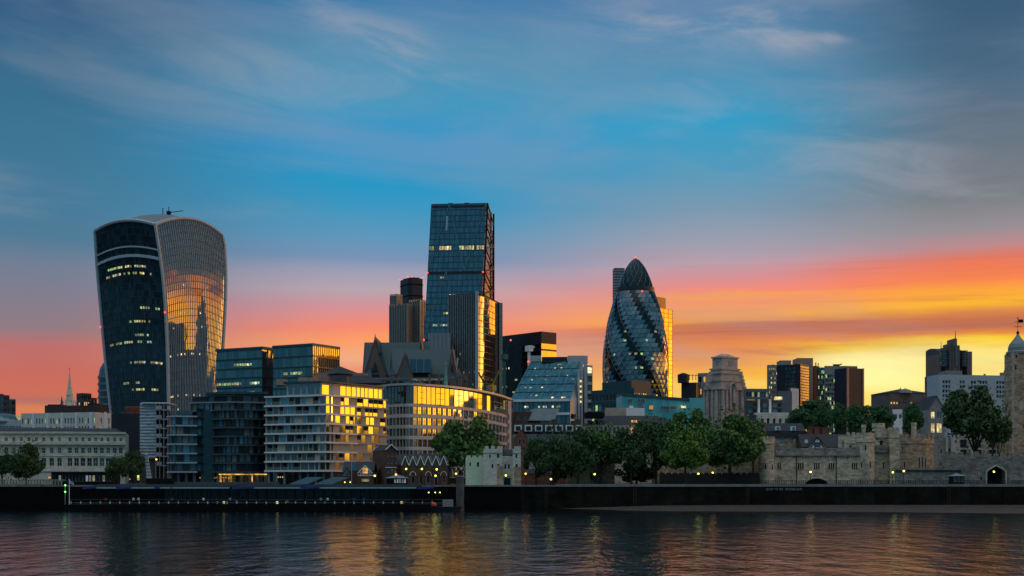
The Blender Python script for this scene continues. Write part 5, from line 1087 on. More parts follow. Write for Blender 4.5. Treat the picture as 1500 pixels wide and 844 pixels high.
r_ = thing('six_gabled_hall', 'low brick hall with six white edged pointed gables in a row', 'hall', P(620, 336))
A, B = P(588, 336), P(655.6, 336); pw = (B.x-A.x)/6; rb_ = front(581, 656, 342, 12); gable(r_, rb_, GZ, Z(682, 342), Z(665.5, 342), brick_d, slate, 0, .1, names=('rear_wall', 'main_roof'))
for k in range(6):
    q = [Vector((A.x+pw*k+.03, 336)), Vector((A.x+pw*(k+1)-.03, 336)), Vector((A.x+pw*(k+1)-.03, 343)), Vector((A.x+pw*k+.03, 343))]
    gable(r_, q, GZ, Z(682.5, 336), Z(669, 336), brick_d, slate, 1, .12, names=('gable_wall', 'gable_roof'), barge=(plaster, .13), rects={0: [(.55, 1.4, Z(708, 336), Z(697, 336), .3)]}, pick=[mat('dark red door', (.12, .02, .015), .6)] if k == 5 else [w_dark])
    mb = MB(); c = q[0].lerp(q[1], .5); z = Z(683, 336); h = Z(674, 336); mb.hexa([(c.x-.28, 335.88, z), (c.x+.28, 335.88, z), (c.x+.28, 335.98, z), (c.x-.28, 335.98, z)], [(c.x-.04, 335.88, h), (c.x+.04, 335.88, h), (c.x+.04, 335.98, h), (c.x-.04, 335.98, h)]); mb.build('lancet_window', w_mid, r_)
    mb = MB(); z = Z(697, 336)
    for i in range(6):
        a0, a1 = math.pi*i/6, math.pi*(i+1)/6; mb.tube((c.x+.8*math.cos(a0), 335.85, z+1.1*math.sin(a0)), (c.x+.8*math.cos(a1), 335.85, z+1.1*math.sin(a1)), .09, n=4)
    mb.build('door_arch', plaster if k % 2 else brick, r_)
r_ = thing('ticket_kiosk', 'low octagonal kiosk with a grey hipped roof and lit panes on the quay', 'kiosk', P(580, 318))
q = front(566, 595, 318, 5); block(r_, q, GZ, Z(700, 318), blackm, {0: dict(n=8, f=1, w=(.12, .88), h=(.35, .95), z=(GZ, Z(701, 318)), skip=lambda i, j: i < 3)}, pick=[mat('kiosk glow', (.3, .3, .32), emit=(.7, .75, .8), es=.25)], par=0)
hip(r_, q, Z(700.5, 318), .9, lead, .6)
# ---- white gate tower
r_ = thing('white_gate_tower', 'pale twin turreted gate tower with battlements, an arched door and a lower left wing', 'tower', P(722, 335))
wst = mat('whitewashed stone', (.6, .6, .52), .85, .18, .5, bricks=(1, .4)); wgr = mat('green lit render', (.66, .74, .54), .85, .15, .4); Yt = 334  # greenish light on the left wing is put into its render colour
q = front(682, 708, Yt+2, 10); mb = MB(); wl = wall(mb, q[0], q[1], GZ, Z(670, Yt), [(1.0, 1.4, Z(683, Yt), Z(677, Yt), .3), (2.9, 3.5, Z(684, Yt), Z(677, Yt), .3)]); mb.prism([q[0]+Vector((0, .5)), q[1]+Vector((0, .5)), q[2], q[3]], GZ, Z(670, Yt)); wall(mb, q[3], q[0], GZ, Z(670, Yt)); crenel(mb, q[0], q[1], Z(670, Yt), 1.2, .6, .5); mb.build('wing_wall', wgr, r_); windows(r_, wl, [w_dark])
mb = MB(); ps = []
for pl, pr, Y, top, m_ in ((708, 736, Yt, 657.5, 0), (736, 751, Yt+2, 668, 0), (751, 763, Yt, 657.5, 0)):
    q = front(pl, pr, Y, 9); w = (q[1]-q[0]).length; rc = []
    if pl == 708: rc = [(2.1, 2.6, Z(686, Y), Z(680, Y), .3), (3.6, 4.2, Z(686, Y), Z(680, Y), .3), (3.5, 4.1, Z(671, Y), Z(665, Y), .3), (1.5, 1.9, Z(671, Y), Z(666, Y), .3)]
    if pl == 736: rc = [(.5, 1.0, Z(687, Y), Z(680, Y), .3), (1.4, 1.9, Z(687, Y), Z(680, Y), .3), (.35, 2.1, GZ, Z(700, Y), 1.5)]
    if pl == 751: rc = [(.7, 1.2, Z(671, Y), Z(665, Y), .3), (.7, 1.3, Z(688, Y), Z(680, Y), .3)]
    ps += wall(mb, q[0], q[1], GZ, Z(top, Y), rc); wall(mb, q[1], q[2], GZ, Z(top, Y)); wall(mb, q[3], q[0], GZ, Z(top, Y)); mb.face([(*p, Z(top, Y)-.3) for p in q])
    if top < 660:
        crenel(mb, q[0], q[1], Z(top, Y), 1.0, .6, .7); crenel(mb, q[1], q[2], Z(top, Y), 1.0, .6, .7)
        mb.strip([Vector((*q[0], Z(663, Y))), Vector((*q[1], Z(663, Y)))], [Vector((0, -1, 0))]*2, [Vector((0, 0, 1))]*2, .25, .15)
mb.build('wall', wst, r_); windows(r_, ps, [w_dark])
mb = MB(); mb.hexa([(*p, Z(667, Yt)) for p in front(736, 751, Yt+2.4, 8)], [(*p, Z(658, Yt)) for p in front(736, 751, Yt+5, 4)]); mb.build('roof', slate, r_)
for pl, pr, yt in ((728, 736.5, 682), (752.5, 763.3, 684)): mb = MB(); mb.prism(front(pl, pr, Yt-.12, .11), GZ, Z(yt, Yt)); mb.build('rough_facing', castle_b, r_)
mb = MB(); c = P(743.3, Yt+2)
for i in range(8):
    a0, a1 = math.pi*i/8, math.pi*(i+1)/8; mb.tube((c.x+.95*math.cos(a0), c.y-.1, Z(701, Yt)+.8*math.sin(a0)), (c.x+.95*math.cos(a1), c.y-.1, Z(701, Yt)+.8*math.sin(a1)), .16, n=5)
mb.build('door_arch', quoin, r_)

# ================================================================ fortress
def slits(A, B, px, yt, yb, w=.38, n=1, gap=.5, Y=345, dep=.5):
    d = (B-A).normalized(); c = (along(A, d, px)-A).length; return [(c+(k-(n-1)/2)*gap-w/2, c+(k-(n-1)/2)*gap+w/2, Z(yb, Y), Z(yt, Y), dep) for k in range(n)]
Yf = 338
r_ = thing('fortress_river_wall', 'long rubble stone fortress front with triple lancets, a water gate arch and two round corner turrets', 'fortress wall', P(1200, Yf))
A, B = P(1130, Yf), P(1268, Yf); mb = MB(); rc = []
for px in (1141.5, 1173, 1196.5, 1218, 1252): rc += slits(A, B, px, 678, 688, .36, 3 if px not in (1141.5,) else 2, .55, Yf)
c = (along(A, Vector((1, 0)), 1196)-A).length; arch = []
hw = (1212.6-1179)/2/F*Yf; zc = Z(711, Yf); n = 14
for k in range(n):       # flat pointed water gate: stack of shrinking openings
    t0, t1 = k/n, (k+1)/n; w = hw*math.sqrt(max(0, 1-((t0+t1)/2)**2)); arch.append((c-w, c+w, GZ+(Z(701, Yf)-GZ)*t0, GZ+(Z(701, Yf)-GZ)*t1, 3.0))
rc += [(c-.6, c+.6, Z(698.5, Yf), Z(697.5, Yf), .2)]; rc += slits(A, B, 1242, 669, 672, .3, 1, 0, Yf)
ps = wall(mb, A, B, GZ, Z(667, Yf), rc+arch); mb.face([(*A, Z(660, Yf)), (*B, Z(660, Yf)), (*(B+Vector((0, 9))), Z(660, Yf)), (*(A+Vector((0, 9))), Z(660, Yf))])
mb.build('wall', castle, r_); windows(r_, [p for p in ps if (p[1]-p[0]).length < 1.3], [blackm], castle_d); bb = MB(); bb.box((A.x+c, Yf+3.1, GZ-.5), (1, 0), (12, .3, 4)); bb.build('gate_recess', blackm, r_)
mb = MB()
for k in range(12): a0, a1 = math.pi*k/12, math.pi*(k+1)/12; h = Z(701, Yf)-GZ+.15; mb.tube((A.x+c+(hw+.15)*math.cos(a0), Yf-.06, GZ+h*math.sin(a0)), (A.x+c+(hw+.15)*math.cos(a1), Yf-.06, GZ+h*math.sin(a1)), .2, n=5)
mb.build('gate_arch', quoin, r_)
mb = MB(); p0, p1 = P(1136, Yf-.35), P(1259, Yf-.35); mb.hexa([(*p0, Z(667, Yf)), (*p1, Z(667, Yf)), (p1.x, Yf+.6, Z(667, Yf)), (p0.x, Yf+.6, Z(667, Yf))], [(p0.x, Yf-.1, Z(657, Yf)), (p1.x, Yf-.1, Z(655.5, Yf)), (p1.x, Yf+.6, Z(655.5, Yf)), (p0.x, Yf+.6, Z(657, Yf))]); mb.build('parapet', castle_d, r_)
mb = MB(); mb.strip([Vector((p0.x, Yf, Z(667.3, Yf))), Vector((p1.x, Yf, Z(667.3, Yf)))], [Vector((0, -1, 0))]*2, [Vector((0, 0, 1))]*2, .22, .5); mb.build('string_course', castle_d, r_)
for px in (1167, 1225): mb = MB(); mb.tube((X(px, Yf-.2), Yf-.2, GZ), (X(px, Yf-.2), Yf-.2, Z(667, Yf)), .11, n=6); mb.build('drain_pipe', blackm, r_)
def turret(px0, px1, Y, ytop, ystr, m=castle, base=GZ, sl=(), th=.7, nm='turret', mh=.75, mn=11):
    cx_, r = (X(px0, Y)+X(px1, Y))/2, (X(px1, Y)-X(px0, Y))/2; mb = MB(); zt_ = Z(ytop, Y); mb.lathe((cx_, Y+r), [(r, base), (r, Z(ystr, Y)-.15), (r+.18, Z(ystr, Y)), (r+.12, zt_-mh), (r-.5, zt_-mh), (r-.5, zt_-mh-.8), (0, zt_-mh-.8)], 32)
    for k in range(mn):
        a = 2*math.pi*k/mn; mb.box((cx_+(r-.18)*math.sin(a), Y+r-(r-.18)*math.cos(a), zt_-mh), (math.cos(a), math.sin(a)), (2*math.pi*r/mn*.6, .55, mh))
    o = mb.build(nm, m, r_)
    for px, ya, yb in sl:
        s_ = (X(px, Y)-cx_)/r; an = math.asin(max(-.95, min(.95, s_))); n_ = Vector((math.sin(an), -math.cos(an), 0)); t_ = Vector((math.cos(an), math.sin(an), 0)); p = Vector((cx_, Y+r, 0))+n_*(r-.02)
        mb = MB(); mb.strip([p+Vector((0, 0, Z(yb, Y))), p+Vector((0, 0, Z(ya, Y)))], [n_]*2, [t_]*2, .62, .03); mb.build('slit_surround', quoin, r_)
        mb = MB(); mb.strip([p+Vector((0, 0, Z(yb-.4, Y))), p+Vector((0, 0, Z(ya+.4, Y)))], [n_]*2, [t_]*2, .34, .045); mb.build('slit_window', blackm, r_)
    return o
turret(1113.6, 1136.3, Yf-1.5, 639.5, 650, sl=((1121.5, 680, 688), (1132, 680, 688), (1118, 644, 646)))
turret(1258.5, 1284, Yf-1.2, 634, 647.5, castle, sl=((1263, 677, 685), (1275, 677, 686), (1268, 652, 660)))
q = front(1239, 1262, Yf+1, 8); mb = MB(); ps = wall(mb, q[0], q[1], Z(668, Yf), Z(637, Yf), slits(q[0], q[1], 1246, 652, 656, .4, 1, 0, Yf)); wall(mb, q[3], q[0], Z(668, Yf), Z(637, Yf)); crenel(mb, q[0], q[1], Z(637, Yf), .8, .55, .7); mb.strip([Vector((*q[0], Z(649, Yf))), Vector((*q[1], Z(649, Yf)))], [Vector((0, -1, 0))]*2, [Vector((0, 0, 1))]*2, .22, .18); mb.face([(*p, Z(638, Yf)) for p in q]); mb.build('upper_tower', castle, r_); windows(r_, ps, [blackm], castle_d)
turret(1263, 1268.8, Yf+5, 622, 626, castle, Z(640, Yf), nm='stair_turret', mn=5, mh=.4)
turret(1230, 1236.2, Yf+3, 644, 647, quoin, Z(660, Yf), nm='small_turret', mn=5, mh=.3)

r_ = thing('fortress_gate_tower', 'square fortress tower with crenellated turrets right of the big round corner turret', 'tower', P(1295, 342))
Y2 = 341; q = front(1281, 1318, Y2+1.5, 10); mb = MB(); A, B = q[0], q[1]; ps = wall(mb, A, B, GZ, Z(630, Y2), slits(A, B, 1294.5, 677, 687, .35, 1, 0, Y2)+slits(A, B, 1291, 646, 652, .7, 1, 0, Y2)+[]); wall(mb, B, q[2], GZ, Z(630, Y2)); crenel(mb, A, B, Z(630, Y2), 1, .6, .7); crenel(mb, B, q[2], Z(630, Y2), 1, .6, .7); mb.face([(*p, Z(631, Y2)) for p in q]); mb.build('wall', castle, r_); windows(r_, ps, [blackm], castle_d)
mb = MB(); mb.strip([Vector((*A, Z(641, Y2))), Vector((*B, Z(641, Y2)))], [Vector((0, -1, 0))]*2, [Vector((0, 0, 1))]*2, .25, .25); mb.prism(front(1283.5, 1301, Y2+.6, 1), Z(662.5, Y2), Z(652.5, Y2)); mb.build('balcony', castle_d, r_)
mb = MB(); c = p3(1291, 646.5, Y2+1.35)
for i in range(6): a0, a1 = math.pi*i/6, math.pi*(i+1)/6; mb.tube(c+Vector((.55*math.cos(a0), 0, .7*math.sin(a0))), c+Vector((.55*math.cos(a1), 0, .7*math.sin(a1))), .13, n=5)
mb.build('window_arch', quoin, r_)
turret(1280.5, 1297.5, Y2+4, 620, 626, castle, Z(632, Y2), mn=8, mh=.6, nm='roof_turret')
q = front(1304, 1317.8, Y2-.6, 6); mb = MB(); wall(mb, q[0], q[1], GZ, Z(628.5, Y2)); wall(mb, q[1], q[2], GZ, Z(628.5, Y2)); wall(mb, q[3], q[0], GZ, Z(628.5, Y2)); crenel(mb, q[0], q[1], Z(628.5, Y2), .7, .4, .5); mb.face([(*p, Z(629, Y2)) for p in q]); mb.strip([Vector((*q[0], Z(641, Y2))), Vector((*q[1], Z(641, Y2)))], [Vector((0, -1, 0))]*2, [Vector((0, 0, 1))]*2, .25, .2); mb.build('buttress_turret', castle, r_)
Y3 = 356; r_ = thing('brown_round_tower', 'broad brownish round fortress tower with triple lancets and battlements', 'tower', P(1345, Y3))
turret(1316, 1376, Y3, 636, 650, castle_b, sl=((1346.5, 670, 686), (1351.5, 669, 686), (1356.5, 670, 686), (1327, 676, 686), (1325, 653, 661)), mn=22, mh=1.1)
turret(1336, 1343.2, Y3+6, 619, 622, castle, Z(640, Y3), nm='chimney_turret', mn=5, mh=.3)
q = front(1374, 1397, Y3+4, 8, 5); mb = MB(); A, B = q[0], q[1]; ps = wall(mb, A, B, GZ, Z(640, Y3), slits(A, B, 1379, 658, 664, .5, 1, 0, Y3)+slits(A, B, 1391, 656, 662, .5, 1, 0, Y3)+slits(A, B, 1379, 676, 682, .6, 1, 0, Y3)); wall(mb, B, q[2], GZ, Z(640, Y3)); mb.face([(*p, Z(640, Y3)) for p in q]); mb.build('square_annex', castle_d, r_); windows(r_, ps, [w_dark], quoin)
mb = MB(); mb.box((*(B+Vector((-.4, -.1))), GZ), (1, 0), (.8, .3, Z(640, Y3)-GZ)); mb.box((*A.lerp(B, .55)+Vector((0, -.12)), GZ) if False else (*(A.lerp(B, .55)+Vector((0, -.1))), Z(664, Y3)), (1, 0), (.6, .25, Z(640, Y3)-Z(664, Y3))); mb.build('quoins', quoin, r_)
r_ = thing('inner_curtain_wall', 'dark crenellated curtain wall behind the low front wall at the right', 'fortress wall', P(1410, 352))
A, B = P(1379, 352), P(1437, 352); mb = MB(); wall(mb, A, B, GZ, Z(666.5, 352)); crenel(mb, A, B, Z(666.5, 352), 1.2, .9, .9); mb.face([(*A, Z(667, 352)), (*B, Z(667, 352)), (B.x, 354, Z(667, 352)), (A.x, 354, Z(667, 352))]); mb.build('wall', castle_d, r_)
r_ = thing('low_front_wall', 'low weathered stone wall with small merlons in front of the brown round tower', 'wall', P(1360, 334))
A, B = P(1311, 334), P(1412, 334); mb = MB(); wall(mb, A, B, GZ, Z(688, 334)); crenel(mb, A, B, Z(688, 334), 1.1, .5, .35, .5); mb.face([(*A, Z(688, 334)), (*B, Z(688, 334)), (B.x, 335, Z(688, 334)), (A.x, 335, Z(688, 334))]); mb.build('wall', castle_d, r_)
mb = MB(); mb.strip([Vector((*A, Z(689.5, 334))), Vector((*B, Z(689.5, 334)))], [Vector((0, -1, 0))]*2, [Vector((0, 0, 1))]*2, .2, .3); mb.build('coping', blackm, r_)
r_ = thing('gothic_gate_wall', 'stepped grey stone wall with a pointed dark gateway at the right edge', 'fortress wall', P(1460, 330))
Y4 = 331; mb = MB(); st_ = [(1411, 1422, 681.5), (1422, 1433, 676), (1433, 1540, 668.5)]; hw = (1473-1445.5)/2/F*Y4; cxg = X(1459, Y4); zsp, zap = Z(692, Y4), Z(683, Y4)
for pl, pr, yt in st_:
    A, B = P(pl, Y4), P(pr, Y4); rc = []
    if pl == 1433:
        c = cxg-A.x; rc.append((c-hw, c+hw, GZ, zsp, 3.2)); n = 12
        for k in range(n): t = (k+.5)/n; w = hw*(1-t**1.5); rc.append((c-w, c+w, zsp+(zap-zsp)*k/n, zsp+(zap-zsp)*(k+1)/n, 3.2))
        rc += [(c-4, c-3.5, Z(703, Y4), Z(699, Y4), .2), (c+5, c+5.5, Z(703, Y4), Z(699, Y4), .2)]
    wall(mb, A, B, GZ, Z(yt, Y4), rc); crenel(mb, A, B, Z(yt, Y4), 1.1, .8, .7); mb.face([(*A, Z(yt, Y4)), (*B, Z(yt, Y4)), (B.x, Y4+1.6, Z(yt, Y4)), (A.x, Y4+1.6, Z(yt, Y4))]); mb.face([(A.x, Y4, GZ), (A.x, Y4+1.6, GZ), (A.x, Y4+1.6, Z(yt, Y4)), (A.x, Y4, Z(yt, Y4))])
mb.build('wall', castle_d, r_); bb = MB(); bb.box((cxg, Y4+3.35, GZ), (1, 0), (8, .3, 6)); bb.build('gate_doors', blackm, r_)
mb = MB(); pv = [(cxg-hw-.1, Y4-.06, GZ), (cxg-hw-.1, Y4-.06, zsp)]+[(cxg-hw*(1-(k/8)**1.5)-.05, Y4-.06, zsp+(zap-zsp)*k/8+.1) for k in range(1, 9)]
for a, b in zip(pv, pv[1:]): mb.tube(a, b, .22, n=5); mb.tube((2*cxg-a[0], a[1], a[2]), (2*cxg-b[0], b[1], b[2]), .22, n=5)
mb.build('gate_arch', quoin, r_)
r_ = thing('keep_turret', 'tall round keep turret with an onion dome and weather vane at the right edge', 'tower', P(1496, 400))
Yk = 398; mb = MB(); q = [P(1482.5, Yk), P(1511, Yk), P(1511, Yk)+Vector((0, 6.2)), P(1482.5, Yk)+Vector((0, 6.2))]; A, B = q[0], q[1]
ps = wall(mb, A, B, GZ, Z(517, Yk), [r for px, a, b, w in ((1489, 520, 525, .55), (1488, 535, 541, .5), (1496, 590, 599, .7), (1500, 622, 627, .4)) for r in slits(A, B, px, a, b, w, 1, 0, Yk, .4)])
for i in (1, 2, 3): wall(mb, q[i], q[(i+1) % 4], GZ, Z(517, Yk))
mb.build('wall', castle_b, r_); windows(r_, ps, [blackm], quoin)
mb = MB()
for k in range(46): z = GZ+k*.9; w = .75 if k % 2 else .5; mb.box((A.x+w/2-.05, Yk-.02, z), (1, 0), (w, .14, .8)) if z < Z(519, Yk) else None
mb.build('quoins', quoin, r_); mb = MB(); mb.prism(front(1493.2, 1499, Yk-.04, .03), Z(600.5, Yk), Z(589, Yk)); mb.build('window_surround', quoin, r_)
mb = MB(); c = ((A.x+B.x)/2, Yk+3.1); zz = lambda y: Z(y, Yk); rr = (B.x-A.x)/2
mb.lathe(c, [(rr+.5, zz(517)), (rr+.5, zz(514.5)), (rr-.05, zz(513)), (rr-.1, zz(508)), (rr*.85, zz(503)), (rr*.55, zz(497.5)), (rr*.3, zz(493)), (rr*.14, zz(489)), (rr*.1, zz(486))], 24); mb.build('dome', lead, r_, smooth=True)
mb = MB(); mb.lathe(c, [(0, zz(489)), (.32, zz(487.8)), (.5, zz(486)), (.32, zz(484.2)), (.08, zz(483))], 12); mb.tube((*c, zz(484)), (*c, zz(463)), .08); mb.tube((c[0]-1.2, c[1], zz(477)), (c[0]+1.2, c[1], zz(477)), .07); mb.tube((c[0]-1.0, c[1], zz(470)), (c[0]+.4, c[1], zz(470)), .07); mb.lathe(c, [(0, zz(466)), (.25, zz(464.5)), (0, zz(463))], 8); mb.box((c[0]+.9, c[1], zz(471)), (1, 0), (1.5, .08, 1.0)); mb.build('weather_vane', blackm, r_)
r_ = thing('pilastered_barracks', 'long stone building with broad piers and dark openings behind the big dark tree', 'building', P(1440, 405))
A, B = P(1400, 405), P(1482, 405); Ln = (B-A).length; mb = MB(); rc = []
for k in range(4): c = .08*Ln+k*Ln*.26; rc += [(c, c+Ln*.12, Z(656, 405), Z(644, 405), .6), (c, c+Ln*.12, Z(672, 405), Z(659, 405), .6), (c, c+Ln*.12, Z(687, 405), Z(675, 405), .6)]
ps = wall(mb, A, B, GZ, Z(636, 405), rc); mb.build('wall', castle, r_); windows(r_, ps, [w_dark], castle_d, bars=1); hip(r_, [A, B, B+Vector((0, 9)), A+Vector((0, 9))], Z(636, 405), 2, slate, .3)
# buildings inside the walls
r_ = thing('brick_lodging', 'dark brick lodging with sash windows and dormered slate roof behind the fortress front', 'house', P(1150, 362))
Y5 = 360; q = front(1125, 1179, Y5, 10); A, B = q[0], q[1]; gable(r_, q, GZ, Z(632, Y5), Z(620, Y5), castle_b, slate, 0, .3, rects={0: [r for px in (1131, 1144.5, 1160, 1172) for r in slits(A, B, px, 641, 651, 1.0, 1, 0, Y5, .2)]}, pick=[w_mid], fmat=plaster, cross=True, bars=1)
for px in (1139, 1161.5): mb = MB(); mb.box(p3(px, 631, Y5), (1, 0), (1.2, 1.6, 1.2)); dm = mb.build('dormer', plaster, r_); mb = MB(); mb.box((X(px, Y5), Y5-.84, Z(630.4, Y5)), (1, 0), (.8, .08, .9)); mb.build('dormer_window', w_blue, dm)
mb = MB(); mb.prism(front(1120, 1182, Y5-.5, 1), Z(640, Y5), Z(632.5, Y5)); mb.build('parapet', slate, r_)
r_ = thing('timbered_gable_house', 'dark roofed house with a white half timbered gable and brick chimneys inside the fortress', 'house', P(1205, 352))
Y6 = 352; q = front(1175, 1242, Y6+1, 9); gable(r_, q, GZ, Z(655, Y6), Z(636, Y6), brick_d, slate, 0, .2)
q = front(1184, 1210, Y6-1.5, 7); gable(r_, q, GZ, Z(655, Y6), Z(640, Y6), timber, slate, 1, .2, names=('gable_wall', 'gable_roof'))
A, B = q[0], q[1]; y_ = A.y-.06; mb = MB(); mb.face([(A.x, y_-.15, Z(656.5, Y6)), (B.x, y_-.15, Z(656.5, Y6)), ((A.x+B.x)/2, y_-.15, Z(640.6, Y6))]); mb.build('plaster_panel', plaster, r_)
cxx = (A.x+B.x)/2; w = (B.x-A.x)/2
for a, b in (((-w+.3, 656), (0, 641)), ((w-.3, 656), (0, 641)), ((-.7, 656), (-.7, 646)), ((.7, 656), (.7, 646)), ((-1.5, 650.5), (1.5, 650.5)), ((-.8, 650), (-1.8, 656)), ((.8, 650), (1.8, 656)), ((0, 646), (0, 642))): mb = MB(); mb.tube((cxx+a[0], y_-.2, Z(a[1], Y6)), (cxx+b[0], y_-.2, Z(b[1], Y6)), .11, n=4); mb.build('timber', timber, r_)
mb = MB(); mb.box((cxx, y_-.22, Z(655, Y6)), (1, 0), (1.1, .12, 1.3)); mb.build('window', w_mid, r_); mb = MB(); mb.box(p3(1181, 649, Y6-.3), (1, 0), (.7, .5, .9)); mb.build('window', plaster, r_)
for a, b, yt in ((1183.5, 1191, 625), (1193, 1201, 624), (1204.5, 1213.5, 625)):
    q = front(a, b, Y6+6, 1.4); mb = MB(); mb.prism(q, Z(640, Y6), Z(yt, Y6)); mb.prism(shrink(q, -.12), Z(yt+1.5, Y6), Z(yt+.6, Y6)); mb.build('chimney', brick, r_)
# walls behind the row of trees
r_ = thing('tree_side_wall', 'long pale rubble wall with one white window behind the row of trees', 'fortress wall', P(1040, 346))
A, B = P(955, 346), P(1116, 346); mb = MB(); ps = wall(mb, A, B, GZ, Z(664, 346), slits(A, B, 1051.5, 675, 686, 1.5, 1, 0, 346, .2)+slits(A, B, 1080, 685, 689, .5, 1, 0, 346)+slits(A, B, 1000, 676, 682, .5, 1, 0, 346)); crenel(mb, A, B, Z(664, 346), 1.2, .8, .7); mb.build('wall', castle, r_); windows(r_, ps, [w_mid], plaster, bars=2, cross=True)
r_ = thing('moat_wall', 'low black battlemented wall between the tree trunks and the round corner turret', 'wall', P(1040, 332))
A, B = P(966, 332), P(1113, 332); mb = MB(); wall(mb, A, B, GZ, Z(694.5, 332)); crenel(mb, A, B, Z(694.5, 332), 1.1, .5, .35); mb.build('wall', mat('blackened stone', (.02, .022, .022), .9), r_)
r_ = thing('ruined_gatehouse', 'pale lit fragment of stone gatehouse low behind the dark trunks', 'building', P(840, 338))
q = front(830.5, 864, 338, 6); A, B = q[0], q[1]; mb = MB(); ps = wall(mb, A, B, GZ, Z(688, 338), slits(A, B, 837, 692, 700, .6, 1, 0, 338)); crenel(mb, A, B, Z(688, 338), 1, 1.2, 1.1); mb.build('wall', mat('lamp lit limestone', (.42, .36, .2), .9, .3, 1), r_); windows(r_, ps, [blackm])
r_ = thing('byward_tower', 'grey stone tower with slit windows mostly hidden by the row of trees', 'tower', P(882, 341))
turret(862, 902, 341, 666, 676, castle_d, sl=((880, 684, 690), (897, 680, 690), (869, 684, 690)), mn=14)
r_ = thing('brick_shed', 'long low reddish shed in the gloom beneath the left hand trees', 'building', P(800, 360))
gable(r_, front(770, 830, 360, 8), GZ, Z(694, 360), Z(688, 360), brick, slate, 0)
# quay kiosk on the right
r_ = thing('quay_shelter', 'small dark shelter with a blue grey hipped roof before the low front wall', 'shelter', P(1405, 318))
q = front(1396, 1413, 318, 3); block(r_, q, GZ, Z(697.5, 318), blackm, {0: dict(n=3, f=1, w=(.1, .9), h=(.4, .95), z=(GZ, Z(698, 318)))}, par=0); hip(r_, q, Z(697.5, 318), .75, lead, .4)

# ================================================================ river wall, foreshore pier
wallm = mat('dark tidal river wall', (.012, .0125, .01), .95, .7, .25, bump=.6, bricks=(1.6, .5), spec=.15); cop = mat('granite coping', (.2, .22, .23), .8, .3, .5)
r_ = thing('river_wall', 'long dark tidal river wall with a pale granite coping', 'river wall', (30, 300, 0)); rw = r_
mb = MB(); mb.prism([Vector((X(763, 300), 300)), Vector((420, 300)), Vector((420, 301.4)), Vector((X(763, 300), 301.4))], -1, 5.05); mb.build('wall', wallm, r_)
mb = MB(); mb.prism([Vector((-420, 300)), Vector((X(763, 300), 300)), Vector((X(763, 300), 301.4)), Vector((-420, 301.4))], -1, 5.05); mb.build('west_wall', mat('black tidal wall', (.006, .006, .006), .95, .5, .3, spec=.1), r_)
x = -150.0
while x < 135:
    mb = MB(); mb.prism([Vector((x+.02, 299.85)), Vector((x+7.98, 299.85)), Vector((x+7.98, 301.5)), Vector((x+.02, 301.5))], 5.05, 5.62 if x > 2 else 5.4); mb.build('coping', cop if x > -12 else castle_d, r_); x += 8
for k in range(16): mb = MB(); mb.prism(front(780+k*46, 782+k*46, 299.7, .3), -.5, 4.7); mb.build('fender_post', wallm, r_)
ft = bpy.data.curves.new('sign', 'FONT'); ft.body = "ENTRY TO THE TRAITORS GATE"; ft.size = .62; ft.extrude = .03; fo = bpy.data.objects.new('tmp', ft); COL.objects.link(fo)
bpy.context.view_layer.update(); me = bpy.data.meshes.new_from_object(fo.evaluated_get(bpy.context.evaluated_depsgraph_get())); bpy.data.objects.remove(fo); me.name = 'wall_lettering'
sg = bpy.data.objects.new('wall_lettering', me); COL.objects.link(sg); me.materials.clear(); me.materials.append(mat('faded white paint', (.3, .32, .34), .8)); w = max(v.co.x for v in me.vertices)
sg.parent = r_; sg.rotation_euler = (math.pi/2, 0, 0); k = (X(1175, 300)-X(1122, 300))/w; sg.scale = (k, 1.15, 1); sg.location = (X(1122, 300)-30, -.03, Z(718.3, 300))
for px in (800, 930, 1095, 1240, 1390):
    mb = MB(); x = X(px, 299.6)
    for s_ in (-.3, .3): mb.tube((x+s_, 299.6, .2), (x+s_, 299.6, 5.3), .05, n=4)
    for k in range(14): mb.tube((x-.3, 299.6, .5+k*.35), (x+.3, 299.6, .5+k*.35), .04, n=4)
    mb.build('ladder', mat('rusty ladder', (.05, .035, .025), .9), rw)
r_ = thing('quay_railing', 'black iron railing running along the quay edge', 'railing', (30, 301, 5.2)); mb = MB()
for z in (5.75, 6.05, 6.35): mb.tube((X(756, 301), 301.1, z), (125, 301.1, z), .035, n=4)
mb.build('rail', blackm, r_); mb = MB(); x = X(756, 301)
while x < 125: mb.tube((x, 301.1, 5.2), (x, 301.1, 6.4), .05, n=4); x += 1.6
mb.build('posts', blackm, r_)
# upper bank fence in front of the fortress (iron fence on the moat side)
r_ = thing('bank_fence', 'low black iron fence at the foot of the fortress front', 'fence', P(1250, 326)); mb = MB(); x = X(1113, 326)
while x < X(1510, 326): mb.tube((x, 326, 5.2), (x, 326, 6.5), .06, n=4); x += .55
mb.tube((X(1113, 326), 326, 6.35), (X(1510, 326), 326, 6.35), .05, n=4); mb.prism(front(1113, 1510, 326.1, .3), 5.2, 5.55); mb.build('bars', blackm, r_)
r_ = thing('west_balustrade', 'dim stone balustrade with square posts along the left quay', 'balustrade', P(50, 302))
for k in range(26): mb = MB(); p = P(-20+k*4.4, 302); mb.box((*p, 5.2), (1, 0), (.35, .3, 1.5)); mb.build('post', castle_d, r_)
mb = MB(); mb.prism(front(-25, 95, 302.3, .35), 6.45, 6.7); mb.build('rail', castle_d, r_)

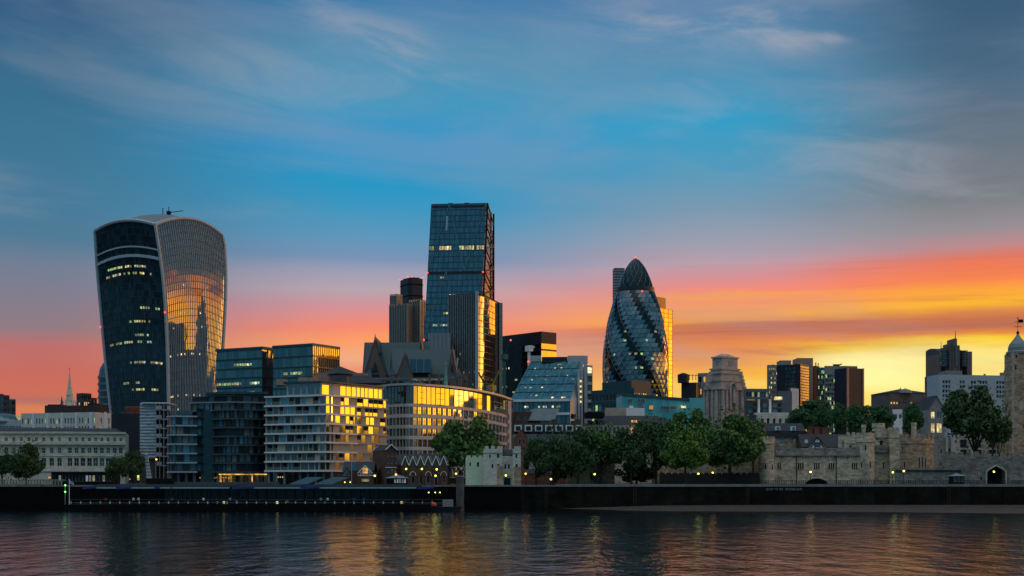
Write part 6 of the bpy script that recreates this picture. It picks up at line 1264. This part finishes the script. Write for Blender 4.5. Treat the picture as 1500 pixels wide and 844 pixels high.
Yp = 279
r_ = thing('floating_pier', 'long black floating pier with a thin pale blue canopy edge and rows of small lamps', 'pier', P(375, Yp))
q = front(95, 660, Yp, 11); mb = MB(); mb.prism(q, -.4, 1.35); mb.build('pontoon', mat('black hull', (.004, .0045, .005), .8, spec=.15), r_)
z0 = Z(714.5, Yp)
for pl, pr in ((125, 150), (152, 232), (234, 340), (342, 440), (442, 466), (468, 612)): mb = MB(); c = front(pl, pr, Yp+.5, 9.5); mb.hexa([(*p, z0) for p in c], [(c[0].x, c[0].y, z0+.2), (c[1].x, c[1].y, z0+.2), (c[2].x, c[2].y, z0+.7), (c[3].x, c[3].y, z0+.7)]); mb.build('canopy', mat('dark canopy felt', (.018, .026, .03), .9, spec=.15), r_)
for pl, pr in ((140, 170), (172, 228), (234, 250), (252, 336), (342, 440), (468, 610)): mb = MB(); mb.strip([p3(pl, 714.7, Yp+.45), p3(pr, 714.7, Yp+.45)], [Vector((0, -1, 0))]*2, [Vector((0, 0, 1))]*2, .3, .06); mb.build('canopy_edge', lblue, r_)
for pl, pr in ((121, 141), (170, 192), (226, 234), (340, 372), (440, 468), (612, 636)): mb = MB(); mb.strip([p3(pl, 715.4, Yp+.3), p3(pr, 713.6, Yp+.3)], [Vector((0, -1, 0))]*2, [Vector((0, 0, 1))]*2, .45, .1); mb.build('blue_banner', blue_p, r_)
for k in range(38):
    px = 104+k*14.3
    if px > 636: break
    if px > 124: mb = MB(); mb.tube((*P(px, Yp+1), 1.35), (*P(px, Yp+1), z0), .09, n=5); mb.build('post', blackm, r_)
    mb = MB(); p = P(px, Yp+.15); mb.box((*p, 1.5), (1, 0), (.22, .12, .5)); mb.build('deck_light', mat('dim white deck lamp', (.3, .35, .38), emit=(.5, .7, .8), es=.14), r_)
mb = MB(); mb.strip([p3(100, 736.5, Yp+.1), p3(655, 736.5, Yp+.1)], [Vector((0, -1, 0))]*2, [Vector((0, 0, 1))]*2, .12, .1); mb.strip([p3(100, 732, Yp+.1), p3(655, 732, Yp+.1)], [Vector((0, -1, 0))]*2, [Vector((0, 0, 1))]*2, .07, .06); mb.build('handrail', mat('grey rail', (.1, .12, .13), .6), r_)
mb = MB(); mb.prism(front(240, 600, Yp+7, 3), 1.35, z0-.2); mb.build('waiting_room', w_dark, r_)
for px, m in ((298, lit_d), (195.5, white), (203, white), (337, lblue), (470, lblue), (480, white), (533, blue_p), (588, lit_y), (328, lit_y), (406, lit_y), (519, blue_p), (252, mat('red life ring', (.4, .04, .02))), (155, mat('red life ring', ()))): mb = MB(); mb.box((*P(px, Yp+.6), Z(738 if m is lit_y else 733, Yp)), (1, 0), (.42, .2, .5)); mb.build('notice_board', m, r_)
for px0, px1 in ((410, 450), (446, 488)):
    t_ = thing('covered_gangway', 'sloping covered gangway with a grey roof, %s of two down to the pier' % ('left' if px0 == 410 else 'right'), 'gangway', P(px0, 286), 'covered gangways')
    a, b, d_ = P(px0, 287), P(px1, 297), Vector((2.2, 0)); mb = MB(); za, zb = Z(714, 288), Z(699, 297)
    mb.hexa([(*a, za-.2), (*(a+d_*2), za-.2), (*(b+d_*1.6), zb-.2), (*b, zb-.2)], [(*a, za), (*(a+d_*2), za), (*(b+d_*1.6), zb), (*b, zb)]); mb.build('roof', roof_t, t_)
    mb = MB(); mb.hexa([(*a, za-2.8), (*(a+d_*2), za-2.8), (*(b+d_*1.6), zb-2.6), (*b, zb-2.6)], [(*a, za-2.5), (*(a+d_*2), za-2.5), (*(b+d_*1.6), zb-2.3), (*b, zb-2.3)]); mb.build('deck', conc_d, t_)
    for k in range(6): f = (k+.5)/6; p = a.lerp(b, f); z = za+(zb-za)*f; mb = MB(); mb.tube((*(p+d_*1.8), z-2.6), (*(p+d_*1.8), z-.1), .07, n=4); mb.build('post', blackm, t_)
q = thing('gangway_hut', 'black box hut at the head of the gangways', 'hut', P(424, 299)); mb = MB(); mb.box((*P(425, 300.5), 5.2), (1, 0), (1.4, 1.2, 2.6)); mb.build('wall', blackm, q); mb = MB(); mb.box((*P(425, 300.5), 7.8), (1, 0), (1.8, 1.6, .15)); mb.build('roof', dark_p, q)
r_ = thing('mooring_pile', 'tall weathered mooring pile at the right end of the pier', 'mooring pile', P(674, 284))
mb = MB(); c = P(674, 284); mb.tube((*c, -1), (*c, Z(699, 284)), .88, n=14); mb.build('pile', mat('weathered pile steel', (.09, .09, .09), .8, .4, .6), r_); mb = MB(); mb.tube((*c, Z(699, 284)), (*c, Z(696.5, 284)), .95, .3, n=14); mb.build('cap', conc_d, r_)
r_ = thing('work_boat', 'small moored work boat with an orange fender at the end of the pier', 'boat', (X(650, 277), 277, 0))
mb = MB(); h0 = [(-3.4, 0), (-3.2, -1), (1.8, -1), (3.6, 0), (1.8, 1), (-3.2, 1)]; c = P(652, 277); mb.hexa([(c.x+x*.85, c.y+y*.7, -.2) for x, y in h0], [(c.x+x, c.y+y, .95) for x, y in h0]); mb.build('hull', dark_p, r_)
mb = MB(); mb.box((c.x+.6, c.y, .95), (1, 0), (2.2, 1.4, 1.5)); mb.build('cabin', conc, r_); mb = MB(); mb.lathe((c.x-2.3, c.y-.9), [(0, .9), (.55, 1.1), (.6, 1.5), (.3, 1.85), (0, 1.9)], 12); mb.build('fender', mat('orange buoy', (.7, .08, .03), .5), r_)
r_ = thing('leaning_pylon', 'white tapered leaning pylon standing on the quay before the scaffolding', 'pylon', P(219, 320))
mb = MB(); a, b = p3(220, 706, 320), p3(214, 663, 320); mb.tube((a.x, a.y, GZ), b, .85, .38, n=4); mb.build('shaft', frame_w, r_)
for k in range(9): mb = MB(); p = a.lerp(b, k/9); mb.box((p.x, p.y-.1, p.z), (1, 0), (1.5-.09*k, .9, .09)); mb.build('rung', blackm, r_)
r_ = thing('quay_flagpole', 'white flagpole with a small pale flag at the left end of the pier', 'flagpole', P(101.5, Yp)); mb = MB(); mb.tube((*P(101.5, Yp), 1.35), (*P(101.5, Yp), Z(702, Yp)), .09, n=6); mb.build('pole', white, r_)
mb = MB(); pv = None
for k in range(7): x = X(101.7, Yp)+k*.16; r = ((x, Yp+.12*math.sin(k), Z(703.5, Yp)-k*.09), (x, Yp+.12*math.sin(k), Z(708.5, Yp)-k*.06)); mb.face([pv[0], r[0], r[1], pv[1]]) if pv else None; pv = r
mb.build('flag', lblue, r_)
r_ = thing('banner_pole', 'tall banner pole with a blue banner in front of the half timbered pub', 'banner pole', P(515, 305)); mb = MB(); mb.tube((*P(515, 305), 5.2), (*P(515, 305), Z(676, 305)), .08, n=6); mb.build('pole', silver, r_); mb = MB(); mb.box(p3(518, 689, 305), (1, 0), (.75, .06, 1.9)); mb.build('banner', mat('blue banner cloth', (.05, .2, .35)), r_)
r_ = thing('quay_pavilion', 'long low dark pavilion with a few lit panes before the long stone house', 'pavilion', P(120, 330))
q = front(75, 164, 332, 7); block(r_, q, GZ, Z(692.5, 332), blackm, {0: dict(n=18, f=1, w=(.1, .9), h=(.3, .8))}, pick=[w_dark]*7+[lit_d]+[mat('kiosk glow', ())], par=.2)
for px, y, w, h, m in ((202.5, 703.5, .45, 1.2, mat('yellow sign glow', (.3, .3, .1), emit=(.9, .9, .2), es=1.0)), (72.5, 701.5, .5, .5, lit_o), (190, 703, .3, .3, lit_y)):
    t_ = thing('lit_sign', {202.5: 'tall narrow glowing yellow sign box under the dark tree', 72.5: 'orange glowing sign at the left end of the dark pavilion', 190: 'tiny yellow lit marker left of the tall glowing sign'}[px], 'sign', P(px, 316)); mb = MB(); mb.box((*p3(px, y, 316).xy, Z(y, 316)), (1, 0), (w, .2, h)); mb.build('sign_face', m, t_); mb = MB(); mb.tube((*P(px, 316.2), 5.2), (*P(px, 316.2), Z(y, 316)+h), .06); mb.build('post', blackm, t_)
r_ = thing('quay_terrace', 'low pale terrace edge and dark hoarding on the quay under the glass apartments', 'terrace', P(320, 322))
mb = MB(); mb.prism(front(215, 405, 322, 4), GZ, Z(711, 322)+.8); mb.build('terrace_edge', conc_d, r_); mb = MB(); mb.prism(front(214, 254, 318, 1), GZ, Z(701, 318)); mb.build('hoarding', blackm, r_)

# ================================================================ lamps
def lamp(px, py, Y, em, label, r=.26, pole=True):
    t_ = thing('street_lamp', label, 'street lamp', P(px, Y), 'lit lamps along the quay'); p = p3(px, py, Y)
    mb = MB(); mb.lathe((p.x, p.y), [(0, p.z-r), (r*.7, p.z-r*.7), (r, p.z), (r*.7, p.z+r*.7), (0, p.z+r)], 10); mb.build('globe', em, t_)
    if Y < 335 and 540 < px:
        ld = bpy.data.lights.new('lamp_light', 'POINT'); ld.energy = 16; ld.shadow_soft_size = .4; ld.color = {'LG': (.85, .95, .35), 'LY': (1, .72, .3), 'LO': (1, .5, .15)}[[k for k, v in (('LG', LG), ('LY', LY), ('LO', LO)) if v is em][0]]
        lo_ = bpy.data.objects.new('lamp_light', ld); COL.objects.link(lo_); lo_.parent = t_; lo_.location = (p.x-t_.location.x, p.y-.5-t_.location.y, p.z-.1-t_.location.z)
    mb = MB(); mb.tube((p.x, p.y+.05, GZ), (p.x, p.y+.05, p.z-r*.9), .09, .06, n=6); mb.tube((p.x, p.y+.05, GZ), (p.x, p.y+.05, GZ+.7), .16, .12, n=6); mb.build('post', blackm, t_)
    mb = MB(); mb.lathe((p.x, p.y), [(r*.9, p.z+r*.8), (r*.5, p.z+r*1.3), (0, p.z+r*1.6)], 8); mb.build('cap', blackm, t_)
LY = mat('sodium lamp glass', (.4, .3, .1), emit=(1, .62, .16), es=4.5); LG = mat('greenish lamp glass', (.3, .4, .1), emit=(.72, .9, .12), es=3.2); LO = mat('orange lamp glass', (.4, .2, .05), emit=(1, .42, .08), es=3.2)
for a in ((1187.4, 691.4, 325, LY, 'warm lamp left of the water gate arch'), (1307.8, 692, 326, LG, 'greenish lamp right of the square fortress tower'), (1324, 690, 326, LY, 'warm lamp before the low front wall'),
          (1456, 691, 332.5, LG, 'lamp hanging in the pointed gateway'), (1044, 692.5, 326, LO, 'orange lamp just left of the largest tree trunk'), (1023, 694, 326, LG, 'greenish lamp under the bright green tree'),
          (871, 694.7, 326, LG, 'greenish lamp before the tree hidden round tower'), (807, 702, 318, LG, 'low greenish lamp beneath the left hand trees'), (770, 694, 326, LO, 'orange lamp right of the white gate tower'),
          (741, 696.5, 331, LG, 'lamp over the arched door of the white gate tower'), (668, 694, 305, LO, 'orange lamp beside the mooring pile'), (639.7, 687.6, 333, LG, 'green lamp on the fifth gable of the hall'),
          (618, 687, 333, LG, 'green lamp on the third gable of the hall'), (595, 687, 333, LG, 'green lamp on the first gable of the hall'), (638, 697, 320, LG, 'green lamp in front of the fifth gable'),
          (580, 695.2, 313, LO, 'warm lamp over the octagonal kiosk'), (549, 697, 320, LG, 'greenish lamp between the pub and the brick tower house'), (229, 673, 350, LO, 'single orange lamp high before the scaffolding'),
          (639, 713, 303, LG, 'green lamp low on the river wall above the boat')): lamp(*a)
for k, (y, Y) in enumerate(((711, 279), (721, 279))):
    pass
r_ = thing('navigation_light', 'slim pole carrying two green lights at the left end of the pier', 'navigation light', P(95.5, 279))
mb = MB(); mb.tube((*P(95.5, Yp+.4), 1.35), (*P(95.5, Yp+.4), Z(710, Yp)), .06, n=5); mb.build('pole', silver, r_)
for y in (711, 720.5): mb = MB(); z = Z(y, Yp); mb.lathe(P(95.5, Yp+.1), [(0, z-.2), (.2, z), (0, z+.2)], 8); mb.build('green_light', mat('green light glass', (.1, .4, .1), emit=(.2, 1, .15), es=5), r_)
for px, y, c in ((628, 721.5, LG), (637.5, 721.5, LG), (644.5, 721.5, LG), (505, 706.5, LG), (513, 706.5, LG)):
    t_ = thing('pier_light', {628: 'left green light under the pier canopy end', 637.5: 'middle green light under the pier canopy end', 644.5: 'right green light under the pier canopy end', 505: 'left of two low lights before the pub', 513: 'right of two low lights before the pub'}[px], 'light', P(px, 287), 'small green lights by the pier')
    z = Z(y, 287); mb = MB(); mb.lathe(P(px, 287), [(0, z-.16), (.18, z), (0, z+.16)], 8); mb.build('lens', c, t_); mb = MB(); mb.tube((*P(px, 287.1), 1 if px > 600 else 5), (*P(px, 287.1), z), .04, n=4); mb.build('post', blackm, t_)

# ================================================================ trees
import numpy as np
def leafmat(name, a, b):
    m = bpy.data.materials.new(name); m.use_nodes = True; t = m.node_tree; bs = t.nodes['Principled BSDF']; bs.inputs['Roughness'].default_value = .75
    tx = t.nodes.new('ShaderNodeTexCoord'); n = t.nodes.new('ShaderNodeTexNoise'); n.inputs['Scale'].default_value = 7; n.inputs['Detail'].default_value = 3; t.links.new(tx.outputs['Object'], n.inputs['Vector'])
    r = t.nodes.new('ShaderNodeValToRGB'); r.color_ramp.elements[0].position = .38; r.color_ramp.elements[1].position = .64; r.color_ramp.elements[0].color = (*a, 1); r.color_ramp.elements[1].color = (*b, 1)
    t.links.new(n.outputs[0], r.inputs[0]); t.links.new(r.outputs[0], bs.inputs['Base Color']); return m
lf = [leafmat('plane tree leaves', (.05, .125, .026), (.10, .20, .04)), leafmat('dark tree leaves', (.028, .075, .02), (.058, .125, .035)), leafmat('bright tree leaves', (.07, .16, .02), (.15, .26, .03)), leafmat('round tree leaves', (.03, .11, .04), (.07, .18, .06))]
bark = mat('tree bark', (.06, .05, .04), .9, .3, 2)
def crown_mesh(seed, ncl=44, per=210, shape='wide', leaf=.02):
    g = np.random.default_rng(seed); V = []; 
    cl = []; lobes = []
    for k in range(7):
        a = k*2.4+g.uniform(-.5, .5); z = g.uniform(-.75, .8); e = math.sqrt(max(.05, 1-z*z)); lobes.append((np.array([e*math.cos(a), e*math.sin(a), z])*g.uniform(.2, .3), g.uniform(.13, .23)))
    while len(cl) < ncl:
        if shape != 'wide':
            p = g.uniform(-1, 1, 3); d = np.linalg.norm(p)
            if d > 1 or d < .35: continue
            cl.append(p*.4); continue
        c, r = lobes[g.integers(7)]; p = g.normal(size=3); p /= np.linalg.norm(p); cl.append(c+p*r*g.uniform(.5, 1.05))
    P_ = []
    for c in cl:
        r = g.uniform(.085, .155); n = int(per*(r/.12)**2); d = g.normal(size=(n, 3)); d /= np.linalg.norm(d, axis=1)[:, None]
        P_.append(c+d*(r*g.uniform(.4, 1.08, n)**.6)[:, None]*[1, 1, .8])
    n = ncl*12; d = g.normal(size=(n, 3)); d /= np.linalg.norm(d, axis=1)[:, None]; P_.append(d*(g.uniform(.2, .5, n))[:, None])
    p = np.concatenate(P_); n = len(p); a = g.normal(size=(n, 3)); a /= np.linalg.norm(a, axis=1)[:, None]; b = np.cross(a, g.normal(size=(n, 3))); b /= np.linalg.norm(b, axis=1)[:, None]
    s = (leaf*g.uniform(.6, 1.3, n))[:, None]; v = np.stack([p-a*s-b*s*.5, p+a*s*.1-b*s, p+a*s+b*s*.4, p-a*s*.2+b*s], 1).reshape(-1, 3)
    me = bpy.data.meshes.new('crown'); me.from_pydata(v.tolist(), [], np.arange(4*n).reshape(-1, 4).tolist()); me.update(); return me
def trunk_mesh(seed, limbs=7):
    rr = random.Random(seed); mb = MB(); mb.tube((0, 0, -.02), (0, 0, .3), .035, .026, n=8)
    for k in range(limbs):
        a = 2*math.pi*k/limbs+rr.uniform(-.4, .4); e = rr.uniform(.12, .3); z0 = rr.uniform(.22, .3); m = Vector((math.cos(a)*e*.5, math.sin(a)*e*.5, z0+.14)); q = Vector((math.cos(a)*e, math.sin(a)*e, z0+rr.uniform(.25, .42)))
        mb.tube((0, 0, z0), m, .016, .011, n=6); mb.tube(m, q, .011, .004, n=5); mb.tube(m, m+Vector((rr.uniform(-.1, .1), rr.uniform(-.1, .1), .2)), .008, .003, n=4)
    me = bpy.data.meshes.new('trunk'); me.from_pydata([tuple(v) for v in mb.v], [], mb.f); me.update(); me.materials.append(bark); return me
CM = {}; TM = [trunk_mesh(i) for i in range(3)]; variants = []
def tree(px0, px1, yt, yb, Y, kind, label, group='trees along the river bank', ylow=None, seed=None, cat='tree', name='broadleaf_tree', lean=0):
    """crown spans columns px0..px1 and rows yt..yb; trunk down to the ground"""
    w = (X(px1, Y)-X(px0, Y)); zt_, zb_ = Z(yt, Y), Z(yb, Y); h = zt_-zb_; v = (seed if seed is not None else len(variants)) % 5; key = (v, kind); variants.append(1)
    if key not in CM:
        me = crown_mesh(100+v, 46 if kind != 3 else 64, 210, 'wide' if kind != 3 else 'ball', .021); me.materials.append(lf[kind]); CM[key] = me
    t_ = thing(name, label, cat, ((X(px0, Y)+X(px1, Y))/2, Y, GZ), group)
    c = bpy.data.objects.new('crown', CM[key]); COL.objects.link(c); c.parent = t_; c.scale = (w*.98, w*.9, h*.98); c.location = (0, 0, (zt_+zb_)/2-GZ); c.rotation_euler = (0, 0, R.uniform(-.4, .4))
    k = bpy.data.objects.new('trunk', TM[v % 3]); COL.objects.link(k); k.parent = t_; k.scale = (w*.75, w*.75, (zt_-GZ)*1.15); k.rotation_euler = (0, 0, R.uniform(0, 6))
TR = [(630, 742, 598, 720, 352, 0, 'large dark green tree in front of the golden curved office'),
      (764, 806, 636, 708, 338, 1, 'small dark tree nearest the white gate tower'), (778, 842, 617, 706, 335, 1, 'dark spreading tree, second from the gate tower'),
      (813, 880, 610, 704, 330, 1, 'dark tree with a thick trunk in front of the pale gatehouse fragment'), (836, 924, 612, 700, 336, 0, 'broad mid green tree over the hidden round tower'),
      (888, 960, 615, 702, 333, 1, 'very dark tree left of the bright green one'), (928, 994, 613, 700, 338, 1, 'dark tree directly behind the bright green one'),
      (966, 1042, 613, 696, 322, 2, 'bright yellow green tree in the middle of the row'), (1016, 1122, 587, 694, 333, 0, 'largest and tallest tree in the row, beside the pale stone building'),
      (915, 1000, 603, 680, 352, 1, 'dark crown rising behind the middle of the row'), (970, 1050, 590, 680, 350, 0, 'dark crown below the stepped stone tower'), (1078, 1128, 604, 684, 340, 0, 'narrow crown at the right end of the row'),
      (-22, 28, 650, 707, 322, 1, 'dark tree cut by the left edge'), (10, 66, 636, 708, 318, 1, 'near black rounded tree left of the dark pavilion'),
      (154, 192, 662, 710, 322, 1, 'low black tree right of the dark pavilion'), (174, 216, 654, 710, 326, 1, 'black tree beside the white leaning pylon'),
      (786, 842, 655, 712, 345, 1, 'low black crown added to fill the shade behind the left hand trunks'), (846, 905, 658, 712, 346, 1, 'low black crown added to fill the shade before the hidden round tower'), (900, 965, 655, 712, 345, 1, 'low black crown added to fill the shade left of the bright green tree'), (1110, 1118, 690, 706, 345, 1, 'little dark bush beside the round corner turret'),  # low black crowns are added to stand in for shade between the trunks
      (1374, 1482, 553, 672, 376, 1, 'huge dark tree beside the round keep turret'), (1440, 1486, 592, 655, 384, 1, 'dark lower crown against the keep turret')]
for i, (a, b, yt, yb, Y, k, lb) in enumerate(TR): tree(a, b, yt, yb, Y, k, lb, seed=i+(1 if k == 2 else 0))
for i, (a, b, yt, yb, Y, lb) in enumerate([(1152, 1196, 595, 634, 400, 'rounded tree leftmost on the hill behind the fortress'), (1188, 1222, 591, 634, 404, 'rounded tree second from the left behind the fortress'),
      (1168, 1218, 583, 612, 440, 'dark tree top rising behind the two leftmost rounded trees'), (1216, 1244, 588, 632, 420, 'slim rounded tree before the near black block'), (1234, 1286, 590, 645, 402, 'large rounded tree right of the near black block'),
      (1272, 1312, 590, 635, 412, 'rounded tree before the low dark building'), (1318, 1356, 587, 640, 405, 'isolated rounded tree left of the lit house'), (1106, 1122, 612, 650, 380, 'small tree top beside the pale stone building')]):
    tree(a, b, yt, yb, Y, 3, lb, 'rounded trees behind the fortress', seed=i, name='round_tree')
